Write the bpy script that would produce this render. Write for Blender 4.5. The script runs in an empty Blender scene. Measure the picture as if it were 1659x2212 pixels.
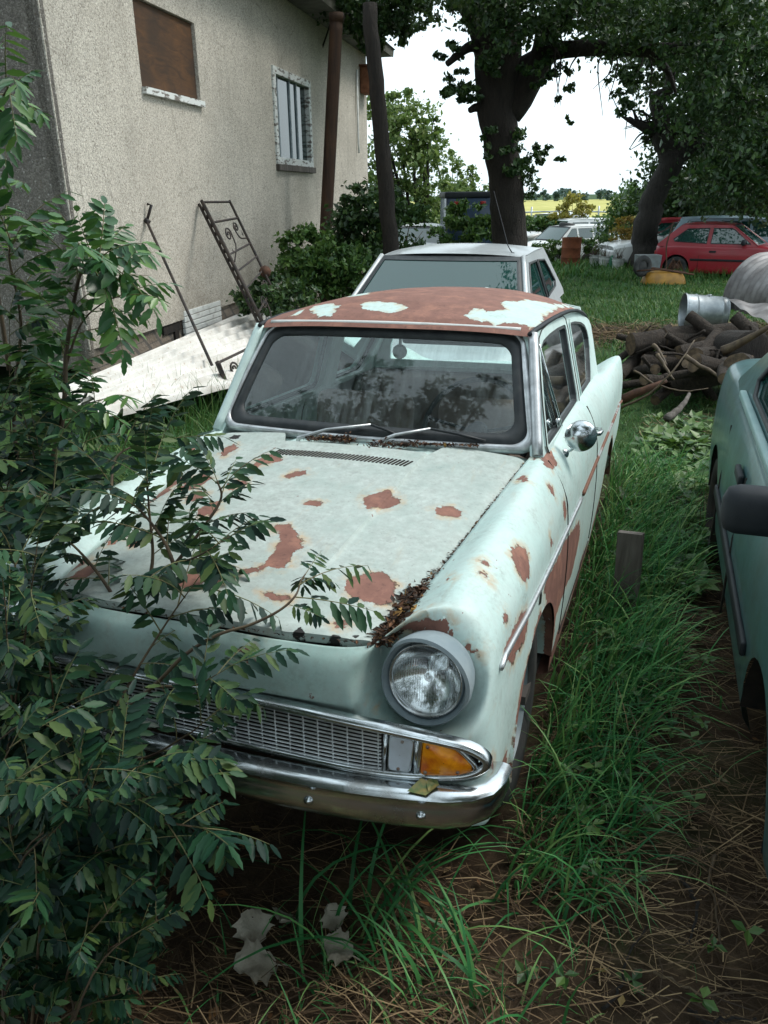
import bpy, bmesh, math, random
import numpy as np
from mathutils import Vector, Matrix, noise
from mathutils.geometry import tessellate_polygon
random.seed(7); rng=np.random.default_rng(7)
scene=bpy.context.scene; COL=scene.collection
PI=math.pi
# ---------------------------------------------------------------- camera
S=768/1659.0
F_,PITCH,ROLL,CH=785.46,.382569,-.011436,1.77196
CAR=(-.237489,2.191265,.351524,-.047662,-.011736)
fw=Vector((0,math.cos(PITCH),-math.sin(PITCH))); _rt=Vector((1,0,0)); _up=Vector((0,math.sin(PITCH),math.cos(PITCH)))
r2=_rt*math.cos(ROLL)+_up*math.sin(ROLL); u2=-_rt*math.sin(ROLL)+_up*math.cos(ROLL)
C0=Vector((0,0,CH))
cd=bpy.data.cameras.new('camera'); cam=bpy.data.objects.new('camera',cd); COL.objects.link(cam)
cd.sensor_fit='VERTICAL'; cd.sensor_height=36; cd.sensor_width=27; cd.lens=F_/1024*36
cd.clip_start=.02; cd.clip_end=6000
m=Matrix((r2,u2,-fw)).transposed().to_4x4(); m.translation=C0; cam.matrix_world=m
scene.camera=cam
def ray(x,y): return fw+r2*((x*S-384)/F_)-u2*((y*S-512)/F_)
def gz(x,y,z=0.0):                       # point at height z seen at photo position x,y
    d=ray(x,y); return C0+d*((z-CH)/d.z)
def gy(x,y,Y):                           # point at distance Y
    d=ray(x,y); return C0+d*(Y/d.y)
def nz(x,y,s=.35): return noise.noise(Vector((x*s,y*s,3.1)))
GSY=[-600,5.5,7.5,12,17,20,25,28,32,40,80,3000]; GSZ=[0,0,-.08,-.15,-.20,-.25,-.29,-.55,-.78,-.84,-.85,-.85]
def gh(x,y):                             # ground height: the yard falls gently away
    k=math.exp(-(y/60)**2) if y>0 else 1
    return .05*nz(x,y,.5)*k+.02*nz(x+9,y,2.1)*k-.01+float(np.interp(y,GSY,GSZ))
def grd(x,y):                             # point on the ground seen at photo position x,y
    z=0.0
    for _ in range(12): p=gz(x,y,z); z=gh(p.x,p.y)
    p.z=z; return p
# ---------------------------------------------------------------- mesh builder
def tag(o,label=None,cat=None,group=None,kind=None):
    if label: o['label']=label
    if cat: o['category']=cat
    if group: o['group']=group
    if kind: o['kind']=kind
    return o
def empty(name,loc,label=None,cat=None,group=None,rz=0):
    o=bpy.data.objects.new(name,None); COL.objects.link(o); o.location=loc; o.rotation_euler=(0,0,rz)
    o.empty_display_size=.1
    return tag(o,label,cat,group)
def copy_tree(o,parent=None):
    c=o.copy(); COL.objects.link(c); c.parent=parent
    for ch in list(o.children): copy_tree(ch,c)
    return c
class MB:
    def __init__(s): s.V=[]; s.F=[]
    def add(s,V,F):
        b=len(s.V); s.V+= [tuple(v) for v in V]; s.F+=[tuple(i+b for i in f) for f in F]; return s
    def box(s,c,size,M=None,bev=0):
        hx,hy,hz=[q/2 for q in size]
        if bev:
            bm=bmesh.new(); bmesh.ops.create_cube(bm,size=1)
            for v in bm.verts: v.co=Vector((v.co.x*2*hx,v.co.y*2*hy,v.co.z*2*hz))
            bmesh.ops.bevel(bm,geom=bm.edges[:],offset=bev,segments=2,affect='EDGES',profile=.5)
            V=[v.co.copy() for v in bm.verts]; F=[[v.index for v in f.verts] for f in bm.faces]; bm.free()
        else:
            V=[Vector((a*hx,b*hy,d*hz)) for a in(-1,1) for b in(-1,1) for d in(-1,1)]
            F=[(0,1,3,2),(4,6,7,5),(0,4,5,1),(2,3,7,6),(0,2,6,4),(1,5,7,3)]
        if M is not None: V=[M@v for v in V]
        c=Vector(c); return s.add([v+c for v in V],F)
    def tube(s,pts,r,n=8,caps=True,flat=None):
        pts=[Vector(p) for p in pts]; k=len(pts)
        if not hasattr(r,'__len__'): r=[r]*k
        V=[];F=[]; up=None
        for i,p in enumerate(pts):
            t=(pts[min(i+1,k-1)]-pts[max(i-1,0)])
            if t.length<1e-9: t=Vector((0,0,1))
            t.normalize()
            if up is None:
                up=Vector((0,0,1)) if abs(t.z)<.9 else Vector((1,0,0))
            a=t.cross(up)
            if a.length<1e-6: a=t.cross(Vector((1,.1,0)))
            a.normalize(); up=a.cross(t).normalized()
            for j in range(n):
                th=2*PI*j/n; V.append(p+(a*math.cos(th)+up*math.sin(th)*(flat or 1))*r[i])
        for i in range(k-1):
            for j in range(n):
                F.append((i*n+j,i*n+(j+1)%n,(i+1)*n+(j+1)%n,(i+1)*n+j))
        if caps: F.append(tuple(range(n-1,-1,-1))); F.append(tuple(range((k-1)*n,k*n)))
        return s.add(V,F)
    def loop(s,pts,r,n=6,flat=None):           # closed tube
        pts=[Vector(p) for p in pts]; k=len(pts); V=[];F=[]; nm=Vector((0,0,0)); c=sum(pts,Vector())/k
        for i in range(k): nm+=(pts[i]-c).cross(pts[(i+1)%k]-c)
        nm.normalize()
        for i,p in enumerate(pts):
            t=(pts[(i+1)%k]-pts[i-1]).normalized(); a=t.cross(nm).normalized(); b=a.cross(t)
            for j in range(n):
                th=2*PI*j/n; V.append(p+a*math.cos(th)*r+b*math.sin(th)*r*(flat or 1))
        for i in range(k):
            for j in range(n): F.append((i*n+j,i*n+(j+1)%n,((i+1)%k)*n+(j+1)%n,((i+1)%k)*n+j))
        return s.add(V,F)
    def grid(s,P,flip=False,wrap=False):
        r=len(P);c=len(P[0]);V=[p for row in P for p in row];F=[]
        for i in range(r-1):
            for j in range(c if wrap else c-1):
                q=(i*c+j,i*c+(j+1)%c,(i+1)*c+(j+1)%c,(i+1)*c+j); F.append(q[::-1] if flip else q)
        return s.add(V,F)
    def lathe(s,prof,n=24,M=None,arc=2*PI):
        M=M or Matrix.Identity(4); V=[];F=[];k=len(prof); full=abs(arc-2*PI)<1e-6
        for i in range(n if full else n+1):
            th=arc*i/n
            for (r,z) in prof: V.append(M@Vector((r*math.cos(th),r*math.sin(th),z)))
        for i in range(n):
            a=i*k;b=((i+1)%n if full else i+1)*k
            for j in range(k-1): F.append((a+j,b+j,b+j+1,a+j+1))
        return s.add(V,F)
    def plate(s,outer,holes,fn,th=0.0):        # flat or curved plate with holes; fn(a,b,depth)->3D
        loops=[[Vector((a,b,0)) for a,b in L] for L in [outer]+list(holes)]
        tris=tessellate_polygon(loops); fl=[p for L in loops for p in L]
        n=len(fl); V=[fn(p.x,p.y,0) for p in fl]; F=[tuple(t) for t in tris]
        if th:
            V+=[fn(p.x,p.y,th) for p in fl]; F+=[tuple(i+n for i in t[::-1]) for t in tris]
            b=0
            for L in loops:
                k=len(L)
                for i in range(k): F.append((b+i,b+(i+1)%k,b+(i+1)%k+n,b+i+n))
                b+=k
        return s.add(V,F)
    def build(s,name,mat,parent=None,o=(0,0,0),smooth=True,label=None,cat=None,group=None,kind=None,fix=False,angle=None):
        me=bpy.data.meshes.new(name); o=Vector(o)
        me.from_pydata([tuple(Vector(v)-o) for v in s.V],[],s.F)
        if fix:
            bm=bmesh.new(); bm.from_mesh(me); bmesh.ops.recalc_face_normals(bm,faces=bm.faces[:]); bm.to_mesh(me); bm.free()
        if smooth:
            me.polygons.foreach_set('use_smooth',[True]*len(me.polygons))
            if angle is not None:
                try: me.set_sharp_from_angle(angle=math.radians(angle))
                except Exception: pass
        me.materials.append(mat); me.update()
        ob=bpy.data.objects.new(name,me); COL.objects.link(ob)
        if parent is not None: ob.parent=parent
        else: ob.location=o
        return tag(ob,label,cat,group,kind)
def from_np(name,V,F,mat,parent=None,o=(0,0,0),smooth=False,**k):
    V=np.asarray(V,np.float32)-np.asarray(o,np.float32); F=np.asarray(F,np.int32)
    me=bpy.data.meshes.new(name); me.vertices.add(len(V)); me.vertices.foreach_set('co',V.ravel())
    q=F.shape[1]; me.loops.add(F.size); me.loops.foreach_set('vertex_index',F.ravel())
    me.polygons.add(len(F)); me.polygons.foreach_set('loop_start',np.arange(0,F.size,q,dtype=np.int32))
    me.polygons.foreach_set('use_smooth',np.full(len(F),smooth))
    me.update(calc_edges=True); me.materials.append(mat)
    ob=bpy.data.objects.new(name,me); COL.objects.link(ob)
    if parent is not None: ob.parent=parent
    else: ob.location=o
    return tag(ob,k.get('label'),k.get('cat'),k.get('group'),k.get('kind'))
def cr(pts,n,closed=False):                    # catmull-rom through points, n per segment
    P=[Vector(p) for p in pts]; k=len(P); out=[]
    segs=k if closed else k-1
    for i in range(segs):
        p1=P[i];p2=P[(i+1)%k]
        p0=P[i-1] if (closed or i>0) else p1*2-p2
        p3=P[(i+2)%k] if (closed or i+2<k) else p2*2-p1
        for j in range(n):
            t=j/n; t2=t*t;t3=t2*t
            out.append(.5*((2*p1)+(p2-p0)*t+(2*p0-5*p1+4*p2-p3)*t2+(3*p1-p0-3*p2+p3)*t3))
    if not closed: out.append(P[-1].copy())
    return out
def itp(x,xs,ys): return float(np.interp(x,xs,ys))
# ---------------------------------------------------------------- materials
def newmat(name):
    m=bpy.data.materials.new(name); m.use_nodes=True; nt=m.node_tree; nt.nodes.clear()
    out=nt.nodes.new('ShaderNodeOutputMaterial'); b=nt.nodes.new('ShaderNodeBsdfPrincipled')
    nt.links.new(b.outputs[0],out.inputs[0]); return m,nt,b,out
class N:
    def __init__(s,nt): s.nt=nt
    def n(s,t,**k):
        nd=s.nt.nodes.new('ShaderNode'+t)
        for a,v in k.items(): setattr(nd,a,v)
        return nd
    def l(s,a,b): s.nt.links.new(a,b)
    def coord(s,kind='Object',scale=(1,1,1),rot=(0,0,0)):
        t=s.n('TexCoord'); mp=s.n('Mapping'); mp.inputs['Scale'].default_value=scale; mp.inputs['Rotation'].default_value=rot
        s.l(t.outputs[kind],mp.inputs[0]); return mp.outputs[0]
    def noise(s,co,scale,detail=4,rough=.55,dist=0):
        t=s.n('TexNoise'); t.inputs['Scale'].default_value=scale; t.inputs['Detail'].default_value=detail
        t.inputs['Roughness'].default_value=rough; t.inputs['Distortion'].default_value=dist
        if co is not None: s.l(co,t.inputs['Vector'])
        return t.outputs['Fac']
    def vor(s,co,scale,feature='F1',out='Distance'):
        t=s.n('TexVoronoi',feature=feature); t.inputs['Scale'].default_value=scale; s.l(co,t.inputs['Vector']); return t.outputs[out]
    def ramp(s,f,stops,interp='LINEAR'):
        t=s.n('ValToRGB'); r=t.color_ramp; r.interpolation=interp
        while len(r.elements)<len(stops): r.elements.new(.5)
        for e,(p,c) in zip(r.elements,stops):
            e.position=p; e.color=(*c,1) if len(c)==3 else c
        s.l(f,t.inputs[0]); return t.outputs[0]
    def rng(s,f,a,b,c=0,d=1,smooth=False):
        t=s.n('MapRange'); t.interpolation_type='SMOOTHSTEP' if smooth else 'LINEAR'
        for i,v in zip((1,2,3,4),(a,b,c,d)): t.inputs[i].default_value=v
        s.l(f,t.inputs[0]); return t.outputs[0]
    def math(s,op,a,b=None,c=None):
        t=s.n('Math',operation=op)
        for i,v in enumerate((a,b,c)):
            if v is None: continue
            if isinstance(v,(int,float)): t.inputs[i].default_value=v
            else: s.l(v,t.inputs[i])
        return t.outputs[0]
    def mix(s,f,a,b,mode='MIX'):
        t=s.n('Mix',data_type='RGBA',blend_type=mode)
        for i,v in ((0,f),(6,a),(7,b)):
            if isinstance(v,(int,float)): t.inputs[i].default_value=v
            elif isinstance(v,tuple): t.inputs[i].default_value=(*v,1) if len(v)==3 else v
            else: s.l(v,t.inputs[i])
        return t.outputs[2]
    def bump(s,h,strength,dist=.01,nrm=None):
        t=s.n('Bump'); t.inputs['Strength'].default_value=strength; t.inputs['Distance'].default_value=dist
        s.l(h,t.inputs['Height'])
        if nrm is not None: s.l(nrm,t.inputs['Normal'])
        return t.outputs[0]
def simple(name,c1,c2=None,scale=8,rough=.6,metal=0,bump=0,bscale=60,bdist=.003,stretch=(1,1,1),spec=.5,r2=None,detail=5,lo=.35,hi=.65):
    m,nt,b,out=newmat(name); g=N(nt); co=g.coord('Object',stretch)
    if c2: 
        f=g.noise(co,scale,detail); col=g.ramp(f,[(lo,c1),(hi,c2)]); g.l(col,b.inputs['Base Color'])
        if r2 is not None: g.l(g.rng(f,lo,hi,rough,r2),b.inputs['Roughness'])
    else: b.inputs['Base Color'].default_value=(*c1,1)
    if r2 is None: b.inputs['Roughness'].default_value=rough
    b.inputs['Metallic'].default_value=metal; b.inputs['Specular IOR Level'].default_value=spec
    if bump: g.l(g.bump(g.noise(co,bscale,6,.6),bump,bdist),b.inputs['Normal'])
    return m
def leafmat(name,cols,trans=.25,rough=.45,spec=.5,nscale=1.5):
    m,nt,b,out=newmat(name); g=N(nt)
    geo=g.n('NewGeometry'); f=geo.outputs['Random Per Island']; co=g.coord('Object')
    k=g.math('ADD',g.math('MULTIPLY',f,.6),g.math('MULTIPLY',g.noise(co,nscale,3),.5))
    st=[(.15+.7*i/(len(cols)-1),c) for i,c in enumerate(cols)]
    col=g.ramp(k,st); g.l(col,b.inputs['Base Color']); b.inputs['Roughness'].default_value=rough
    b.inputs['Specular IOR Level'].default_value=spec
    if trans:
        t=g.n('BsdfTranslucent'); g.l(g.mix(.4,col,(.10,.16,.02)),t.inputs[0]); ms=g.n('MixShader'); ms.inputs[0].default_value=trans
        g.l(b.outputs[0],ms.inputs[1]); g.l(t.outputs[0],ms.inputs[2]); g.l(ms.outputs[0],out.inputs[0])
    return m
M={}
M['chrome']=simple('chrome',(.62,.66,.68),(.30,.30,.29),14,.16,1,.03,40,r2=.34,lo=.42,hi=.74)
M['alu']=simple('weathered_aluminium',(.62,.64,.65),(.40,.41,.42),20,.34,.85,.1,120,r2=.5)
M['rubber']=simple('black_rubber',(.010,.014,.018),(.03,.034,.036),20,.55,0,.1)
M['tyre']=simple('tyre_rubber',(.018,.02,.022),(.05,.05,.048),9,.8,0,.3,80)
M['darkplastic']=simple('dark_plastic',(.008,.011,.016),(.020,.024,.028),6,.58,0,.05,200,spec=.3)
M['dark']=simple('dark_interior',(.03,.028,.026),(.06,.055,.05),5,.9)
M['seat']=simple('faded_vinyl',(.17,.12,.10),(.27,.21,.18),7,.75,0,.2,40)
M['black']=simple('flat_black',(.008,.008,.008),(.03,.022,.016),15,.9,0,.4,80)  # near-black, also put in as the dark of slots, gaps and hollows
M['greybez']=simple('grey_bezel_paint',(.17,.22,.245),(.28,.33,.35),9,.5,0,.1,90)
M['rustm']=simple('rusted_steel',(.16,.055,.028),(.30,.13,.07),9,.85,.1,.5,70)
M['rustdark']=simple('dark_rusted_steel',(.05,.028,.02),(.13,.06,.035),14,.85,.2,.5,90)
M['iron']=simple('black_wrought_iron',(.014,.014,.015),(.05,.035,.028),12,.6,.3,.3,90)
M['wood']=simple('weathered_wood',(.06,.05,.042),(.15,.13,.115),4,.85,0,.6,30,.004,(6,6,.6))
M['white']=simple('flaking_white_paint',(.70,.72,.70),(.42,.42,.40),10,.6,0,.3,60,lo=.5,hi=.75)
def glassmat(name,dirt=.25,tint=(.90,.97,.96),streak=True,dark=0.0):
    m,nt,b,out=newmat(name); g=N(nt)
    b.inputs['Base Color'].default_value=(.30,.36,.37,1); b.inputs['Roughness'].default_value=.7
    tr=g.n('BsdfTransparent'); tr.inputs[0].default_value=(*tint,1)
    gl=g.n('BsdfGlossy'); gl.inputs['Roughness'].default_value=.03; gl.inputs[0].default_value=(.95,1,1,1)
    fr=g.n('Fresnel'); fr.inputs[0].default_value=1.55
    k=g.math('ADD',g.math('MULTIPLY',fr.outputs[0],1.15),.015)
    ms=g.n('MixShader'); g.l(k,ms.inputs[0]); g.l(tr.outputs[0],ms.inputs[1]); g.l(gl.outputs[0],ms.inputs[2])
    co=g.coord('Object',(9,1.2,1.2) if streak else (2,2,2))
    d=g.noise(co,5,6,.65); d2=g.noise(g.coord('Object'),3,3)
    f=g.math('MULTIPLY',g.rng(d,.38,.78),g.rng(d2,.3,.65))
    f=g.math('ADD',g.math('MULTIPLY',f,dirt*2.6),dirt*.10)
    m2=g.n('MixShader'); g.l(f,m2.inputs[0]); g.l(ms.outputs[0],m2.inputs[1]); g.l(b.outputs[0],m2.inputs[2]); g.l(m2.outputs[0],out.inputs[0])
    return m
M['glass']=glassmat('dusty_glass',.16)
M['glass2']=glassmat('side_glass',.06,(.84,.93,.91),False)
M['darkglass']=simple('tinted_glass',(.012,.03,.032),(.03,.05,.05),3,.04,0,spec=1.0)
def bark(name,a,b_,sc=6,k=1.0):
    m,nt,b,out=newmat(name); g=N(nt); co=g.coord('Object',(sc,sc,sc*.22))
    f=g.noise(co,2.2,8,.75,.9); g.l(g.ramp(f,[(.3,a),(.7,b_)]),b.inputs['Base Color']); b.inputs['Roughness'].default_value=.9
    g.l(g.bump(f,k,.09),b.inputs['Normal']); return m
M['bark']=bark('dark_bark',(.008,.006,.005),(.040,.030,.023))
M['bark2']=bark('grey_bark',(.014,.012,.011),(.060,.052,.045),9)
M['stem']=simple('brown_stem',(.045,.028,.016),(.10,.07,.035),20,.7)
M['greenstem']=simple('green_stem',(.10,.13,.04),(.16,.13,.06),12,.6)
# patches of bare primer on the car, in its own coordinates (metres)
RP={
'hood_rust':[
 [(-0.275,0.151,0.894),(-0.285,0.234,0.907),(-0.273,0.274,0.914),(-0.208,0.238,0.92),(-0.192,0.206,0.916),(-0.23,0.176,0.91)],
 [(-0.121,0.102,0.901),(-0.112,0.136,0.907),(-0.076,0.146,0.909),(-0.066,0.129,0.906),(-0.086,0.098,0.901),(-0.104,0.081,0.899)],
 [(0.031,-0.077,0.878),(0.034,-0.055,0.881),(0.063,-0.045,0.882),(0.076,-0.058,0.88),(0.071,-0.076,0.878),(0.046,-0.087,0.876)],
 [(0.182,-0.006,0.885),(0.185,0.031,0.89),(0.207,0.05,0.892),(0.236,0.089,0.896),(0.25,0.068,0.885),(0.278,0.061,0.881),(0.281,0.033,0.877),(0.275,-0.004,0.872),(0.249,-0.021,0.871),(0.239,-0.028,0.879),(0.221,-0.056,0.876)],
 [(0.001,-0.224,0.858),(0.013,-0.208,0.86),(0.037,-0.205,0.86),(0.085,-0.245,0.854),(0.113,-0.278,0.848),(0.126,-0.313,0.843),(0.124,-0.352,0.837),(0.132,-0.398,0.83),(0.12,-0.427,0.826),(0.092,-0.43,0.826),(0.078,-0.448,0.823),(0.042,-0.467,0.82),(0.03,-0.456,0.822),(0.061,-0.438,0.825),(0.068,-0.395,0.832),(0.072,-0.356,0.837),(0.061,-0.304,0.845),(0.04,-0.274,0.85),(0.035,-0.252,0.853),(0.017,-0.25,0.854)],
 [(0.297,-0.434,0.812),(0.3,-0.413,0.815),(0.315,-0.382,0.818),(0.338,-0.356,0.819),(0.367,-0.344,0.818),(0.4,-0.36,0.813),(0.422,-0.394,0.806),(0.432,-0.436,0.798),(0.425,-0.461,0.795),(0.392,-0.471,0.797),(0.356,-0.474,0.801),(0.316,-0.459,0.807)],
 [(-0.111,-0.54,0.805),(-0.106,-0.511,0.811),(-0.092,-0.493,0.814),(-0.063,-0.501,0.813),(-0.04,-0.524,0.809),(-0.038,-0.547,0.805),(-0.059,-0.565,0.802),(-0.09,-0.563,0.802)],
 [(0.128,-0.526,0.808),(0.149,-0.528,0.806),(0.193,-0.523,0.805),(0.201,-0.533,0.803),(0.187,-0.55,0.801),(0.164,-0.553,0.801)],
 [(0.334,-0.579,0.785),(0.341,-0.564,0.787),(0.357,-0.56,0.786),(0.368,-0.569,0.783),(0.365,-0.586,0.781),(0.349,-0.596,0.781)],
 [(-0.295,-0.152,0.85),(-0.279,-0.107,0.857),(-0.254,-0.09,0.861),(-0.217,-0.162,0.862),(-0.22,-0.203,0.856),(-0.272,-0.184,0.847)],
 [(-0.293,0.028,0.875),(-0.279,0.069,0.882),(-0.24,0.06,0.892),(-0.223,0.022,0.887),(-0.236,-0.018,0.881),(-0.272,-0.002,0.872)],
 [(-0.022,-0.515,0.811),(-0.012,-0.507,0.813),(0,-0.519,0.81),(-0.006,-0.531,0.808)],
 [(0.012,-0.493,0.815),(0.001,-0.468,0.82),(0.013,-0.463,0.821),(0.026,-0.49,0.816)],
 [(0.395,0.024,0.867),(0.411,0.056,0.87),(0.44,0.067,0.869),(0.463,0.049,0.864),(0.468,0.018,0.859),(0.437,0.004,0.86),(0.416,0.006,0.863)],
],
'hood_hole':[
 [(0.346,-0.637,0.765),(0.361,-0.617,0.78),(0.395,-0.628,0.763)],
 [(0.264,-0.654,0.776),(0.274,-0.631,0.787),(0.296,-0.647,0.772)],
 [(0.394,-0.608,0.776),(0.405,-0.597,0.775),(0.409,-0.623,0.774)],
 [(-0.518,0.414,0.919),(-0.51,0.446,0.926),(-0.479,0.445,0.928),(-0.468,0.402,0.922)],
],
'nose_rust':[
 [(0.14,-0.7,0.723),(0.16,-0.689,0.752),(0.178,-0.69,0.751),(0.181,-0.696,0.739),(0.218,-0.699,0.724),(0.205,-0.701,0.712),(0.167,-0.702,0.711)],
 [(0.429,-0.64,0.633),(0.446,-0.62,0.611),(0.457,-0.616,0.597),(0.446,-0.627,0.607)],
],
'skin_rust':[
 [(0.492,-0.546,0.781),(0.507,-0.544,0.8),(0.547,-0.543,0.814),(0.582,-0.539,0.814),(0.602,-0.541,0.798),(0.618,-0.546,0.777),(0.588,-0.546,0.778),(0.548,-0.546,0.78),(0.52,-0.546,0.781)],
 [(0.657,-0.156,0.849),(0.667,-0.112,0.843),(0.684,-0.085,0.825),(0.695,-0.103,0.807),(0.705,-0.153,0.779),(0.705,-0.198,0.776),(0.696,-0.216,0.795),(0.681,-0.2,0.819),(0.667,-0.189,0.837)],
 [(0.612,-0.303,0.864),(0.619,-0.289,0.863),(0.629,-0.295,0.857),(0.628,-0.306,0.857)],
 [(0.618,-0.355,0.857),(0.627,-0.341,0.854),(0.643,-0.345,0.843),(0.646,-0.362,0.84),(0.632,-0.359,0.85)],
 [(0.544,-0.369,0.84),(0.561,-0.385,0.85),(0.563,-0.401,0.849),(0.551,-0.392,0.844)],
 [(0.582,0.295,0.902),(0.598,0.322,0.91),(0.626,0.269,0.908),(0.605,0.258,0.906)],
 [(0.668,0.348,0.881),(0.676,0.372,0.872),(0.691,0.375,0.847),(0.697,0.356,0.833),(0.686,0.345,0.853)],
 [(0.712,0.443,0.799),(0.715,0.484,0.787),(0.721,0.479,0.75),(0.723,0.436,0.728),(0.718,0.41,0.766)],
 [(0.63,-0.547,0.765),(0.644,-0.547,0.767),(0.668,-0.548,0.749),(0.656,-0.548,0.751)],
 [(0.703,-0.46,0.704),(0.704,-0.419,0.719),(0.707,-0.356,0.72),(0.71,-0.282,0.726),(0.713,-0.2,0.713),(0.717,-0.193,0.661),(0.717,-0.248,0.634),(0.714,-0.326,0.644),(0.713,-0.363,0.626),(0.708,-0.406,0.663),(0.703,-0.44,0.685)],
 [(0.721,0.086,0.682),(0.726,0.287,0.658),(0.728,0.432,0.663),(0.734,0.825,0.603),(0.734,0.899,0.528),(0.732,0.834,0.474),(0.73,0.724,0.425),(0.73,0.526,0.448),(0.728,0.337,0.437),(0.704,0.339,0.368),(0.691,0.35,0.341),(0.686,0.317,0.427),(0.723,0.04,0.648)],
 [(0.703,-0.443,0.33),(0.709,-0.434,0.396),(0.712,-0.398,0.397),(0.713,-0.376,0.392),(0.709,-0.353,0.317),(0.705,-0.392,0.292)],
 [(0.694,-0.577,0.516),(0.701,-0.559,0.496),(0.702,-0.543,0.443),(0.699,-0.546,0.416),(0.695,-0.568,0.459)],
 [(0.689,-0.403,0.785),(0.694,-0.378,0.78),(0.699,-0.385,0.769),(0.696,-0.422,0.766),(0.692,-0.422,0.776)],
 [(0.713,0.163,0.777),(0.717,0.192,0.761),(0.72,0.207,0.734),(0.718,0.156,0.747)],
 [(0.213,3.08,0.314),(0.245,3.087,0.339),(0.616,0.636,0.931),(0.652,0.578,0.912),(0.671,0.557,0.889),(0.669,0.494,0.889),(0.658,0.45,0.9),(0.635,0.446,0.918),(0.601,0.536,0.927)],
 [(0.6,0.518,0.926),(0.611,0.473,0.924),(0.607,0.446,0.922),(0.597,0.472,0.923)],
],
'skin_hole':[
 [(0.547,-0.544,0.798),(0.555,-0.544,0.804),(0.562,-0.544,0.8),(0.556,-0.545,0.794)],
 [(0.721,-0.053,0.657),(0.72,0.001,0.675),(0.723,0.007,0.641),(0.722,-0.041,0.641)],
],
'roof_paint':[
 [(-0.187,0.917,1.374),(-0.155,0.953,1.382),(-0.083,0.94,1.381),(-0.01,0.918,1.377),(0.033,0.87,1.367),(0.014,0.802,1.352),(-0.045,0.804,1.353),(-0.097,0.828,1.357),(-0.136,0.844,1.36)],
 [(-0.382,0.865,1.348),(-0.403,0.962,1.361),(-0.318,0.957,1.371),(-0.263,0.909,1.368),(-0.254,0.834,1.353),(-0.233,0.758,1.335),(-0.295,0.773,1.337)],
 [(-0.423,0.925,1.353),(-0.404,0.811,1.336),(-0.442,0.805,1.331)],
 [(-0.391,1.242,1.386),(-0.292,1.344,1.406),(-0.246,1.191,1.402),(-0.28,1.092,1.391)],
 [(0.267,0.812,1.348),(0.289,0.906,1.365),(0.364,0.931,1.362),(0.383,0.982,1.366),(0.355,1.092,1.382),(0.38,1.203,1.385),(0.407,1.354,1.387),(0.486,1.504,1.367),(0.507,2.22,1.287),(0.507,2.361,1.249),(0.52,0.766,1.308),(0.491,0.816,1.326),(0.45,0.806,1.33),(0.384,0.758,1.324),(0.341,0.776,1.335)],
],
}
# ================================================================ the old mint saloon
def sdpoly(P,poly):                            # signed distance (neg inside), P (n,2)
    poly=np.array(poly,float); d=np.full(len(P),1e9); ins=np.zeros(len(P),bool); k=len(poly)
    for i in range(k):
        a=poly[i];b=poly[(i+1)%k];e=b-a;w=P-a
        t=np.clip((w@e)/(e@e+1e-12),0,1); d=np.minimum(d,np.linalg.norm(w-np.outer(t,e),axis=1))
        c=((a[1]<=P[:,1])!=(b[1]<=P[:,1])); 
        with np.errstate(divide='ignore',invalid='ignore'): xx=a[0]+(P[:,1]-a[1])*e[0]/(e[1] if abs(e[1])>1e-12 else 1e-12)
        ins^=c&(P[:,0]<xx)
    return np.where(ins,-d,d)
def set_sd(ob,attr,polys,ax,cond=None):
    me=ob.data; n=len(me.vertices); V=np.empty(n*3,np.float32); me.vertices.foreach_get('co',V); V=V.reshape(-1,3)
    d=np.full(n,.3)
    P=V[:,ax].astype(float)
    for q in polys: d=np.minimum(d,sdpoly(P,q))
    if cond is not None: d=np.where(cond(V),d,.3)
    a=me.attributes.get(attr)
    if a is None: a=me.attributes.new(attr,'FLOAT','POINT'); a.data.foreach_set('value',np.full(n,.3,np.float32))
    o=np.empty(n,np.float32); a.data.foreach_get('value',o); a.data.foreach_set('value',np.minimum(o,d).astype(np.float32))
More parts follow.
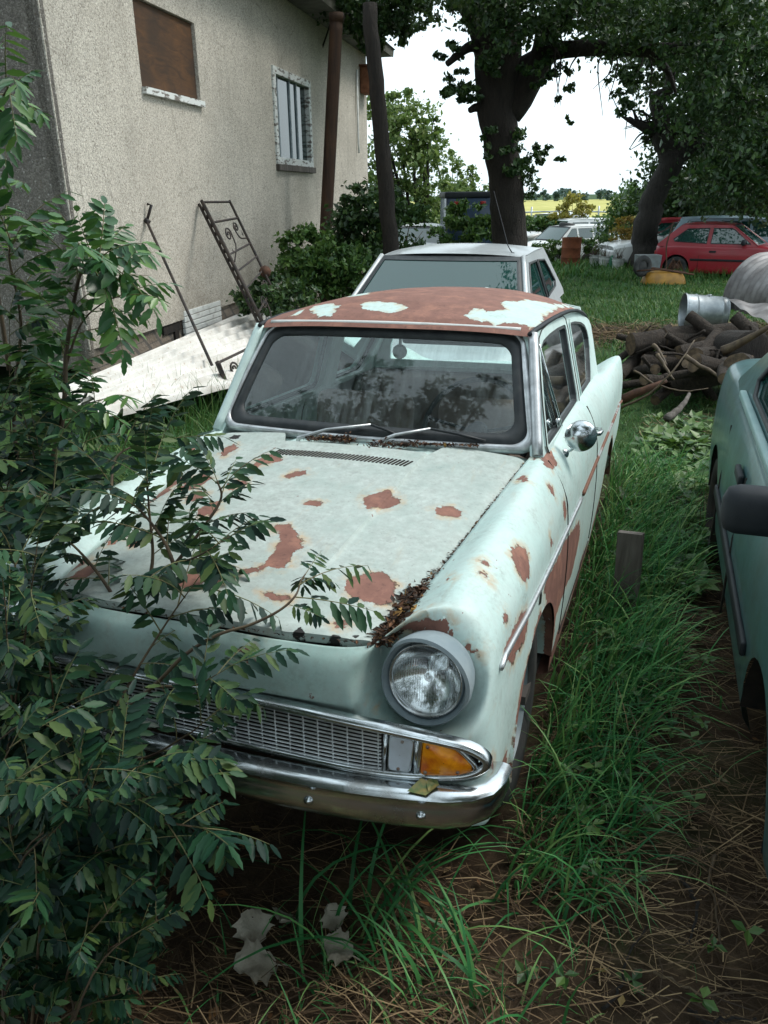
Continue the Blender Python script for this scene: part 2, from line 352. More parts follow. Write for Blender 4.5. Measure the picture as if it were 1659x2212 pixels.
def paintmat(name,paint,paint2,primer=(.26,.122,.092),primer2=(.165,.075,.056),rough=.42,lichen=.5,streak=.0):
    m,nt,b,out=newmat(name); g=N(nt); co=g.coord('Object')
    A=g.n('Attribute',attribute_name='rust'); H=g.n('Attribute',attribute_name='hole'); sd=A.outputs['Fac']
    n1=g.noise(co,26,6,.62); n2=g.noise(co,90,4,.6)
    n0=g.noise(co,9,5,.7); w=g.math('ADD',g.math('ADD',g.math('MULTIPLY',g.math('SUBTRACT',n1,.5),.040),g.math('MULTIPLY',g.math('SUBTRACT',n2,.5),.022)),g.math('MULTIPLY',g.math('SUBTRACT',n0,.5),.03))
    s=g.math('ADD',sd,w)
    # weathered paint
    l1=g.noise(co,5.5,7,.68); l2=g.noise(co,38,6,.75)
    base=g.ramp(l1,[(.3,paint),(.7,paint2)])
    li=g.math('MULTIPLY',g.rng(g.math('ADD',g.math('MULTIPLY',l1,.5),g.math('MULTIPLY',l2,.5)),.42,.60),lichen)
    base=g.mix(li,base,(.30,.33,.31))
    base=g.mix(g.math('MULTIPLY',g.rng(g.noise(co,130,3,.7),.62,.72),lichen*.7),base,(.12,.12,.10))
    st=g.rng(g.noise(g.coord('Object',(14,2.2,5)),2.6,5,.6),.60,.80)
    base=g.mix(g.math('MULTIPLY',st,.40),base,(.40,.31,.19))
    gr_=g.math('MULTIPLY',g.rng(n0,.50,.68),g.rng(g.noise(co,70,4,.7),.40,.62)); base=g.mix(g.math('MULTIPLY',gr_,.55),base,(.22,.27,.24))
    # small chips and specks
    chips=g.rng(g.noise(co,44,4,.6),.715,.725)
    base=g.mix(chips,base,(.16,.07,.05))
    pr=g.ramp(g.noise(co,14,6,.65),[(.3,primer2),(.7,primer)])
    pr=g.mix(g.rng(g.noise(co,60,5,.7),.55,.68,0,.6),pr,(.085,.045,.035)); pr=g.mix(g.rng(g.noise(co,7,5,.7),.52,.66,0,.55),pr,(.36,.17,.11))
    halo=g.rng(s,.0,.030,1,0); hn=g.rng(g.noise(co,17,5,.7),.44,.60)
    base=g.mix(g.math('MULTIPLY',g.math('MULTIPLY',halo,hn),.85),base,(.50,.33,.17))
    ed=g.math('MULTIPLY',g.rng(s,-.004,0.001,0,1),g.rng(s,.001,.005,1,0))
    f=g.rng(s,-.0008,.0008,1,0)
    col=g.mix(f,base,pr); col=g.mix(g.math('MULTIPLY',ed,g.math('MULTIPLY',hn,.8)),col,(.055,.032,.022)); 
    fh=g.rng(g.math('ADD',H.outputs['Fac'],g.math('MULTIPLY',w,.6)),-.001,.001,1,0)
    col=g.mix(fh,col,(.008,.006,.005))
    g.l(col,b.inputs['Base Color'])
    g.l(g.math('MAXIMUM',g.math('MULTIPLY',f,.82),g.rng(l2,.35,.7,rough,rough+.2)),b.inputs['Roughness'])
    h=g.math('ADD',g.math('MULTIPLY',g.rng(s,-.0015,.0015),1.0),g.math('MULTIPLY',n2,.10))
    h=g.math('SUBTRACT',h,g.math('MULTIPLY',fh,2.5))
    g.l(g.bump(h,.55,.004),b.inputs['Normal'])
    return m
M['mint']=paintmat('faded_mint_paint',(.46,.62,.59),(.57,.70,.665),lichen=.26)
M['minthood']=paintmat('chalky_mint_hood_paint',(.29,.355,.33),(.58,.65,.615),rough=.62,lichen=.8)
M['mintnose']=paintmat('mint_nose_paint',(.30,.44,.41),(.40,.54,.50),lichen=.4)
M['mintp']=simple('mint_door_frame_paint',(.60,.745,.72),(.48,.60,.57),9,.45,0,.15,60,lo=.4,hi=.75)
cx,cy,yaw,cp_,crl=CAR
car=empty('vintage_car',(cx,cy,-cp_*1.1),'rusty pale mint vintage two-door saloon with flaking paint parked nose-first in long grass','car')
car.rotation_mode='QUATERNION'
RC=(Matrix.Rotation(-yaw,3,'Z')@Matrix.Rotation(cp_,3,'X')@Matrix.Rotation(crl,3,'Y')); car.rotation_quaternion=RC.to_quaternion()
def L2W(p): return RC@Vector(p)+Vector((cx,cy,-cp_*1.1))
ST=[ # stations: rails G,C,S,T,M,L
 [(0,-.668,.772),(0,-.690,.750),(0,-.702,.70),(0,-.705,.63),(0,-.67,.49),(0,-.56,.42)],
 [(.25,-.664,.769),(.25,-.688,.748),(.25,-.70,.70),(.25,-.70,.63),(.25,-.67,.49),(.25,-.56,.42)],
 [(.42,-.63,.766),(.43,-.655,.75),(.43,-.675,.70),(.44,-.685,.63),(.44,-.67,.49),(.44,-.58,.41)],
 [(.458,-.590,.768),(.545,-.545,.835),(.545,-.59,.70),(.57,-.675,.60),(.58,-.67,.48),(.57,-.60,.38)],
 [(.468,-.53,.778),(.60,-.51,.842),(.680,-.54,.75),(.695,-.605,.63),(.702,-.60,.45),(.69,-.555,.30)],
 [(.480,-.42,.795),(.598,-.42,.856),(.690,-.42,.78),(.705,-.43,.67),(.712,-.43,.46),(.70,-.42,.27)],
 [(.505,-.20,.822),(.606,-.20,.874),(.697,-.20,.795),(.715,-.20,.68),(.722,-.20,.46),(.71,-.20,.24)],
 [(.54,.12,.866),(.622,.12,.897),(.702,.12,.81),(.722,.12,.68),(.727,.12,.46),(.71,.12,.22)],
 [(.585,.47,.922),(.635,.47,.920),(.705,.47,.82),(.727,.47,.68),(.730,.47,.46),(.715,.47,.21)],
 [(.622,.80,.940),(.655,.80,.918),(.71,.80,.82),(.730,.80,.68),(.732,.80,.46),(.715,.80,.21)],
 [(.630,1.45,.945),(.66,1.45,.922),(.712,1.45,.82),(.730,1.45,.68),(.732,1.45,.46),(.715,1.45,.21)],
 [(.630,1.95,.945),(.662,1.95,.920),(.712,1.95,.82),(.730,1.95,.68),(.732,1.95,.46),(.71,1.95,.22)],
 [(.615,2.30,.925),(.664,2.30,.915),(.714,2.30,.835),(.730,2.30,.68),(.73,2.30,.46),(.71,2.30,.24)],
 [(.565,2.50,.885),(.672,2.50,.925),(.716,2.50,.85),(.729,2.50,.68),(.728,2.50,.46),(.70,2.50,.26)],
 [(.545,2.80,.860),(.684,2.80,.932),(.716,2.80,.87),(.725,2.80,.68),(.722,2.80,.46),(.69,2.80,.28)],
 [(.530,3.00,.845),(.688,2.97,.935),(.705,3.02,.85),(.712,3.04,.68),(.705,3.03,.46),(.67,3.00,.30)],
 [(.50,3.06,.83),(.60,3.075,.86),(.60,3.09,.80),(.60,3.11,.66),(.60,3.10,.46),(.58,3.05,.32)],
 [(.25,3.09,.825),(.25,3.10,.81),(.25,3.12,.77),(.25,3.14,.66),(.25,3.13,.46),(.25,3.08,.32)],
 [(0,3.09,.825),(0,3.10,.81),(0,3.12,.77),(0,3.14,.66),(0,3.13,.46),(0,3.08,.32)]]
segn=[16,12,8,8,10,18,26,28,28,50,40,28,16,24,16,8,16,12]
def dens(rail):
    P=[Vector(p) for p in rail]; out=[]; k=len(P)
    for i in range(k-1):
        p1,p2=P[i],P[i+1]; p0=P[i-1] if i else p1*2-p2; p3=P[i+2] if i+2<k else p2*2-p1
        # centripetal-ish tangents scaled by segment length
        l=(p2-p1).length; l0=max((p1-p0).length,1e-4); l1=max((p3-p2).length,1e-4)
        m1=((p1-p0)/l0+(p2-p1)/l)/2*l if True else 0; m2=((p3-p2)/l1+(p2-p1)/l)/2*l
        n=segn[i]
        for j in range(n):
            t=j/n; out.append((2*t**3-3*t*t+1)*p1+(t**3-2*t*t+t)*m1+(-2*t**3+3*t*t)*p2+(t**3-t*t)*m2)
    out.append(P[-1]); return out
rails=[dens([s[r] for s in ST]) for r in range(6)]
cols=len(rails[0]); SK=[]
rown=[7,9,9,14,16]
for c in range(cols):
    P=[rails[r][c] for r in range(6)]; col=[]
    for i in range(5):
        p1,p2=P[i],P[i+1]; p0=P[i-1] if i else p1*2-p2; p3=P[i+2] if i+2<6 else p2*2-p1
        l=(p2-p1).length+1e-6; l0=max((p1-p0).length,1e-4); l1=max((p3-p2).length,1e-4)
        m1=((p1-p0)/l0+(p2-p1)/l)/2*l; m2=((p3-p2)/l1+(p2-p1)/l)/2*l
        for j in range(rown[i]):
            t=j/rown[i]; col.append((2*t**3-3*t*t+1)*p1+(t**3-2*t*t+t)*m1+(-2*t**3+3*t*t)*p2+(t**3-t*t)*m2)
    col.append(P[5])
    g0=P[0]; inn=Vector((-.006,0,-.035)) if 1 else 0
    col=[g0+Vector((-.004,.0,-.05)),g0+Vector((-.001,0,-.006))]+col+[P[5]+Vector((-.03,0,-.012)),P[5]+Vector((-.06,0,.0))]
    SK.append(col)
for col in SK:                                 # seats for the headlights and the grille
    for p in col:
        if p.y<-.5 and .40<p.z<.68:
            k=max(0,min(1,(p.z-.495)/.02))*max(0,min(1,(.650-p.z)/.02))*max(0,min(1,(.73-p.x)/.02)); p.y+=max(0,(-.712+.035+(0 if p.x<.35 else (p.x-.35)**2*.30)-p.y))*k
        d=math.hypot(p.x-.563,p.z-.690); k=max(0,min(1,(.145-d)/.035))
        k*=max(0,min(1,(-.47-p.y)/.06))
        if k>0:
            ty=max(p.y,-.555-(.690-p.z)*.10); p.y=p.y+(ty-p.y)*k*k*(3-2*k)
ARCH=[(-.0,.275,.345,.325),(2.30,.275,.345,.30)]
def arch_fix(p):
    if p.x<.4: return p,False
    for (yc,zc,ry,rz) in ARCH:
        dy=(p.y-yc)/ry; dz=(p.z-zc)/rz; d=math.hypot(dy,dz) if p.z>zc else abs(dy)
        if d<1: return p,True
    return p,False
def snap(p):
    for (yc,zc,ry,rz) in ARCH:
        dy=(p.y-yc)/ry; dz=(p.z-zc)/rz
        if p.z>zc:
            d=math.hypot(dy,dz)
            if 1e-3<d<1: return Vector((p.x,yc+dy/d*ry,zc+dz/d*rz))
        elif abs(dy)<1: return Vector((p.x,yc+(1 if dy>0 else -1)*ry,p.z))
    return p
rows=len(SK[0])
# column range of the door
def colY(c): return rails[3][c].y
dc=[c for c in range(cols) if .50<=colY(c)<=1.46 and rails[3][c].x>.6]; d0,d1=dc[0],dc[-1]
nose_c=sum(segn[:2])+4
def skin(side):
    parts={'body':MB(),'door':MB(),'nose':MB()}
    idx={k:{} for k in parts}
    def vid(k,c,r):
        key=(c,r); d=idx[k]
        if key not in d:
            p=SK[c][r]; q,b=arch_fix(p)
            if b: p=snap(p)
            d[key]=len(parts[k].V); parts[k].V.append((p.x*side,p.y,p.z))
        return d[key]
    for c in range(cols-1):
        for r in range(rows-1):
            quad=[(c,r),(c,r+1),(c+1,r+1),(c+1,r)]
            if all(arch_fix(SK[a][b])[1] for a,b in quad): continue
            k='body'
            if d0<=c<d1 and 3<=r<rows-6: k='door'
            if c<nose_c+4: k='nose'
            f=[vid(k,a,b) for a,b in quad]
            if side>0: f=f[::-1]
            parts[k].F.append(tuple(f))
    return parts
bd=MB(); nose=MB(); doors=[]
for sd_ in (1,-1):
    p=skin(sd_); bd.add(p['body'].V,p['body'].F); nose.add(p['nose'].V,p['nose'].F); doors.append(p['door'])
# arch liners and inner panels
for sx in (1,-1):
    for (yc,zc,ry,rz) in ARCH:
        pr=[]
        for i in range(17):
            a=PI*i/16; y=yc-math.cos(a)*ry; z=zc+math.sin(a)*rz
            pr.append([Vector((sx*(.722-.0*k),y+0*k,z)) if k==0 else Vector((sx*(.70 if k==1 else .45),yc-math.cos(a)*(ry+.012),zc+math.sin(a)*(rz+.012))) for k in range(3)])
        bd.grid(pr,flip=sx<0)
body=bd.build('body',M['mint'],car); nosep=nose.build('nose_panel',M['mintnose'],car)
doorR=doors[0].build('door',M['mint'],car); doorL=doors[1].build('door',M['mint'],car)
def sx_at(Y,z):                                # outer side surface x
    best=None;bd_=9
    for c in range(0,cols,2):
        if abs(rails[3][c].y-Y)>.05: continue
        for r in range(8,rows-2):
            p=SK[c][r]; d=(p.y-Y)**2+(p.z-z)**2
            if d<bd_: bd_=d;best=p.x
    return best
GY=[-.668,-.59,-.53,-.42,-.20,.12,.47,.52]; GX=[.45,.458,.468,.480,.505,.54,.585,.592]; GZ=[.768,.768,.778,.795,.822,.866,.922,.93]
def hoodz(x,Y):
    xg=itp(Y,GY,GX); s=min(1,abs(x)/xg)
    z=itp(Y,GY,GZ)+.030*(1-s**2.2)
    xc=itp(Y,[-.6,-.2,.45],[.215,.235,.265]); k=max(0,min(1,(Y+.55)/.35))
    e=max(0,min(1,(xc-abs(x))/.006+.5)); z+=.009*k*e
    z-=.010*math.exp(-((s-1)/.04)**2)
    z-=.02*max(0,(-.62-Y)/.05)**2 if Y<-.62 else 0
    return z
def hood_front(x): return float(np.interp(abs(x),[0,.25,.40,.44,.455],[-.655,-.650,-.621,-.601,-.580]))
def hood_rear(x):
    a=abs(x); return .375 if a<.262 else (.375+.095*(lambda u:u*u*(3-2*u))((a-.262)/.05) if a<.312 else .470)
hd=MB(); nx,ny=170,150; P=[]
sxs=sorted(set([i/nx*2-1 for i in range(nx+1)]+[s_*v for s_ in(-1,1) for v in (.452,.456,.46,.464,.468)]))
for j in range(ny+1):
    row=[]
    for s in sxs:
        xr=s*.45; t=j/ny
        Yf=hood_front(xr); Yr=hood_rear(s*.58); Y=Yf+(Yr-Yf)*t
        x=s*(itp(Y,GY,GX)-.005); row.append(Vector((x,Y,hoodz(x,Y))))
    P.append(row)
P=[[p+Vector((0,.002,-.022)) for p in P[0]]]+P+[[p+Vector((0,-.002,-.022)) for p in P[-1]]]
P=[[r[0]+Vector((.002,0,-.022))]+r+[r[-1]+Vector((-.002,0,-.022))] for r in P]
hd.grid(P); hood=hd.build('bonnet',M['minthood'],car,angle=35)
# vent slots in the bonnet
vt=MB()
for i in range(36):
    x=-.252+i*.0136; a=.35
    p0=Vector((x,.255,hoodz(x,.255)+.003)); p1=Vector((x+.016,.296,hoodz(x+.016,.296)+.003)); w=Vector((.0026,0,0))
    vt.add([p0-w,p0+w,p1+w,p1-w,*[q-Vector((0,0,.006)) for q in (p0-w,p0+w,p1+w,p1-w)]],[(0,1,2,3),(0,4,5,1),(1,5,6,2),(2,6,7,3),(3,7,4,0)])
vt.build('air_vent',M['black'],hood,smooth=False)
# cowl
cw=MB(); P=[]
for j in range(9):
    t=j/8; P.append([Vector((s*.575,.33+t*.22,hoodz(s*.555,.45)-.034+.014*t)) for s in [q/20-1 for q in range(41)]])
cw.grid(P); cowl=cw.build('cowl',M['mint'],car)
# windscreen
def ws(s,t,off=0.0):                           # s -1..1, t 0..1 bottom to top
    w=.584+(.490-.584)*t; y=.526+(.778-.526)*t; z=.947+(1.297-.947)*t
    y-=.050*(1-s*s)*(1-.25*t); z+=.012*(1-s*s)*t+.004*math.sin(PI*t)
    n=Vector((0.05*s,-.815,.577)); return Vector((s*w-.004,y-.012*math.sin(PI*t),z))+n*off
def rrect(s0,s1,t0,t1,rs,rt_,n=8,m=12):
    pts=[]
    for (cx_,cy_,a0) in ((s1-rs,t0+rt_,-90),(s1-rs,t1-rt_,0),(s0+rs,t1-rt_,90),(s0+rs,t0+rt_,180)):
        for i in range(n+1):
            a=math.radians(a0+90*i/n); pts.append((cx_+rs*math.cos(a),cy_+rt_*math.sin(a)))
    out=[]
    for i in range(len(pts)):
        a=pts[i];b=pts[(i+1)%len(pts)]; L=math.hypot(a[0]-b[0],a[1]-b[1]); k=max(1,int(L/.08))
        for j in range(k): out.append((a[0]+(b[0]-a[0])*j/k,a[1]+(b[1]-a[1])*j/k))
    return out
def band(mb,A,B,fn,offA,offB,offm=None):
    k=len(A); P=[[fn(a[0],a[1],offA-.012) for a in A],[fn(a[0],a[1],offA) for a in A]]
    if offm is not None: P.append([fn((a[0]+b[0])/2,(a[1]+b[1])/2,offm) for a,b in zip(A,B)])
    P+= [[fn(b[0],b[1],offB) for b in B],[fn(b[0],b[1],offB-.012) for b in B]]
    mb.grid(P,wrap=True)
def rr2(k0,k1): # matching inner/outer loops, k = inset (s,t)
    def f(i,j): return rrect(-1+i,1-i,j,1-j,.13,.14)
    return f
def pload(i,j):
    # resample to fixed count
    pts=[]
    rs,rt_=.11,.13
    for (cx_,cy_,a0) in ((1-i-rs,j+rt_,-90),(1-i-rs,1-j-rt_,0),(-1+i+rs,1-j-rt_,90),(-1+i+rs,j+rt_,180)):
        for q in range(9):
            a=math.radians(a0+90*q/8); pts.append((cx_+rs*math.cos(a),cy_+rt_*math.sin(a)))
    out=[]
    for q in range(len(pts)):
        a=pts[q];b=pts[(q+1)%len(pts)]; k=14 if q%9==8 else 1
        for r in range(k): out.append((a[0]+(b[0]-a[0])*r/k,a[1]+(b[1]-a[1])*r/k))
    return out
gl=MB(); P=[[ws(-.965+1.93*i/30,.03+.94*j/14,0.0) for i in range(31)] for j in range(15)]
gl.grid(P,flip=False); gl.build('windscreen',M['glass'],car)
sl=MB(); band(sl,pload(0,0),pload(.075,.105),ws,.004,.004,.010); sl.build('windscreen_seal',M['rubber'],car)
tr=MB(); band(tr,pload(-.045,-.045),pload(0.005,.008),ws,.002,.012,.014); tr.build('windscreen_trim',M['alu'],car)
b=MB(); b.tube([ws(s_,1.005,.017) for s_ in np.linspace(-1.0,1.0,30)],.0095,6); b.build('header_strip',M['white'],car)
# roof
RY=[.70,.80,.95,1.1,1.3,1.5,1.75,2.0,2.2,2.33,2.41]
RX=[.515,.527,.538,.545,.549,.550,.550,.548,.546,.545,.545]
RZ=[1.303,1.314,1.324,1.328,1.328,1.322,1.305,1.277,1.245,1.215,1.188]
RC_=[1.325,1.352,1.384,1.400,1.408,1.406,1.396,1.380,1.362,1.345,1.33]
rf=MB(); P=[]
for j in range(111):
    t=j/110; row=[]
    for i in range(101):
        s=i/50-1
        Y=.735+(2.40-.735)*t; Y+= -.035*(1-s*s)*(1-t) + .05*(1-s*s)*t - (.0 if t>.1 else 0)
        x=s*itp(Y,RY,RX); ze=itp(Y,RY,RZ); zc=itp(Y,RY,RC_); z=ze+(zc-ze)*(1-abs(s)**2.5)
        z-=.018*max(0,1-t/.04)**2
        row.append(Vector((x,Y,z)))
    P.append(row)
P=P+[[p+Vector((0,.004,-.025)) for p in P[-1]],[p+Vector((0,-.05,-.035)) for p in P[-1]]]
rf.grid(P); roof=rf.build('roof',M['mint'],car)
rl=MB(); P2=[[p-Vector((0,0,.03)) for p in row[2:-2]] for row in P[3:-4]]; rl.grid(P2,flip=True); rl.build('headlining',M['seat'],roof)
dr=MB()
for sx in (1,-1):
    pts=[(sx*(itp(y,RY,RX)+.008),y,itp(y,RY,RZ)-.006) for y in np.linspace(.72,2.40,40)]
    dr.tube(pts,.0085,6)
dr.build('drip_rail',M['darkplastic'],roof)
# side upper panels
def sidex(z): return .628-(z-.94)*.245
def mk_side(sx):
    def fn(a,b,d): return Vector((sx*(sidex(b)-d),a,b))
    out=[(.50,.925),(.60,1.06),(.70,1.20),(.755,1.291),(.95,1.314),(1.1,1.318),(1.3,1.318),(1.5,1.312),(1.75,1.295),(2.0,1.267),(2.2,1.235),(2.33,1.202),(2.375,1.17),(2.37,1.10),(2.345,1.0),(2.325,.92),(1.8,.93),(1.2,.93)]
    dw=[(.745,1.225),(.78,1.250),(.85,1.266),(1.0,1.273),(1.2,1.274),(1.40,1.268),(1.432,1.26),(1.442,1.24),(1.43,1.12),(1.42,.97),(1.405,.945),(1.375,.938),(1.0,.938),(.60,.940),(.585,.955),(.64,1.06)]
    qw=[(1.60,1.258),(1.75,1.250),(1.95,1.228),(2.07,1.203),(2.13,1.17),(2.145,1.13),(2.12,1.08),(2.02,.98),(1.975,.95),(1.94,.940),(1.60,.940),(1.575,.95),(1.578,1.1),(1.588,1.25)]
    b=MB(); b.plate(out,[dw,qw],fn,.045); b.build('pillar_panel',M['mintp'],car,smooth=False,fix=True)
    # door frame raised
    def grow(L,k):
        c=Vector((sum(p[0] for p in L)/len(L),sum(p[1] for p in L)/len(L))); o=[]
        for i,p in enumerate(L):
            a=Vector(L[i-1]);q=Vector(p);r=Vector(L[(i+1)%len(L)]); t=((q-a).normalized()+(r-q).normalized()).normalized()
            n_=Vector((-t.y,t.x))
            if n_.dot(q-c)<0: n_=-n_
            o.append(tuple(q+n_*k))
        return o
    door=doorR if sx>0 else doorL
    b=MB(); b.plate(grow(dw,.034),[dw],lambda a,b_,d: Vector((sx*(sidex(b_)+.007-d),a,b_)),.02); b.build('window_frame',M['mintp'],door,smooth=False,fix=True)
    b=MB(); b.loop([fn(a,z,-.008) for a,z in grow(dw,.036)],.0022,4); b.build('door_gap',M['black'],door)
    b=MB(); b.plate(grow(dw,.002),[grow(dw,-.014)],lambda a,b_,d: Vector((sx*(sidex(b_)+.003-d),a,b_)),.02); b.build('window_rubber',M['rubber'],door,smooth=False)
    b=MB(); b.plate(grow(dw,-.006),[],lambda a,b_,d: Vector((sx*(sidex(b_)-.010),a,b_))); b.build('window_glass',M['glass2'],door,smooth=False)
    b=MB(); b.tube([fn(.745,1.262,-.004),fn(.905,.945,-.004)],.008,6); b.tube([fn(.762,1.262,.0),fn(.925,.945,.0)],.006,6)
    b.box(fn(.85,.97,-.006),(.01,.04,.03)); b.build('vent_window_bar',M['chrome'],door)
    b=MB(); b.plate(grow(qw,.016),[qw],lambda a,b_,d: Vector((sx*(sidex(b_)+.006-d),a,b_)),.02); q=b.build('quarter_window_frame',M['mintp'],car,smooth=False,fix=True)
    b=MB(); b.plate(grow(qw,.004),[grow(qw,-.010)],lambda a,b_,d: Vector((sx*(sidex(b_)+.003-d),a,b_)),.02); b.build('window_rubber',M['rubber'],q,smooth=False)
    b=MB(); b.plate(grow(qw,-.004),[],lambda a,b_,d: Vector((sx*(sidex(b_)-.008),a,b_))); b.build('quarter_window_glass',M['glass2'],q,smooth=False)
    # A pillar outer trim
    b=MB(); n_=10
    pts=[Vector((sx*(.612-.078*t),.498+.245*t,.930+.368*t)) for t in [i/n_ for i in range(n_+1)]]
    b.tube(pts,.018,8); b.build('screen_pillar',M['alu'] if sx>0 else M['mintp'],car)
    # shut lines on the lower skin
    b=MB()
    for Yd in (.502,1.462):
        pts=[]
        for z in np.linspace(.915,.30,26):
            x=sx_at(Yd,z); pts.append((sx*(x+.0004),Yd+(0 if Yd>1 else 0),z))
        b.tube(pts,.0032,5)
    pts=[(sx*(sx_at(y,.285)+.001),y,.285) for y in np.linspace(.502,1.462,20)]; b.tube(pts,.003,5)
    b.build('shut_line',M['black'],door)
    # side strip
    b=MB(); pts=[]
    for y in np.linspace(-.505,2.95,60):
        z=.700-.010*(y+.5)
        x=sx_at(y,z) or .71; pts.append((sx*(x+.003),y,z))
    for i in range(len(pts)-1): pass
    b.tube(pts[:24],.0085,6); b.build('side_strip',M['alu'],car)
    b=MB(); b.tube(pts[24:],.0085,6); b.build('side_strip',M['strip'],car)
M['strip']=simple('worn_strip',(.40,.40,.40),(.20,.10,.07),5,.35,.6,.2,60,lo=.42,hi=.5,r2=.8)
for sx in (1,-1): mk_side(sx)
# rear window and back panel
def rwf(a,b,d): return Vector((a*(1-.1*(b)),2.13+.21*b-.03*(1-a*a*3)*1+d,.93+.40*b))
b=MB(); b.plate([(-.62,0),(.62,0),(.60,.55),(.56,.85),(.0,1.08),(-.56,.85),(-.60,.55)],[[(-.50,.12),(.50,.12),(.52,.3),(.50,.72),(.46,.82),(-.46,.82),(-.50,.72),(-.52,.3)]],rwf,.02); bk=b.build('rear_panel',M['mintp'],car,smooth=False)
b=MB(); b.plate([(-.51,.11),(.51,.11),(.53,.3),(.51,.73),(.46,.83),(-.46,.83),(-.51,.73),(-.53,.3)],[],lambda a,b_,d: rwf(a,b_,.008)); b.build('rear_window',M['glass2'],bk,smooth=False)
b=MB(); P=[[Vector((s*itp(Y,[2.1,2.3,2.5,2.8,3.0,3.1],[.60,.612,.565,.545,.530,.50]),Y,itp(Y,[2.1,2.3,2.5,2.8,3.0,3.1],[.93,.925,.885,.862,.846,.82])+.025*(1-s*s))) for s in [q/12-1 for q in range(25)]] for Y in np.linspace(2.1,3.09,20)]
b.grid(P); b.build('boot_lid',M['mintp'],car)
b=MB(); P=[[Vector((s*.60,Y,.915)) for s in (-1,0,1)] for Y in (1.95,2.2)]; b.grid(P); b.box((0,1.95,.72),(1.16,.12,.40),bev=.03); b.box((0,1.78,.50),(1.16,.45,.16),bev=.04); b.build('rear_seat',M['seat'],car)
# interior
for sx in (1,-1):
    b=MB(); b.box((sx*.29,1.20,.72),(.46,.13,.50),Matrix.Rotation(-.2,3,'X'),bev=.05); st=b.build('seat_back',M['seat'],car,angle=50)
    b=MB(); b.box((sx*.29,.98,.47),(.46,.46,.14),bev=.05); b.build('seat_cushion',M['seat'],car)
b=MB(); b.box((0,.60,.80),(1.12,.22,.16),bev=.04); b.box((.34,.70,.89),(.30,.10,.06),bev=.02)
b.build('dashboard',M['dashm'] if 'dashm' in M else M['seat'],car)
b=MB(); b.box((0,1.2,.24),(1.36,2.2,.03)); b.box((0,.50,.5),(1.2,.03,.5)); b.box((0,2.25,.5),(1.2,.03,.7)); b.box((0,-.1,.62),(.9,.8,.02)); b.build('floor_pan',M['dark'],car,smooth=False)
Ms=Matrix.Translation((.33,.80,.925))@Matrix.Rotation(math.radians(62),4,'X')
b=MB(); b.loop([Ms@Vector((.205*math.cos(a),.205*math.sin(a),0)) for a in [2*PI*i/48 for i in range(48)]],.011,8)
for a in (.2,PI-.2,-PI/2): b.tube([Ms@Vector((0,0,-.02)),Ms@Vector((.2*math.cos(a),.2*math.sin(a),0))],.007,6)
b.lathe([(0,.015),(.035,.01),(.045,-.02),(.02,-.05),(.018,-.3)],16,Ms); b.build('steering_wheel',M['darkplastic'],car)
b=MB(); b.tube([(.02,.79,1.30),(.02,.82,1.25),(.015,.83,1.225)],.006,6); b.lathe([(0,.012),(.02,.011),(.028,.004),(.028,-.006),(0,-.008)],20,Matrix.Translation((.012,.835,1.205))@Matrix.Rotation(PI/2,4,'X')); b.build('interior_mirror',M['white'],car)
b=MB(); b.box((.25,.80,1.285),(.42,.03,.09),Matrix.Rotation(-.5,3,'X'),bev=.012); b.build('sun_visor',M['dark'],car)
# headlights
M['bright']=simple('bright_trim',(.80,.83,.84),(.60,.62,.63),20,.28,.8)
def headlight(sx):
    K=.85; h=Vector((sx*.563,-.600,.693)); tl=Matrix.Rotation(math.radians(-9),3,'X')
    n_=56; P=[[] for _ in range(9)]
    for i in range(n_):
        a=2*PI*i/n_; s_=math.sin(a); up=max(0,math.sin(a+.55)); pk=.052*up**1.1
        prof=[(.110,.10,0),(.116+.016*up,.01,0),(.118+.022*up,-.012-pk*.6,0),(.116+.022*up,-.024-pk,0),(.112+.016*up,-.027-pk,0),(.108+.007*up,-.016-pk*.55,0),(.105+.002*up,-.006,0),(.103,.006,0),(.098,.010,0)]
        for k,(r,y,_) in enumerate(prof):
            P[k].append(h+tl@Vector((math.cos(a)*r*sx,y,s_*r*(1.0)))*K)
    b=MB(); b.grid(P,wrap=True,flip=sx<0); bz=b.build('headlight_bezel',M['greybez'],car,angle=50)
    Mx=Matrix.Translation(h)@tl.to_4x4()@Matrix.Rotation(PI/2,4,'X')@Matrix.Scale(K*1.02,4)
    b=MB(); b.lathe([(.089,.001),(.093,.010),(.098,.010),(.102,.003),(.101,-.01)],48,Mx); b.build('lamp_ring',M['chrome'],bz)
    b=MB(); b.lathe([(.0,.024),(.02,.0235),(.045,.020),(.07,.013),(.088,.002)],48,Mx); b.build('lamp_lens',M['lens'],bz)
    b=MB(); b.lathe([(.090,-.004),(.075,-.022),(.05,-.04),(.02,-.05),(0,-.052)],40,Mx); b.lathe([(.012,-.02),(.014,-.03),(.008,-.05)],12,Mx); b.build('reflector',M['reflector'],bz)
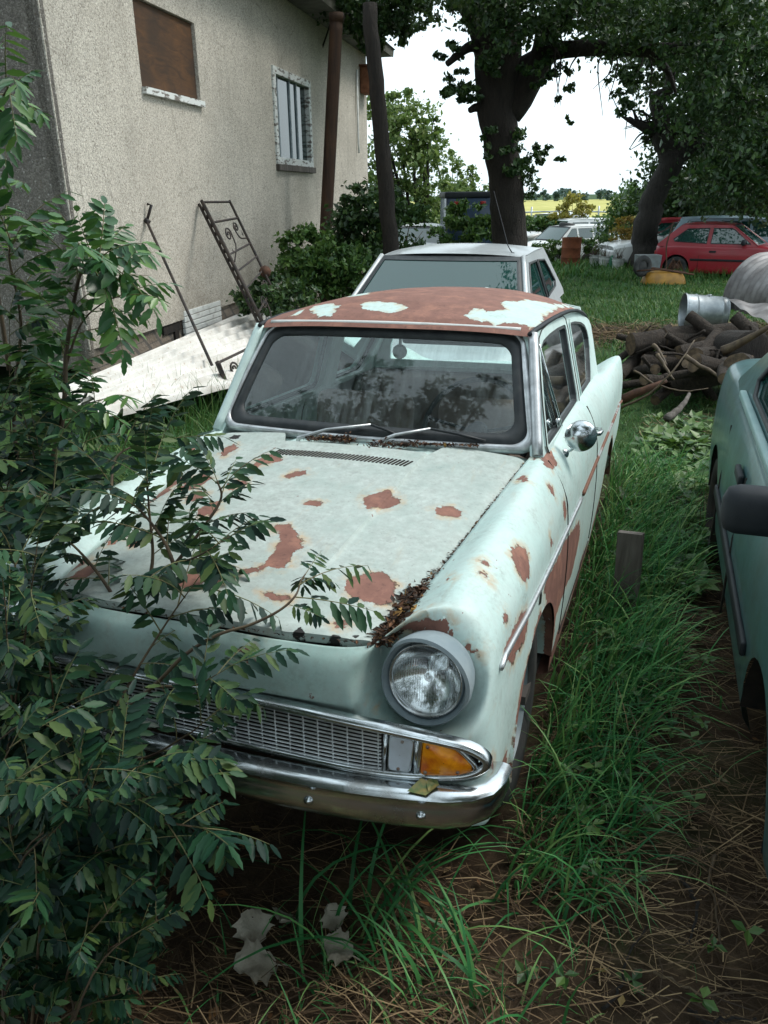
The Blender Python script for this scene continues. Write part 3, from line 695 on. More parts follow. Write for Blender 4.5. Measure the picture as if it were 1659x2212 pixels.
def lensmat():
    m,nt,b,out=newmat('fluted_lamp_glass'); g=N(nt)
    t=g.n('BsdfTransparent'); t.inputs[0].default_value=(.92,.95,.95,1); gl=g.n('BsdfGlossy'); gl.inputs['Roughness'].default_value=.08
    fr=g.n('Fresnel'); fr.inputs[0].default_value=1.6
    co=g.coord('Object'); wv=g.n('TexWave'); wv.inputs['Scale'].default_value=55; wv.bands_direction='X'; g.l(co,wv.inputs[0])
    bp=g.bump(wv.outputs['Fac'],.30,.003); g.l(bp,gl.inputs['Normal']); g.l(bp,fr.inputs['Normal'])
    df=g.n('BsdfRefraction'); df.inputs['IOR'].default_value=1.35; df.inputs['Roughness'].default_value=.12; g.l(bp,df.inputs['Normal'])
    ms=g.n('MixShader'); g.l(g.math('ADD',fr.outputs[0],.12),ms.inputs[0]); g.l(df.outputs[0],ms.inputs[1]); g.l(gl.outputs[0],ms.inputs[2]); 
    m2=g.n('MixShader'); m2.inputs[0].default_value=.60; g.l(ms.outputs[0],m2.inputs[1]); g.l(t.outputs[0],m2.inputs[2]); g.l(m2.outputs[0],out.inputs[0]); return m
M['lens']=lensmat(); M['reflector']=simple('lamp_reflector',(.95,.97,.98),(.80,.82,.83),12,.10,1)
for sx in (1,-1): headlight(sx)
# grille, front lamps, bumper
def fy(x): return -.700-.012+ (.0 if abs(x)<.35 else (abs(x)-.35)**2*.30)      # front face Y
def zt(x): return .622+ .004-(abs(x)/.7)**4*.035
def zb(x): return .512+ (abs(x)/.7)**6*.03
def gpt(x,v,d=0):                               # v 0 bottom..1 top
    return Vector((x,fy(x)-d,zb(x)+(zt(x)-zb(x))*v))
gr=empty('grille',(0,0,0)); gr.parent=car
b=MB(); xs=np.linspace(-.70,.70,91)
b.grid([[gpt(x,v,-.018) for x in xs] for v in (-.05,.5,1.05)]); b.build('grille_backing',M['black'],gr)
b=MB()
for i in range(11):
    v=.06+.88*i/10; zz=.0011
    P=[[gpt(x,v,.002)+Vector((0,dy,dz)) for x in np.linspace(-.497,.497,50)] for dy,dz in ((0,-.0021),(-.004,0),(0,.0021))]
    b.grid(P)
for i in range(29):
    x=-.49+i*.035; b.tube([gpt(x,.02,.004),gpt(x,.98,.004)],.0018,4)
b.build('grille_bars',M['bright'],gr,smooth=False)
# surround: closed loop around oval
lp=[]
for x in np.linspace(-.66,.66,60): lp.append((x,1.0))
for a in np.linspace(80,-80,14): lp.append((.66+.055*math.cos(math.radians(a)),.5+.5*math.sin(math.radians(a))))
for x in np.linspace(.66,-.66,60): lp.append((x,0.0))
for a in np.linspace(260,100,14): lp.append((-.66+.055*math.cos(math.radians(a)),.5+.5*math.sin(math.radians(a))))
def gp2(x,v,d=0): 
    xx=max(-.72,min(.72,x)); return gpt(xx,v,d)
ins=[]; 
prof=[(0.015,-.015),(.016,.004),(.011,.012),(.003,.014),(-.003,.008),(-.005,-.010)]
P=[]
k=len(lp); W=[gp2(x,v) for x,v in lp]
for (o_,d_) in prof:
    row=[]
    for i in range(k):
        t=(W[(i+1)%k]-W[i-1]).normalized(); n_=Vector((0,-1,0)); s_=t.cross(n_).normalized()
        c=Vector((0,0,.567)); 
        if s_.z*(W[i].z-.567)+ (s_.x*(W[i].x) if abs(W[i].x)>.66 else 0)<0: s_=-s_
        row.append(W[i]+s_*o_+n_*d_)
    P.append(row)
b.__init__(); b.grid(P,wrap=True); b.build('grille_surround',M['chrome'],gr)
for sx in (1,-1):
    def bl(x0,x1,x2,x3,v0=.06,v1=.94,d=.004): return [gpt(sx*x0,v0,d),gpt(sx*x1,v0,d),gpt(sx*x2,v1,d),gpt(sx*x3,v1,d)]
    # divider posts
    for xa in (.502,.570):
        b=MB(); b.tube([gpt(sx*xa,.0,.004),gpt(sx*(xa+.006),1.0,.004)],.0052,6); b.build('grille_post',M['chrome'],gr)
def rpoly(pts,r,n=4):
    out=[];k=len(pts)
    for i in range(k):
        p=Vector(pts[i]);a=(Vector(pts[i-1])-p);c=(Vector(pts[(i+1)%k])-p)
        la=min(r,a.length*.45);lc=min(r,c.length*.45); a=p+a.normalized()*la; c=p+c.normalized()*lc
        for j in range(n+1):
            t=j/n; q=(1-t)**2*a+2*t*(1-t)*p+t*t*c; out.append((q.x,q.y))
    return out
def lamp_face(name,mat,sx,poly,d0,d1,par,bulge=0,rim=None):
    f=lambda a,b_,d: Vector((sx*a,fy(a)-d,b_))
    b=MB(); n_=len(poly); c=Vector((sum(p[0] for p in poly)/n_,sum(p[1] for p in poly)/n_)); P=[]
    for k,dd in ((1.0,d0),(1.0,d1),(.93,d1+.003),(.6,d1+.003+bulge*.7),(.02,d1+.003+bulge)):
        P.append([f(c.x+(p[0]-c.x)*k,c.y+(p[1]-c.y)*k,dd) for p in poly])
    b.grid(P,wrap=True); return b.build(name,mat,par,fix=True,angle=40)
M['amber']=simple('amber_lens',(1.0,.36,.008),(.62,.12,.004),26,.22,0,.15,60,lo=.40,hi=.62)
M['amber'].node_tree.nodes['Principled BSDF'].inputs['Transmission Weight'].default_value=.15
M['blank']=simple('pale_grey_panel',(.55,.60,.66),(.40,.42,.44),12,.45,0,.05,80,lo=.5,hi=.8)
M['screw']=simple('screw_steel',(.35,.30,.26),(.18,.10,.07),40,.5,.8)
for sx in (1,-1):
    pl=rpoly([(.513,.524),(.560,.526),(.569,.607),(.516,.611)],.010); q=lamp_face('side_panel',M['blank'],sx,pl,-.004,.006,gr)
    for (a,z) in ((.545,.602),(.536,.532)): b=MB(); b.lathe([(0,.004),(.0035,.003),(.004,0)],10,Matrix.Translation((sx*a,fy(a)-.008,z))@Matrix.Rotation(PI/2,4,'X')); b.build('screw',M['screw'],q)
    b=MB(); b.loop([(sx*a,fy(a)-.004,z) for a,z in pl],.003,6); b.build('panel_rim',M['chrome'],q)
    pl=rpoly([(.583,.522),(.664,.528),(.692,.548),(.690,.562),(.660,.592),(.625,.608),(.590,.612),(.586,.57)],.012,3)
    q=lamp_face('indicator',M['amber'],sx,[(p[0],p[1]) for p in pl],-.004,.006,gr,.010)
    b=MB(); c=(.635,.565)
    b.loop([(sx*(c[0]+(a-c[0])*1.13),fy(a)-.003,c[1]+(z-c[1])*1.16) for a,z in pl],.0065,6); b.build('indicator_rim',M['chrome'],q)
    for (a,z) in ((.600,.600),(.596,.536),(.664,.545)): b=MB(); b.lathe([(0,.004),(.0035,.003),(.004,0)],10,Matrix.Translation((sx*a,fy(a)-.013,z))@Matrix.Rotation(PI/2,4,'X')); b.build('screw',M['screw'],q)
# bumper
bx=[]; 
for x in np.linspace(-.64,.64,65): bx.append((x,-.775+.055*(abs(x)/.64)**3.0))
def wrapend(sx):
    return [(sx*.690,-.697),(sx*.722,-.665),(sx*.738,-.62),(sx*.742,-.57)]
path=[tuple(p) for p in wrapend(-1)[::-1]]+bx+wrapend(1)
prof=[(-.035,.505),(-.010,.5125),(.012,.509),(.022,.497),(.010,.480),(.0135,.465),(.0165,.44),(.010,.418),(-.010,.402),(-.04,.398)]
P=[]
pv=[Vector((x,y,0)) for x,y in path]
for (o_,z) in prof:
    row=[]
    for i,p in enumerate(pv):
        t=(pv[min(i+1,len(pv)-1)]-pv[max(i-1,0)]).normalized(); n_=Vector((t.y,-t.x,0))
        e=min(i,len(pv)-1-i); k=1 if e>4 else .80+.05*e
        row.append(p+n_*o_*k+Vector((0,0,.455+(z-.455)*k)))
    P.append(row)
b=MB(); b.grid(P); 
b.F.append(tuple(len(b.V)-1-j*len(pv) for j in range(len(prof)))); b.F.append(tuple(j*len(pv) for j in range(len(prof))))
bump_=b.build('front_bumper',M['bumperm'] if 'bumperm' in M else M['chrome'],car,angle=60)
for x in (-.60,-.35,.352,.598):
    b=MB(); yy=itp(abs(x),[0,.32,.5,.64],[-.775,-.768,-.749,-.72])
    b.lathe([(0,.008),(.006,.007),(.010,.003),(.0115,0),(.0115,-.004)],18,Matrix.Translation((x,yy-.0165,.452))@Matrix.Rotation(PI/2,4,'X')); b.build('bumper_bolt',M['chrome'],bump_)
b=MB(); pth=[(s*.66,3.06,.46) for s in (-1,)]+[(x,3.17,.46) for x in np.linspace(-.6,.6,9)]+[(.66,3.06,.46)]; b.tube(pth,.04,10); b.build('rear_bumper',M['chrome'],car)
# wipers
for (a,bp_,c) in (((.05,.455,.0),(.17,.485),(.35,.0)),((-.22,.45,0),(-.08,.478),(.08,0))):
    pass
def wiper(x0,x1,x2,mat2):
    A=ws(x0/.59,-.05,.035); A=Vector((x0,.430,hoodz(.3,.45)-.002)); B=ws(x1/.585,.10,.020); Cc=ws(x2/.585,.045,.014)
    b=MB(); b.tube([A+Vector((-.0,0,-.02)),A,A*.6+B*.4+Vector((0,-.004,.012)),B],[.010,.009,.006,.005],6); w=b.build('wiper_arm',M['alu'],car)
    b=MB(); D=ws((x1-.12)/.585,.055,.012); E_=ws((x2)/.585,.03,.012); b.tube([B*.5+D*.5+Vector((0,0,.0)),B,B*.5+E_*.5+Vector((0,-.004,.004)),E_],.005,5); b.build('wiper_blade',M['rubber'],w)
wiper(-.235,.03,.14,0); wiper(.05,.25,.44,0)
# door mirror, handle
b=MB(); mc=Vector((.728,.70,.958)); base=Vector((.676,.715,.888)); 
b.lathe([(.020,-.004),(.018,.004),(.010,.012),(0,.014)],16,Matrix.Translation(base)@Matrix.Rotation(PI/2,4,'Y')); b.tube([base,base+Vector((.022,-.02,.02)),mc+Vector((0,-.018,-.01))],.0055,8)
mr=b.build('mirror_arm',M['chrome'],doorR)
b=MB(); b.lathe([(0,-.024),(.012,-.0235),(.032,-.020),(.047,-.010),(.055,0.0),(.056,.006),(.053,.008),(0,.008)],40,Matrix.Translation(mc)@Matrix.Rotation(math.radians(12),4,'Z')@Matrix.Rotation(-PI/2,4,'X')); b.build('mirror_head',M['chrome'],mr)
b=MB(); hx=sx_at(1.38,.825); b.tube([(hx-.005,1.31,.825),(hx+.030,1.325,.827),(hx+.034,1.37,.827),(hx+.024,1.42,.825),(hx+.006,1.43,.825)],[.008,.010,.010,.009,.006],8); b.lathe([(.022,0),(.020,.008),(0,.012)],16,Matrix.Translation((hx-.004,1.315,.825))@Matrix.Rotation(PI/2,4,'Y')); b.build('door_handle',M['chrome'],doorR)
# wheels
def wheel(par,x,y,z,r=.285,w=.14,sx=1,rimmat='greybez',tyre='tyre',cap=True):
    Mx=Matrix.Translation((x,y,z))@Matrix.Rotation(sx*PI/2,4,'Y')
    b=MB(); h=w/2; b.lathe([(r*.64,-h*.8),(r*.72,-h),(r*.93,-h),(r,-h*.7),(r,h*.7),(r*.93,h),(r*.72,h),(r*.64,h*.8)],40,Mx); t=b.build('tyre',M[tyre],par,angle=50)
    b=MB(); b.lathe([(r*.66,h*.75),(r*.62,h*.8),(r*.58,h*.4),(r*.40,h*.35),(r*.34,h*.6),(r*.15,h*.75),(0,h*.78)],32,Mx); b.build('wheel_rim',M[rimmat],t,angle=50)
    return t
for sx in (1,-1):
    for y in (0,2.30): wheel(car,sx*.615,y,.272,sx=sx)
def plane_sd(ob,attr,polys,mirror=False,invert=False,maxd=.09):
    me=ob.data; n=len(me.vertices); V=np.empty(n*3,np.float32); me.vertices.foreach_get('co',V); V=V.reshape(-1,3).astype(float)
    D=np.full(n,.3)
    for q in polys:
        if len(q)<3: continue
        Q=np.array(q,float); c=Q.mean(0); u,s_,vt_=np.linalg.svd(Q-c); B=vt_[:2].T; nn=vt_[2]
        ctr=V-c; r=np.linalg.norm(Q-c,axis=1).max()+.08
        near=(np.linalg.norm(ctr,axis=1)<r)&(np.abs(ctr@nn)<maxd)
        if not near.any(): continue
        d=sdpoly(ctr[near]@B,(Q-c)@B); D[near]=np.minimum(D[near],d)
    if invert: D=-np.minimum(D,.1)
    a=me.attributes.get(attr)
    if a is None: a=me.attributes.new(attr,'FLOAT','POINT'); old=np.full(n,.3,np.float32)
    else: old=np.empty(n,np.float32); a.data.foreach_get('value',old)
    a.data.foreach_set('value',(np.minimum(old,D) if not invert else D).astype(np.float32))
def mirx(L): return [[(-p[0],p[1],p[2]) for p in q] for q in L]
blobs=[]
for _ in range(22):                            # extra wear on the parts hidden by the shrub and on the far wing
    a=rng.uniform(-.62,-.35); y=rng.uniform(-.55,.4); r=rng.uniform(.012,.04)
    blobs.append([(a+r*math.cos(t)*rng.uniform(.6,1.3),y+1.6*r*math.sin(t)*rng.uniform(.6,1.3),.85) for t in np.linspace(0,5.4,7)])
for o in (hood,nosep,body,doorR,doorL,roof,cowl): plane_sd(o,'rust',[]); plane_sd(o,'hole',[])
plane_sd(hood,'rust',RP['hood_rust']); plane_sd(hood,'hole',RP['hood_hole'],maxd=.03); plane_sd(hood,'rust',blobs[:12])
plane_sd(nosep,'rust',RP['nose_rust'])
for o in (body,doorR,nosep): plane_sd(o,'rust',RP['skin_rust'],maxd=.05)
plane_sd(body,'hole',RP['skin_hole'],maxd=.03)
for o in (body,doorL): plane_sd(o,'rust',mirx(RP['skin_rust'][1:10]),maxd=.05)
plane_sd(roof,'rust',RP['roof_paint'],invert=True,maxd=.2)
me=roof.data; n_=len(me.vertices); V_=np.empty(n_*3,np.float32); me.vertices.foreach_get('co',V_); V_=V_.reshape(-1,3); a_=me.attributes['rust']; o_=np.empty(n_,np.float32); a_.data.foreach_get('value',o_)
s_=np.array([noise.noise(Vector((x*34+y*9,y*5,1)))*.022+noise.noise(Vector((x*70+y*16,y*9,4)))*.012 for x,y,z in V_],np.float32)*np.where(np.abs(V_[:,0])>.27,1.25,.35)
a_.data.foreach_set('value',(o_+s_).astype(np.float32))
# sills and lower edges rust through
for o in (body,doorR,doorL):
    me=o.data; n=len(me.vertices); V=np.empty(n*3,np.float32); me.vertices.foreach_get('co',V); V=V.reshape(-1,3)
    a=me.attributes['rust']; old=np.empty(n,np.float32); a.data.foreach_get('value',old)
    d=(V[:,2]-.285)*.8+.03*np.sin(V[:,1]*9)+.012; d=np.where((np.abs(V[:,0])>.6),d,.3)
    # ring round the wheel arches
    for (yc,zc,ry,rz) in ARCH:
        e=(np.hypot((V[:,1]-yc)/ry,(V[:,2]-zc)/rz)-1)*.33-.006+.01*np.sin(V[:,1]*31); d=np.minimum(d,np.where(np.abs(V[:,0])>.6,e,.3))
    a.data.foreach_set('value',np.minimum(old,d.astype(np.float32)))
# fallen leaf litter packed against the wing and the wipers
def litter(name,pts,n,sp,mat,label,size=(.004,.018)):
    V=[];F=[]
    P=[Vector(p) for p in pts]
    for i in range(n):
        j=random.randrange(len(P)-1); p=P[j].lerp(P[j+1],random.random()); s_=sp[j]
        p=p+Vector((random.gauss(0,s_),random.gauss(0,s_),abs(random.gauss(0,s_*.5))))
        L=random.uniform(*size); w=L*random.uniform(.12,.55)
        q=Matrix.Rotation(random.uniform(0,6.3),3,'Z')@Matrix.Rotation(random.gauss(0,.6),3,'X')@Matrix.Rotation(random.gauss(0,.6),3,'Y')
        c=[q@Vector(v) for v in ((-L,0,0),(0,-w,w*.4),(L,0,0),(0,w,w*.3))]
        b=len(V); V+=[RC@(p+v)+Vector((cx,cy,-cp_*1.1)) for v in c]; F.append((b,b+1,b+2,b+3))
    return from_np(name,V,F,mat,o=V[0],label=label,cat='leaf litter',kind='stuff')
m,nt,b_,out=newmat('rotting_leaves'); g=N(nt); geo=g.n('NewGeometry')
g.l(g.ramp(geo.outputs['Random Per Island'],[(0,(.015,.009,.006)),(.5,(.05,.024,.012)),(.8,(.085,.036,.016)),(.95,(.17,.07,.024)),(1,(.34,.20,.05))]),b_.inputs['Base Color']); b_.inputs['Roughness'].default_value=.8
M['litter']=m
def gp(y,dx=0,dz=.0): x=itp(y,GY,GX); return (x+dx,y,itp(y,GY,GZ)-.004+dz)
litter('leaf_litter',[gp(-.60,-.005),gp(-.54),gp(-.45,-.004),gp(-.38,-.01)],1500,[.011,.014,.018,.014],M['litter'],'dark leaf litter packed in the gutter beside the old car headlight')
litter('leaf_litter',[gp(-.38,-.008),gp(-.25),gp(-.1),gp(.1),gp(.3),gp(.45)],700,[.009,.004,.0032,.003,.003],M['litter'],'thin line of brown litter in the bonnet seam of the old car',(.002,.009))
litter('leaf_litter',[(-.20,.425,.938),(-.10,.435,.942),(-.03,.435,.940)],420,[.012,.016],M['litter'],'brown needles and leaves heaped under the left wiper',(.003,.014))
litter('leaf_litter',[(.05,.41,.938),(.15,.425,.941),(.22,.455,.947),(.42,.478,.953)],480,[.016,.010,.004],M['litter'],'brown needles and leaves heaped under the right wiper',(.003,.014))
litter('leaf_litter',[(-.45,-.58,.775),(-.2,-.655,.772),(.1,-.664,.775),(.42,-.62,.77)],260,[.003,.003,.004],M['litter'],'brown litter along the front edge of the old car bonnet',(.002,.008))
# ================================================================ ground, field, sky-line
def ground_mat():
    m,nt,b,out=newmat('yard_ground'); g=N(nt); co=g.coord('Object')
    n1=g.noise(co,.55,6,.6); n2=g.noise(co,9,7,.7); n3=g.noise(co,60,5,.7)
    soil=g.ramp(n2,[(.3,(.022,.014,.009)),(.55,(.06,.040,.024)),(.75,(.12,.085,.05))])
    gr=g.ramp(n3,[(.3,(.012,.035,.010)),(.7,(.045,.09,.022))])
    sep=g.n('SeparateXYZ'); g.l(co,sep.inputs[0])
    far=g.rng(sep.outputs[1],3.0,9.0,.0,.45)
    f=g.rng(g.math('ADD',n1,far),.52,.66)
    # bare straw strip across the yard
    d=g.math('ABSOLUTE',g.math('SUBTRACT',sep.outputs[1],11.6)); st=g.math('MULTIPLY',g.rng(d,.5,1.6,1,0),g.rng(n2,.35,.55))
    f=g.math('MULTIPLY',f,g.math('SUBTRACT',1.0,st))
    col=g.mix(f,soil,gr); g.l(col,b.inputs['Base Color']); b.inputs['Roughness'].default_value=.95; b.inputs['Specular IOR Level'].default_value=.2
    g.l(g.bump(n2,.8,.03),b.inputs['Normal']); return m
M['ground']=ground_mat()
xs=list(np.arange(-16,26.1,.25)); xs=[-3000,-600,-150,-50,-25]+xs+[40,80,200,700,3000]
ys=[-600,-60,-20,-8]+list(np.arange(-4,24,.25))+list(np.arange(24,60,1.5))+[80,150,400,1000,3000]
b=MB(); b.grid([[Vector((x,y,gh(x,y))) for x in xs] for y in ys]); b.build('ground',M['ground'],kind='structure')
m,nt,bb,out=newmat('ripening_field'); g=N(nt); co=g.coord('Object',(1,.15,1)); n1=g.noise(co,.5,7,.6)
g.l(g.ramp(n1,[(.3,(.30,.30,.085)),(.7,(.50,.46,.18))]),bb.inputs['Base Color']); bb.inputs['Roughness'].default_value=1; bb.inputs['Specular IOR Level'].default_value=.1
b=MB(); b.grid([[Vector((x,y,-.80)) for x in (-400,-50,50,600)] for y in (50,110,250,390)]); b.build('field',m,kind='structure')
# ================================================================ leaves
LEAF=[(0,0),(.25,.28),(.55,.30),(1,0),(.55,-.30),(.25,-.28)]
def leaves_np(C,D,Nn,Sz,fold=.25):
    """pointed leaves: C centre, D direction, Nn normal, Sz length"""
    C=np.asarray(C);D=np.asarray(D);Nn=np.asarray(Nn);Sz=np.asarray(Sz)[:,None]
    D=D/np.linalg.norm(D,axis=1,keepdims=True); W=np.cross(D,Nn); W/=np.linalg.norm(W,axis=1,keepdims=True)+1e-9; U=np.cross(W,D)
    k=len(C); V=np.empty((k,4,3))
    V[:,0]=C-D*Sz*.5; V[:,1]=C+W*Sz*.30+U*Sz*fold*.3; V[:,2]=C+D*Sz*.5; V[:,3]=C-W*Sz*.30+U*Sz*fold*.3
    F=np.arange(k*4).reshape(k,4); return V.reshape(-1,3),F
def rdir(n): v=rng.normal(size=(n,3)); return v/np.linalg.norm(v,axis=1,keepdims=True)
def clump_pts(cl,n):
    """clusters: (x,y,z,rx,ry,rz,weight) -> leaf centres gathered into smaller sprays"""
    w=np.array([c[6] for c in cl]); w=w/w.sum(); out=[]
    for c,k in zip(cl,(w*n).astype(int)):
        if k<1: continue
        ns=max(3,k//45); d=rdir(ns); r=rng.uniform(.15,1,(ns,1))**.45
        sc=np.array(c[:3])+d*r*np.array(c[3:6])
        rad=(c[3]*c[4]*c[5])**(1/3)
        idx=rng.integers(0,ns,k); out.append(sc[idx]+rng.normal(size=(k,3))*rad*np.array([.13,.13,.085])*rng.uniform(.5,1.6,(ns,1))[idx])
    return np.concatenate(out)
def foliage(name,cl,n,size,mat,parent,o,hang=.3):
    C=clump_pts(cl,n); k=len(C); D=rdir(k); D[:,2]-=hang; Nn=rdir(k); Nn[:,2]+=.8
    V,F=leaves_np(C,D,Nn,rng.uniform(.6,1.35,k)*rng.choice([.7,1,1,1.35],k)*size); return from_np(name,V,F,mat,parent,o if parent is None else o)
LG=lambda n,*c,**k: leafmat(n,list(c),**k)
M['leafdark']=LG('dark_leaves',(.010,.030,.012),(.018,.052,.016),(.035,.085,.022),(.07,.13,.03),trans=.2)
M['leafmid']=LG('green_leaves',(.018,.055,.014),(.035,.095,.022),(.07,.15,.03),(.13,.22,.05),trans=.3)
M['leafbright']=LG('pale_green_leaves',(.05,.10,.025),(.09,.16,.04),(.16,.24,.06),(.26,.33,.10),trans=.35)
M['leafyellow']=LG('yellow_leaves',(.16,.18,.03),(.30,.27,.05),(.42,.34,.06),trans=.35)
M['leaforange']=LG('yellowing_leaves',(.20,.12,.02),(.36,.22,.03),(.26,.24,.05),trans=.3)
M['leafblue']=LG('haze_tinted_leaves',(.03,.07,.06),(.05,.10,.085),(.08,.13,.11),trans=.1)  # distance haze painted into the leaf colour as a blue tint
def limb(b,pts,r,n=10,wob=.04):
    P=cr(pts,5); k=len(P); rr=[itp(i/(k-1),np.linspace(0,1,len(r)),r) for i in range(k)]
    P=[p+Vector((nz(p.z*3,p.x,1)*wob*rr[i]*8,nz(p.z*3+7,p.y,1)*wob*rr[i]*8,0)) for i,p in enumerate(P)]
    b.tube(P,rr,n)
def twigs(b,cl,src,n,r=.02,k=6):
    for i in range(n):
        c=random.choice(cl); s_=Vector(random.choice(src)); t=Vector((c[0]+random.gauss(0,c[3]*.5),c[1]+random.gauss(0,c[4]*.5),c[2]+random.gauss(0,c[5]*.5)))
        mid=s_.lerp(t,.5)+Vector((random.gauss(0,.3),random.gauss(0,.3),random.uniform(0,.5)))
        b.tube(cr([s_,mid,t],4),[r*(1-.85*j/8) for j in range(9)],5)
# ---- big central tree
T=lambda x,y,Y: tuple(gy(x,y,Y))
def W_(x,y,Y,r,ry=None,rz=None,w=1): p=gy(x,y,Y); return (p.x,p.y,p.z,r,ry or r,rz or r*.7,w)
base=Vector((gy(1100,600,15).x,15,-.28))
tr=empty('big_tree',base,'massive dark tree with a long horizontal limb behind the silver hatchback','tree')
b=MB(); limb(b,[(base.x+.02,15,-.4),T(1099,520,15),T(1092,400,15),T(1080,300,15),T(1072,200,15),T(1075,100,15),T(1070,0,15),T(1060,-200,15.2)],[.40,.315,.295,.30,.36,.40,.36,.28],18,.03)
limb(b,[T(1100,240,15),T(1150,160,14.9),T(1190,70,14.8),T(1230,0,14.6),T(1290,-120,14.3)],[.26,.22,.19,.17,.12],12)
limb(b,[T(1120,150,15),T(1180,115,14.8),T(1250,105,14.4),T(1330,103,14),T(1400,108,13.8),T(1480,103,13.5),T(1580,95,13.2),T(1680,120,12.8)],[.17,.14,.12,.11,.10,.085,.05,.02],12)
limb(b,[T(1400,108,13.8),T(1440,150,13.7),T(1460,200,13.6)],[.07,.05,.02],8)
limb(b,[T(1060,105,15),T(1020,100,14.8),T(990,118,14.7),T(965,138,14.6)],[.13,.085,.06,.05],8)
limb(b,[T(1050,110,15),T(1020,50,15),T(995,0,15),T(970,-80,15)],[.14,.11,.09,.06],9)
limb(b,[T(1068,235,15),T(1030,232,14.9),T(1015,238,14.8)],[.1,.07,.05],8)
for q in range(9):
    x0=random.choice([1200,1260,1320,1390]); limb(b,[T(x0,105,14.3),T(x0+random.randint(-30,30),140,14.2),T(x0+random.randint(-40,40),random.randint(160,260),14.1)],[.02,.012,.004],5)
b.build('trunk',M['bark'],tr,o=base)
cl=[W_(1000,180,15,.30,w=.42),W_(975,190,14.8,.22,w=.35),W_(1010,205,14.7,.2,w=.25),W_(1110,340,14.7,.26,.3,.6,w=.6),W_(1150,370,14.8,.24,.3,.42,w=.5),W_(1170,320,14.7,.16,.2,.16,w=.1),W_(1060,300,14.6,.16,.2,.35,w=.2),W_(1205,345,14.7,.2,.15,.04,w=.04),
  W_(1010,15,14.5,.75,.8,.35,w=.9),W_(960,40,14.6,.45,.5,.3,w=.3),W_(1160,20,14,.9,.9,.45,w=1.3),W_(1260,20,14,1.0,1,.45,w=1.5),W_(1330,60,13.8,.8,1,.40,w=1.2),W_(1190,125,14.4,.35,.4,.35,w=.35),W_(1215,165,14.3,.22,.2,.28,w=.14),W_(1155,160,14.3,.28,w=.3),W_(1090,60,14,.5,w=.6),W_(1060,130,14.4,.3,w=.35),W_(1335,165,13.8,.22,.3,.35,w=.16),W_(1190,215,14.5,.2,.2,.08,w=.05),W_(1230,262,14.5,.14,.2,.07,w=.03),
  W_(1560,70,12.6,.9,.7,.5,w=1.3),W_(1630,110,12.4,.8,.7,.6,w=1.3),W_(1500,40,12.8,.8,.7,.4,w=.9),
  (2.1,8.7,8.8,1.5,1.8,.7,2.2),(-1.4,8.0,9.0,.6,.8,.4,.4),W_(975,120,14.7,.25,w=.2),  # first two: unseen overhead clusters added to reflect in the silver windscreen
  W_(1130,-130,14,2.5,2.5,.8,w=5),W_(1400,-70,13,2,2,.7,w=4),W_(900,-150,14,2,2,.6,w=2)]
foliage('crown',cl,32000,.085,M['leafdark'],tr,base,.5)
# ---- right hand tree
base=Vector((gy(1392,520,24).x,24,-.55))
tr=empty('twisted_tree',base,'leaning twisted tree with a forked dark trunk behind the white coupe','tree')
b=MB(); limb(b,[(base.x,24,-.7),T(1395,500,24),T(1412,430,24),T(1440,370,24),T(1452,335,24)],[.42,.36,.33,.31,.33],14,.05)
limb(b,[T(1450,345,24),T(1432,300,24),T(1428,250,24),T(1415,215,24),T(1445,190,24),T(1450,100,24)],[.30,.26,.24,.20,.15,.1],10,.06)
limb(b,[T(1430,285,24),T(1400,280,24),T(1370,265,24),T(1340,250,24)],[.16,.13,.09,.02],8)
for q in range(10): limb(b,[T(1370+q*5,268,24),T(1345+q*7+random.randint(-12,12),250+random.randint(-40,40),24),T(1325+q*8+random.randint(-20,20),235+random.randint(-60,70),24)],[.03,.018,.006],5)
limb(b,[T(1450,350,24),T(1480,320,24),T(1510,285,24),T(1550,270,24),T(1600,262,24)],[.30,.26,.2,.14,.08],10,.06)
limb(b,[T(1490,315,24),T(1540,318,24),T(1590,300,24)],[.15,.1,.05],8)
for q in range(40):
    x0=random.randint(1340,1560); y0=random.randint(230,330); limb(b,[T(1450,290,24),T((1450+x0)/2+random.randint(-20,20),(290+y0)/2-20,24),T(x0,y0,24)],[.05,.03,.008],5)
b.build('trunk',M['bark2'],tr,o=base)
cl=[W_(1440,40,25,1.6,2,1.2,w=1.8),W_(1540,110,24,1.9,2,2.0,w=3.2),W_(1620,220,21,2.2,2,2.4,w=3.4),W_(1590,290,24,1.3,1.5,1.2,w=1.5),W_(1400,150,26,.6,1,.8,w=.4),W_(1375,120,23,.8,1,.7,w=.4),W_(1350,185,23,.35,.5,.8,w=.14),W_(1345,30,22,.9,1,.6,w=.5),W_(1640,50,21,2.5,2,2,w=3.2),W_(1500,220,26,.9,1,1.0,w=.5),W_(1650,380,21,1.5,1,1.2,w=1.8),W_(1535,390,25,1.2,1,1.2,w=1.0),W_(1570,-80,20,4,3,2,w=4),W_(1395,300,24,.4,.5,.4,w=.06)]
foliage('crown',cl,46000,.14,M['leafdark'],tr,base,.6)
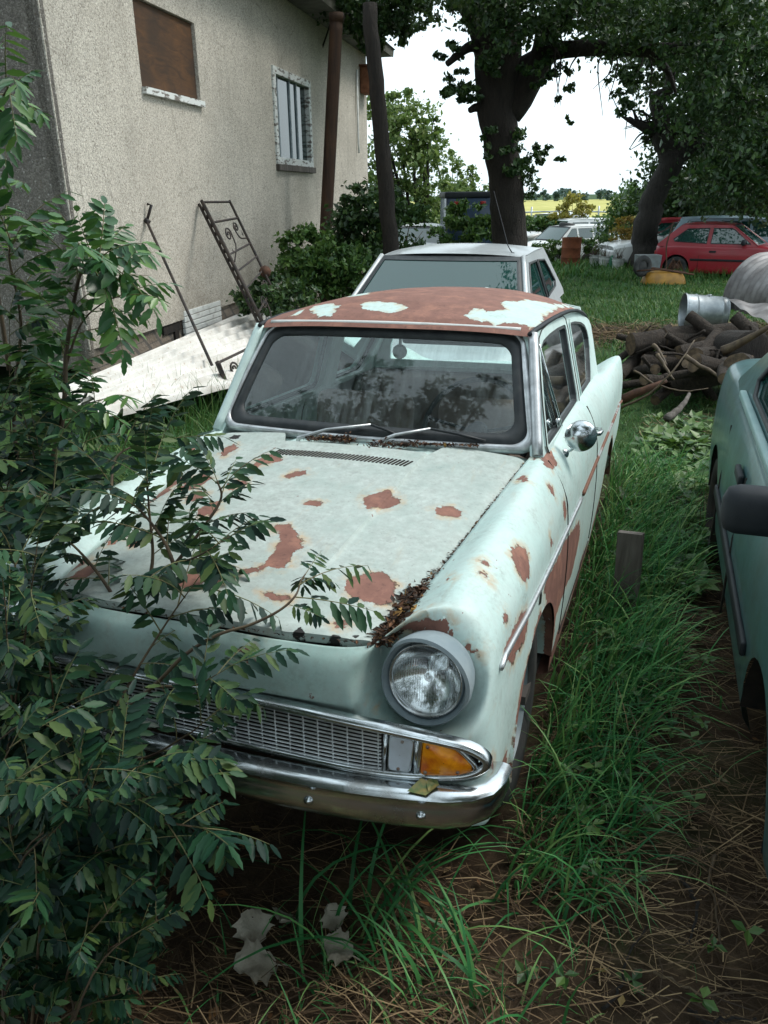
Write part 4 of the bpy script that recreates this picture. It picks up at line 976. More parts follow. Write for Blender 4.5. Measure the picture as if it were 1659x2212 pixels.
def bush(name,label,cat,loc,cl,n,size,mat,stems=6,sr=.02,group=None,stemmat='stem'):
    loc=Vector(loc); r=empty(name,loc,label,cat,group); b=MB()
    for i in range(stems):
        c=cl[i%len(cl)]; t=Vector(c[:3])+Vector((random.gauss(0,c[3]*.4),random.gauss(0,c[4]*.4),c[5]*.3))
        s_=loc+Vector((random.gauss(0,.08),random.gauss(0,.08),-.03)); b.tube(cr([s_,s_.lerp(t,.5)+Vector((random.gauss(0,.06),random.gauss(0,.06),.1)),t],4),[sr*(1-.8*j/8) for j in range(9)],5)
    b.build('stem' if sr<.05 else 'trunk',M[stemmat],r,o=loc); foliage('foliage' if sr<.05 else 'crown',cl,n,size,mat,r,loc); return r
def gb(x,Y): p=gy(x,500,Y); return (p.x,Y,gh(p.x,Y))
bush('hedge_tree','dense dark green thicket rising behind the red hatchback','tree',gb(1560,28),[W_(1560,440,28,3.2,1.5,1.5,w=3),W_(1640,400,27,2.5,1.5,2.2,w=2.5),W_(1480,460,29,1.3,1.3,1.0,w=1.1),W_(1600,320,28,3,1.5,2.4,w=2.5)],30000,.17,M['leafdark'],9,.12)
bush('thicket','mid-green brush around the foot of the leaning twisted tree','bush',gb(1380,30),[W_(1370,480,30,1.3,1,1.0,w=1.2),W_(1350,440,31,.7,.7,.9,w=.35),W_(1400,450,30,1,.8,1.1,w=.8),W_(1440,470,29,1,1,.8,w=.7)],9000,.13,M['leafmid'],7,.04)
bush('yellow_shrub','small orange-yellow shrub at the foot of the leaning tree','bush',gb(1355,25),[W_(1350,495,25,.42,.3,.5,w=1),W_(1362,515,25,.45,.3,.35,w=.8)],1500,.085,M['leaforange'],8,.015)
bush('yellow_green_bush','feathery yellow-green bush standing at the field fence','bush',gb(1238,36),[W_(1240,442,36,.6,.8,.6,w=1.0),W_(1208,458,36,.5,.6,.4,w=.5),W_(1262,462,36,.4,.6,.4,w=.4),W_(1230,482,36,1.3,.8,.3,w=.7)],3000,.13,M['leafyellow'],7,.03)
bush('birch_tree','pale green young tree with airy crown right of the house end','tree',gb(905,30),[W_(880,280,30,1.2,1.2,1.1,w=1.1),W_(915,330,30,.8,1,.9,w=.5),W_(850,360,30,1.3,1.5,1.2,w=1.0),W_(840,230,30,.9,1.2,.7,w=.5),W_(945,420,30,1.1,1,.7,w=.5),W_(850,430,30,1.8,1,.9,w=1.2),W_(900,470,30,1.6,1,.5,w=1.0),W_(920,265,30,.5,.5,.3,w=.12)],12500,.15,M['leafbright'],12,.10,stemmat='bark2')
bush('young_tree','thin pale sapling tree between the birch and the dark blue trailer','tree',gb(990,38),[W_(985,400,38,1.2,1,.8,w=.6),W_(950,340,38,.7,1,.8,w=.25),W_(1005,370,38,.8,1,.3,w=.15),W_(1030,425,38,1.5,1,.6,w=.6),W_(960,440,38,1.2,1,.6,w=.5)],3200,.17,M['leafbright'],9,.06,stemmat='bark2')
bush('roadside_brush','green brush growing along the field fence behind the white cars','bush',gb(1190,36),[W_(x,482,36,1.0,.6,.30,w=1) for x in (1150,1190,1290,1330)],6500,.13,M['leafmid'],8,.02)
bush('overhanging_tree','leafy tree hanging above the house eave beside the wooden pole','tree',(-3.2,19.5,-.4),[W_(800,20,17,.9,1,.5,w=1.2),W_(865,25,17,.7,1,.45,w=.8),W_(740,10,17,.7,1,.35,w=.7),W_(880,65,17,.3,.5,.25,w=.16),W_(790,85,17,.35,.5,.3,w=.25),W_(830,70,17,.3,.4,.3,w=.2),W_(820,-60,17,3,2,.6,w=3)],11000,.11,M['leafdark'],1,.06,stemmat='bark')
bush('creeper','dark green creeper climbing the foot of the leaning wooden pole','bush',gb(800,13.4),[W_(800,470,13.4,.55,.5,.5,w=1.2),W_(840,520,13.4,.6,.5,.5,w=1.2),W_(770,520,13.4,.5,.4,.45,w=.9),W_(860,460,13.4,.4,.4,.22,w=.4),W_(765,460,13.2,.25,.25,.3,w=.3),W_(820,590,13,.7,.5,.5,w=1)],9500,.085,M['leafdark'],9,.02)
bush('wall_bush','bright green leafy bush against the stucco wall beside the rusty pipe','bush',gb(690,12.6),[W_(665,540,12.6,.42,.35,.35,w=1.2),W_(700,580,12.4,.62,.4,.40,w=1.7),W_(650,590,12.2,.4,.35,.35,w=1),W_(745,590,12.2,.5,.4,.38,w=1.1),W_(655,510,12.7,.22,.2,.16,w=.3)],11000,.075,M['leafmid'],9,.015)
bush('wall_weeds','low dark weeds under the iron railing by the foundation','plant',gb(560,11.2),[W_(560,650,11,.45,.3,.22,w=1.2),W_(590,620,11.4,.3,.25,.2,w=.6),W_(620,650,10.6,.5,.3,.25,w=1)],3600,.07,M['leafdark'],6,.01)
bush('box_creeper','leafy vine hanging over the dark blue trailer','bush',gb(1015,19.2),[W_(1010,470,19.2,.65,.3,.3,w=1),W_(1045,495,19,.5,.3,.28,w=.8),W_(985,450,19.4,.3,.3,.25,w=.4),W_(1000,510,18.8,.8,.3,.3,w=1)],4200,.10,M['leafmid'],6,.015)
bush('weed_patch','tall weeds and scrap in front of the white cars','weeds',gb(1250,25.5),[W_(x,y,25.5,.6,.4,.24,w=1) for x,y in ((1160,540),(1195,536),(1262,530),(1290,524),(1345,535),(1180,548))],5200,.085,M['leafmid'],8,.012)
# far tree line
b=MB(); 
cl=[]
for i in range(46):
    x=40+i*4.4+random.uniform(-2,2); h=random.uniform(3.0,5.2)*(1.35 if 24<i<40 else .8); cl.append((x,330+random.uniform(-8,8),h*.5-.6,4.5,4,h*.55,1))
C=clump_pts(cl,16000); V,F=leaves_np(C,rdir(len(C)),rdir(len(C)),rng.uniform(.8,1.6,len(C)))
from_np('far_treeline',V,F,M['leafblue'],o=(100,330,0),label='haze-tinted blue-green line of trees at the far edge of the field',cat='trees',kind='stuff')
# unseen trees behind the viewpoint, crowns shaped to shade the foreground and show in the glass
def back_tree(loc,cl,n,label):
    loc=Vector(loc); r=empty('unseen_shade_tree',loc,label,'tree'); b=MB(); limb(b,[loc,loc+Vector((.1,.1,2)),loc+Vector((0,.3,4.5))],[.3,.25,.15],10)
    for c in cl: limb(b,[loc+Vector((0,.1,2.6)),(loc+Vector(c[:3]))/2+Vector((0,0,1)),c[:3]],[.1,.07,.03],7)
    b.build('trunk',M['bark'],r,o=loc); foliage('crown',cl,n,.17,M['leafdark'],r,loc,.3)
back_tree((-4.5,-3.5,0),[(-2.4,-.6,3.9,1.3,1.0,.8,1.3),(-3.5,-2.0,5.2,2.0,1.8,1.5,1.2),(-4.8,-.5,4.4,1.8,1.6,1.5,1.2),(-2.6,-3.0,4.2,1.9,1.2,1.9,1.2),(-5.5,1.5,3.6,1.5,1.6,1.6,1),(-4,-3,2.4,2.2,1.2,1.4,1),(-2.3,-.9,8.2,1.2,1.3,.7,.75),(-4.3,-1.1,7.7,1.6,1.4,.9,1.0),(-6.6,-1.3,7.0,1.7,1.5,1.1,.9),(-1.0,-.9,9.3,.8,.9,.4,.3),(-2.6,.4,5.0,1.0,.8,.5,.4),(-7.6,-.4,8.0,1.8,1.5,1.1,.9),(-4.4,.8,8.7,1.5,1.2,.6,.6)],23000,'unseen dark tree behind and left of the viewpoint, crown shaped for shade')
back_tree((3.6,-3.2,0),[(2.4,-.5,3.6,1.1,.9,.7,1.2),(3.0,-1.6,5.0,1.6,1.8,1.2,1),(4.6,-.6,4.3,1.4,2.0,1.6,1.2),(1.2,-3.4,3.4,2.0,1.2,1.6,1.2),(4.6,-2.5,2.4,1.6,1.6,1.6,1),(2.0,-4,1.6,3,1,1.5,1),(1.9,-4.4,8.6,2.0,2.0,1.6,1.9),(.5,-2.6,9.4,.9,.9,.6,.5),(3.2,-2.6,8.6,1.4,1.6,1.2,1)],19000,'unseen dark tree behind and right of the viewpoint, crown shaped for shade')
# ================================================================ the house
WD=Vector((.2107,.9776,0)).normalized(); WN=Vector((WD.y,-WD.x,0)); H0=Vector((-3.126,8.0,0))
def hp(a,z,d=0): return H0+WD*a+WN*d+Vector((0,0,z))
def hpf(a,b,d): return hp(a,b,-d)
house=empty('stucco_house',H0,'beige pebble-dash stucco house with a boarded window and a low mossy eave','house')
def stucco(name,c1,c2,c3):
    m,nt,b,out=newmat(name); g=N(nt); co=g.coord('Object')
    v=g.n('TexVoronoi'); v.inputs['Scale'].default_value=78; g.l(co,v.inputs['Vector']); sp=g.n('SeparateColor'); g.l(v.outputs['Color'],sp.inputs[0])
    v2=g.n('TexVoronoi'); v2.inputs['Scale'].default_value=34; g.l(co,v2.inputs['Vector']); sp2=g.n('SeparateColor'); g.l(v2.outputs['Color'],sp2.inputs[0])
    n1=g.noise(co,1.1,5,.6); col=g.ramp(sp.outputs[0],[(0,c1),(.5,c2),(1,c3)])
    dk=g.math('MULTIPLY',g.rng(sp.outputs[1],.80,.84),.42); col=g.mix(dk,col,(.10,.09,.075))
    dk=g.math('MULTIPLY',g.math('MULTIPLY',g.rng(sp2.outputs[1],.86,.88),g.rng(v2.outputs['Distance'],.25,.33,1,0)),.6); col=g.mix(dk,col,(.11,.08,.05))
    dk=g.math('MULTIPLY',g.math('MULTIPLY',g.rng(sp2.outputs[2],.84,.86),g.rng(v2.outputs['Distance'],.25,.33,1,0)),.6); col=g.mix(dk,col,(.62,.60,.56))
    col=g.mix(g.rng(n1,.42,.66,0,.22),col,(.22,.195,.16))
    st=g.rng(g.noise(g.coord('Object',(3,3,.25)),1.5,5,.6),.54,.7,0,.16); col=g.mix(st,col,(.18,.16,.13))
    sz=g.n('SeparateXYZ'); g.l(co,sz.inputs[0]); dz=g.math('MULTIPLY',g.rng(sz.outputs[2],.3,1.5,1,0),g.rng(g.noise(co,2.6,6,.7),.38,.62)); col=g.mix(g.math('MULTIPLY',dz,.5),col,(.20,.17,.13))
    big=g.rng(g.noise(g.coord('Object',(1,1,.6)),.45,5,.65),.50,.60); col=g.mix(g.math('MULTIPLY',big,.22),col,(.30,.27,.23))
    cr_=g.vor(g.coord('Object',(1,1,1)),.55,'DISTANCE_TO_EDGE'); cw_=g.math('ADD',cr_,g.math('MULTIPLY',g.math('SUBTRACT',g.noise(co,3.5,6,.7),.5),.10)); col=g.mix(g.math('MULTIPLY',g.rng(g.math('ABSOLUTE',cw_),0,.004,1,0),.45),col,(.12,.10,.08))
    g.l(col,b.inputs['Base Color']); b.inputs['Roughness'].default_value=.95; b.inputs['Specular IOR Level'].default_value=.15
    h=g.math('ADD',g.math('MULTIPLY',v.outputs['Distance'],-.6),g.math('MULTIPLY',g.noise(co,140,3),.5))
    g.l(g.bump(h,.8,.012),b.inputs['Normal']); return m
M['stucco']=stucco('pebble_dash',(.44,.405,.345),(.57,.525,.455),(.73,.685,.60))
M['stucco2']=stucco('darker_pebble_dash',(.12,.11,.10),(.17,.155,.14),(.27,.25,.22))  # same pebble-dash in darker tones, for the end wall and corner
LEN=13.4; ZT=4.86
w1=(2.10,3.70,2.90,3.84); w2=(6.62,8.62,2.34,3.66)
b=MB(); R4=lambda q:[(q[0],q[2]),(q[1],q[2]),(q[1],q[3]),(q[0],q[3])]
b.plate([(.30,.30),(LEN,.30),(LEN,ZT),(.30,ZT)],[R4(w1),R4(w2)],hpf,.14); b.build('wall',M['stucco'],house,o=H0,smooth=False,fix=True)
# near end wall, seen at a steep angle on the left
def hq(a,z,d): return H0+WN*(-a)+WD*.30+Vector((0,0,z))+WD*d
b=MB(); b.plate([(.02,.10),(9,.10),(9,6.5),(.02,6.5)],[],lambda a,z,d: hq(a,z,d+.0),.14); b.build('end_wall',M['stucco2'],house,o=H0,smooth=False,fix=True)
# rounded corner of coarse stones where both renders meet
b=MB(); P=[]
for z in np.linspace(.2,6.0,60):
    P.append([H0+WD*.30+Vector((0,0,z))+(-WD*(.055*math.cos(t))+WN*(.055*math.sin(t)))*(1+.12*nz(z*7,t,2))+ -WN*.045+WD*.045 for t in np.linspace(-.3,PI/2+.3,24)])
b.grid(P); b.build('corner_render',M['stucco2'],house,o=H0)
m,nt,bb,out=newmat('old_foundation_brick'); g=N(nt); co=g.coord('Object',(1,1,1),(0,0,0)); br=g.n('TexBrick'); 
mp=g.n('Mapping'); mp.inputs['Rotation'].default_value=(PI/2,0,-1.3585); tc=g.n('TexCoord'); g.l(tc.outputs['Object'],mp.inputs[0]); g.l(mp.outputs[0],br.inputs['Vector'])
for i,v in (('Scale',4.0),('Mortar Size',.03)): br.inputs[i].default_value=v
br.inputs['Color1'].default_value=(.20,.155,.115,1); br.inputs['Color2'].default_value=(.30,.25,.20,1); br.inputs['Mortar'].default_value=(.12,.11,.10,1)
g.l(g.mix(g.rng(g.noise(co,3,6,.7),.35,.7,0,.7),br.outputs[0],(.13,.11,.09)),bb.inputs['Base Color']); bb.inputs['Roughness'].default_value=.95; g.l(g.bump(g.noise(co,30,5),.8,.02),bb.inputs['Normal'])
M['found']=m
b=MB(); b.plate([(.30,-.7),(LEN,-.7),(LEN,.31),(.30,.31)],[],lambda a,z,d: hp(a,z,-.05-d),.1); b.build('foundation',M['found'],house,o=H0,smooth=False,fix=True)
# boarded window
b=MB(); b.plate(R4((w1[0]+.01,w1[1]-.01,w1[2]+.05,w1[3]-.01)),[],lambda a,z,d: hp(a,z,-.045-d),.02)
m,nt,bb,out=newmat('stained_plywood'); g=N(nt); co=g.coord('Object',(1.5,1.5,7)); n1=g.noise(co,1.6,7,.65,1.2); n2=g.noise(g.coord('Object'),1.7,4)
g.l(g.mix(g.rng(n2,.35,.7),g.ramp(n1,[(.3,(.030,.013,.004)),(.6,(.11,.046,.012)),(.8,(.20,.092,.028))]),(.028,.014,.006)),bb.inputs['Base Color']); bb.inputs['Roughness'].default_value=.7
bw_=b.build('window_board',m,house,o=H0,smooth=False,fix=True)
M['peeling']=simple('peeling_white_paint',(.66,.68,.66),(.16,.14,.12),7,.6,0,.4,60,lo=.52,hi=.60,stretch=(1,1,3))
b=MB(); b.box(hp((w1[0]+w1[1])/2,w1[2]+.015,.0),(1.62,.11,.07),Matrix.Rotation(math.atan2(WD.y,WD.x),3,'Z')); b.build('window_sill',M['peeling'],bw_,o=H0,smooth=False)
# sliding window
RZ_=Matrix.Rotation(math.atan2(WD.y,WD.x),3,'Z'); wf=MB(); a0,a1,z0,z1=w2
def bar(b,aa,ab,za,zb,d0,d1): b.box(hp((aa+ab)/2,(za+zb)/2,(d0+d1)/2),(ab-aa,abs(d1-d0),zb-za),RZ_,bev=.006)
bar(wf,a0-.04,a1+.04,z1-.02,z1+.09,-.06,.035); bar(wf,a0-.04,a1+.04,z0-.05,z0+.06,-.06,.035); bar(wf,a0-.05,a0+.08,z0+.06,z1-.02,-.06,.033); bar(wf,a1-.09,a1+.04,z0+.06,z1-.02,-.06,.033)
wfo=wf.build('window_frame',M['peeling'],house,o=H0,smooth=False)
b=MB(); bar(b,a0-.06,a1+.06,z0-.15,z0-.052,-.04,.07); b.build('window_sill',M['wood'],wfo,o=H0,smooth=False)
b=MB()
for x in (.30,.95,1.33): bar(b,a0+x,a0+x+.045,z0+.06,z1-.02,-.07,-.030)
b.build('mullion',M['greybez'],wfo,o=H0,smooth=False)
b=MB(); b.plate([(a0+.08,z0+.06),(a1-.08,z0+.06),(a1-.08,z1-.02),(a0+.08,z1-.02)],[],lambda a,z,d: hp(a,z,-.055)); b.build('window_pane',M['darkglass'],wfo,o=H0,smooth=False)
b=MB(); b.plate([(a0+.95,z0+.02),(a0+1.22,z0+.02),(a0+1.2,z1-.05),(a0+1.0,z1-.05)],[],lambda a,z,d: hp(a,z,-.10-.0)); b.build('curtain',M['greybez'],wfo,o=H0,smooth=False)
# roof
M['soffit']=simple('dark_soffit',(.075,.07,.062),(.17,.16,.145),3,.85,0,.2,40)  # dark mottled tone for the underside of the eave
M['moss']=simple('mossy_shingles',(.05,.055,.035),(.11,.105,.085),6,.95,0,.8,30,.02)
b=MB(); b.plate([(-.6,-.02),(LEN+.35,-.02),(LEN+.35,.58),(-.6,.58)],[],lambda a,d_,t: hp(a,ZT-t,d_),.03); b.build('soffit',M['soffit'],house,o=H0,smooth=False,fix=True)
b=MB(); P=[]
for (d_,z) in ((.585,ZT-.045),(.60,ZT+.10),(.64,ZT+.12),(-4.0,ZT+2.1),(-8.5,ZT-.1)): P.append([hp(a,z+.012*nz(a*3,d_),d_) for a in np.linspace(-.6,LEN+.35,50)])
b.grid(P,flip=True); b.build('roof',M['moss'],house,o=H0,smooth=False)
b=MB(); b.plate([(0,.2),(LEN,.2),(LEN,ZT),(0,ZT)],[],lambda a,z,d: hp(a,z,-8-d),.1); b.plate([(-8,0),(-.15,0),(-.15,ZT),(-4,ZT+1.9),(-8,ZT)],[],lambda d_,z,t: hp(LEN-.1,z,d_)); b.build('back_wall',M['stucco'],house,o=H0,smooth=False)
# small things on the wall
b=MB(); b.tube([hp(12.3,4.4,.04),hp(12.3,2.9,.04),hp(12.3,2.7,.05)],.025,6); b.build('conduit',M['white'],house,o=H0)
b=MB(); b.box(hp(12.95,4.25,.14),(.5,.26,.55),RZ_,bev=.02); b.box(hp(12.95,4.54,.18),(.6,.42,.03),RZ_); b.build('meter_box',M['rustm'],house,o=H0,smooth=False)
b=MB()
for i in range(5): bar(b,2.55,3.75,.035+i*.075,.10+i*.075,-.03,.012)
b.build('foundation_vent',M['white'],house,o=H0,smooth=False)
b=MB(); bar(b,2.0,2.5,.18,.30,-.045,-.02); bar(b,2.30,2.42,.0,.18,-.045,-.02); b.build('vent_hole',M['black'],house,o=H0,smooth=False)
# ================================================================ things round the house
p0=gy(702,548,15.0); p1=gy(727,36,15.2)
b=MB(); b.tube(cr([(p0.x,p0.y,-.1),p0,p0.lerp(p1,.5)+Vector((.0,0,0)),p1],8),[.11]*25,12); b.tube([p1+Vector((0,0,-.08)),p1+Vector((0,0,.05))],[.125,.13],12)
m,nt,bb,out=newmat('rusty_pipe'); g=N(nt); n1=g.noise(g.coord('Object',(3,3,.5)),4,6,.6)
g.l(g.ramp(n1,[(.3,(.022,.010,.006)),(.6,(.065,.030,.014)),(.8,(.13,.065,.03))]),bb.inputs['Base Color']); bb.inputs['Roughness'].default_value=.8
b.build('downpipe',m,o=(p0.x,p0.y,0),label='rusty brown steel pipe leaning up to the house eave',cat='pipe')
p0=gy(846,560,12.3); p1=gy(797,8,12.0)
b=MB(); limb(b,[(p0.x+.02,12.3,-.1),p0,gy(832,400,12.2),gy(820,260,12.1),gy(808,120,12),p1],[.13,.125,.12,.112,.105,.10],10,.04)
b.build('wooden_pole',M['bark'],o=(p0.x,p0.y,0),label='dark leaning wooden pole standing off the far corner of the house',cat='pole')
# corrugated sheet on the ground
m,nt,bb,out=newmat('white_corrugated_metal'); g=N(nt); co=g.coord('Object'); n1=g.noise(co,3,6,.65); n2=g.noise(co,25,5,.7)
c=g.ramp(n1,[(.35,(.62,.60,.56)),(.7,(.80,.79,.75))]); c=g.mix(g.rng(n2,.58,.70),c,(.36,.24,.15)); c=g.mix(g.rng(g.noise(g.coord('Object',(1,1,1)),1.3,6,.7),.45,.65,0,.45),c,(.30,.27,.22)); g.l(c,bb.inputs['Base Color']); bb.inputs['Roughness'].default_value=.55
sh=m
A=gz(150,838,.30); B=gz(600,652,.10); Cc=gz(268,898,.22); D=gz(640,800,.06)
def sheetpt(s,t): return A.lerp(B,s).lerp(Cc.lerp(D,s),t)
b=MB(); P=[]; nn=(B-A).cross(Cc-A).normalized(); nn=nn if nn.z>0 else -nn
for j in range(133):
    t=j/132; ph=(t*8)%1; h=.055*(0 if ph<.62 else math.sin((ph-.62)/.38*PI)**.6)+.004*math.sin(ph*40)
    P.append([sheetpt(s,t)+nn*(h)+Vector((0,0,.05*math.sin(s*5+t)*s*(1-s)+.012*nz(s*9,t*9,1))) for s in np.linspace(-.02+.02*math.sin(t*40),1,40)])
b.grid(P); b.build('corrugated_sheet',sh,o=sheetpt(.5,.5),label='long white corrugated roofing sheet lying on the ground by the house wall',cat='metal sheet')
# second rusty sheet end beneath
b=MB(); P=[[sheetpt(s,t)+Vector((-.1,.12,-.07+.02*math.sin(t*30))) for s in np.linspace(0,.75,16)] for t in np.linspace(-.12,.5,30)]; b.grid(P); b.build('roofing_panel',sh,o=sheetpt(.3,.2)+Vector((0,0,-.07)),label='second white roofing panel with rust-stained edge under the long sheet',cat='metal sheet')
# iron post with a crook
q0=gz(480,838,.03); q1=hp(1.55,1.62,.10); b=MB(); top=gy(317,478,9.75); 
b.tube([q0,top],.017,6); b.tube([top+Vector((-.02,0,.02)),top+Vector((.03,0,-.02))],.03,6); t2=gy(327,443,9.8); t3=gy(318,441,9.8)
b.tube([top,t2,t3],.017,6); b.build('iron_post',M['iron'],o=q0,label='thin black iron post with a bent top leaning on the stucco wall',cat='iron post')
def scroll(b,c,ex,ez,r,turns=1.4,rad=.006,flip=1):
    pts=[]
    for i in range(22):
        a=turns*2*PI*i/21; rr=r*(1-.8*i/21); pts.append(c+ex*(math.cos(a)*rr*flip)+ez*(math.sin(a)*rr))
    b.tube(pts,rad,5)
def railing(name,BL,TL,BR,TR,rungs,label,dbl=True,scr=()):
    r=empty(name,BL,label,'iron railing'); b=MB(); n_=((TL-BL).cross(BR-BL)).normalized()
    b.tube([BL,TL],.028,4); 
    if dbl: b.tube([BL+n_*.07+(BR-BL)*.03,TL+n_*.07+(BR-BL)*.03],.022,4); 
    if dbl:
        for t in np.linspace(.05,.95,14): b.box(BL.lerp(TL,t)+n_*.035+(BR-BL)*.015,(.02,.06,.05))
    b.build('stile',M['iron'],r,o=BL); b=MB(); b.tube([BR,TR],.021,4); b.build('stile',M['iron'],r,o=BL)
    b=MB()
    for t in rungs: b.tube([BL.lerp(TL,t),BR.lerp(TR,t)],.015,4)
    b.build('rung',M['iron'],r,o=BL,smooth=False)
    ey=(TL-BL).normalized(); ex=(BR-BL).normalized()
    for (u,v,rr,fl) in scr:
        b=MB()
        c=BL.lerp(TL,v).lerp(BR.lerp(TR,v),u); rr*=1.35; scroll(b,c,ex,ey,rr,1.5,.011,fl)
        b.tube(cr([c+ex*rr*fl,c+ex*rr*fl*.4-ey*rr*2.0,c-ex*rr*fl*2.2-ey*rr*3.2],6),.010,5)
        p=c-ex*rr*fl*1.2-ey*rr*2.4
        b.add([p,p+ex*.035+ey*.03,p+ex*.02+ey*.10,p-ex*.025+ey*.04],[(0,1,2,3)]); b.build('scroll',M['iron'],r,o=BL)
    return r
TL=hp(3.30,1.78,.05); TR=hp(4.25,1.76,.05)
BL=gy(575,712,9.7); BR=gy(602,652,10.6)
railing('iron_railing',BL,gy(436,434,11.2),BR,gy(496,434,12.0),(.99,.82,.56,.43,.30,.12),'tall black wrought-iron railing with scrolls leaning against the stucco wall',True,((.35,.70,.09,1),(.75,.74,.07,-1),(.4,.12,.08,1),(.8,.2,.06,-1)))
BL=gz(492,838,.03); BR=gz(560,800,.03); TL=gy(470,783,BL.y-.25); TR=gy(556,742,BR.y-.1)
railing('iron_railing',BL,TL,BR,TR,(.98,),'short piece of black iron railing standing on the sheet beside the old car windscreen',False,((.3,.55,.07,1),(.7,.55,.06,-1)))
b=MB(); c=gy(573,588,11.0); b.lathe([(.0,.09),(.05,.07),(.085,.02),(.06,-.05),(0,-.08)],10,Matrix.Translation(c)); b.build('finial',M['rustdark'],o=c,label='rusty knob caught on the right stile of the tall iron railing',cat='finial')
# ================================================================ other cars
def carpaint(name,c,dirt=(.25,.23,.2),k=.35,rough=.28,metal=0,coat=.5):
    m,nt,b,out=newmat(name); g=N(nt); co=g.coord('Object'); n1=g.noise(co,2.5,6,.7); n2=g.noise(co,30,5,.7)
    col=g.mix(g.math('MULTIPLY',g.rng(g.math('ADD',g.math('MULTIPLY',n1,.7),g.math('MULTIPLY',n2,.3)),.45,.65),k),c,dirt)
    g.l(col,b.inputs['Base Color']); g.l(g.rng(n1,.3,.7,rough,rough+.25),b.inputs['Roughness']); b.inputs['Metallic'].default_value=metal; b.inputs['Coat Weight'].default_value=coat; b.inputs['Coat Roughness'].default_value=.12
    return m
M['silver']=carpaint('silver_paint',(.46,.49,.50),metal=.35,k=.25)
M['teal']=carpaint('grey_green_paint',(.055,.145,.155),(.05,.075,.06),.6,.34,.2)
M['red']=carpaint('red_paint',(.30,.012,.025),(.20,.03,.03),.5,.3)
M['whitecar']=carpaint('white_car_paint',(.72,.74,.74),(.42,.40,.36),.35)
M['bluecar']=carpaint('pale_blue_paint',(.22,.33,.40),k=.3)
M['tint']=simple('green_tinted_glass',(.010,.045,.04),None,rough=.02,spec=1.2)
def gen_car(name,label,loc,yaw,paint,P,group=None,cat='car',lo=False,glass='tint',tilt=(0,0)):
    root=empty(name,loc,label,cat,group); root.rotation_euler=(tilt[0],tilt[1],yaw)
    L0,L1,Wd,top=P['L0'],P['L1'],P['W'],P['top']; wy=P['wheels']; wr=P.get('wr',.29)
    step=.05 if not lo else .12
    ys=list(np.arange(L0,L1+.001,step)); 
    def zt(y): return itp(y,[t[0] for t in top],[t[1] for t in top])
    def w(y):
        e0=max(0,1-(y-L0)/.55); e1=max(0,1-(L1-y)/.45); return Wd*(1-.16*e0**2.2-.13*e1**2.2)
    secs=[]
    for y in ys:
        z=zt(y); W=w(y); zm=min(.62,z-.12)
        c=[(0,z+.012),(W*.45,z+.008),(W*.78,z-.002),(W*.90,z-.022),(W*.965,z-.07),(W*.992,(z-.07+zm)/2),(W,zm),(W*1.0,.50),(W*.99,.36),(W*.975,.24),(W*.93,.17)]
        row=cr([Vector((a,y,b)) for a,b in c],2 if lo else 4); secs.append(row)
    n_=len(secs[0]); b=MB(); cut=set()
    def inside(p): return any(p.x>.45*Wd and (math.hypot(p.y-q,p.z-wr)<wr+.055 or (abs(p.y-q)<wr+.04 and p.z<wr)) for q in wy)
    for sx in (1,-1):
        V=[];F=[]
        for row in secs:
            for p in row:
                q=p
                if inside(p):
                    for yy in wy:
                        d=math.hypot(p.y-yy,p.z-wr)
                        if d<wr+.055 and p.z>wr and d>1e-3: q=Vector((p.x,yy+(p.y-yy)/d*(wr+.055),wr+(p.z-wr)/d*(wr+.055)))
                        elif p.z<=wr and abs(p.y-yy)<wr+.055: q=Vector((p.x,yy+(1 if p.y>yy else -1)*(wr+.055),p.z))
                V.append((q.x*sx,q.y,q.z))
        for i in range(len(secs)-1):
            for j in range(n_-1):
                if all(inside(secs[a][c_]) for a,c_ in ((i,j),(i,j+1),(i+1,j),(i+1,j+1))): continue
                f=(i*n_+j,i*n_+j+1,(i+1)*n_+j+1,(i+1)*n_+j); F.append(f if sx<0 else f[::-1])
        for i in (0,len(secs)-1): F.append(tuple(range(i*n_,(i+1)*n_))+(0,) if False else tuple(range(i*n_,(i+1)*n_)))
        b.add(V,F)
        # centre end caps
    for y in (ys[0],ys[-1]):
        z=zt(y); b.add([(-.02,y,z),( .02,y,z),(.02,y,.17),(-.02,y,.17)],[(0,1,2,3)])
        W=w(y); b.add([(-W*.93,y,.17),(W*.93,y,.17),(W*.99,y,.36),(W*.96,y,z-.07),(W*.78,y,z),(-W*.78,y,z),(-W*.96,y,z-.07),(-W*.99,y,.36)],[(0,1,2,3,4,5,6,7)])
    body_=b.build('body',paint,root,angle=50)
    b=MB(); b.box((0,(L0+L1)/2,.30),(Wd*1.5,(L1-L0)*.9,.22)); b.build('underbody',M['black'],body_,smooth=False)
    # cabin
    yA,yB,yC,yD=P['cab']; zb=P['zb']; zr=P['zr']; Wb=Wd*.93; Wr=Wd*P.get('roofw',.72)
    def sx_(z): return Wb+(Wr-Wb)*(z-zb)/(zr-zb)
    crown=P.get('crown',.05)
    rpts=[];RN=8 if lo else 26
    for j in range(RN+1):
        t=j/RN; row=[]
        for i in range(RN+1):
            s=i/RN*2-1; y=yB+(yC-yB)*t-.05*(1-s*s)*(1-t)+.03*(1-s*s)*t
            edge=zr-.02*(2*t-1)**2*1.0
            row.append(Vector((s*(Wr+.012)*(1-.03*abs(2*t-1)**3),y,edge+crown*(1-abs(s)**2.4)*(.55+.45*math.sin(PI*min(1,t*1.0))))))
        rpts.append(row)
    b=MB(); b.grid(rpts); b.grid([[p-Vector((0,0,.035)) for p in r_] for r_ in rpts],flip=True); rf_=b.build('roof',paint,root)
    zs=zr-.02
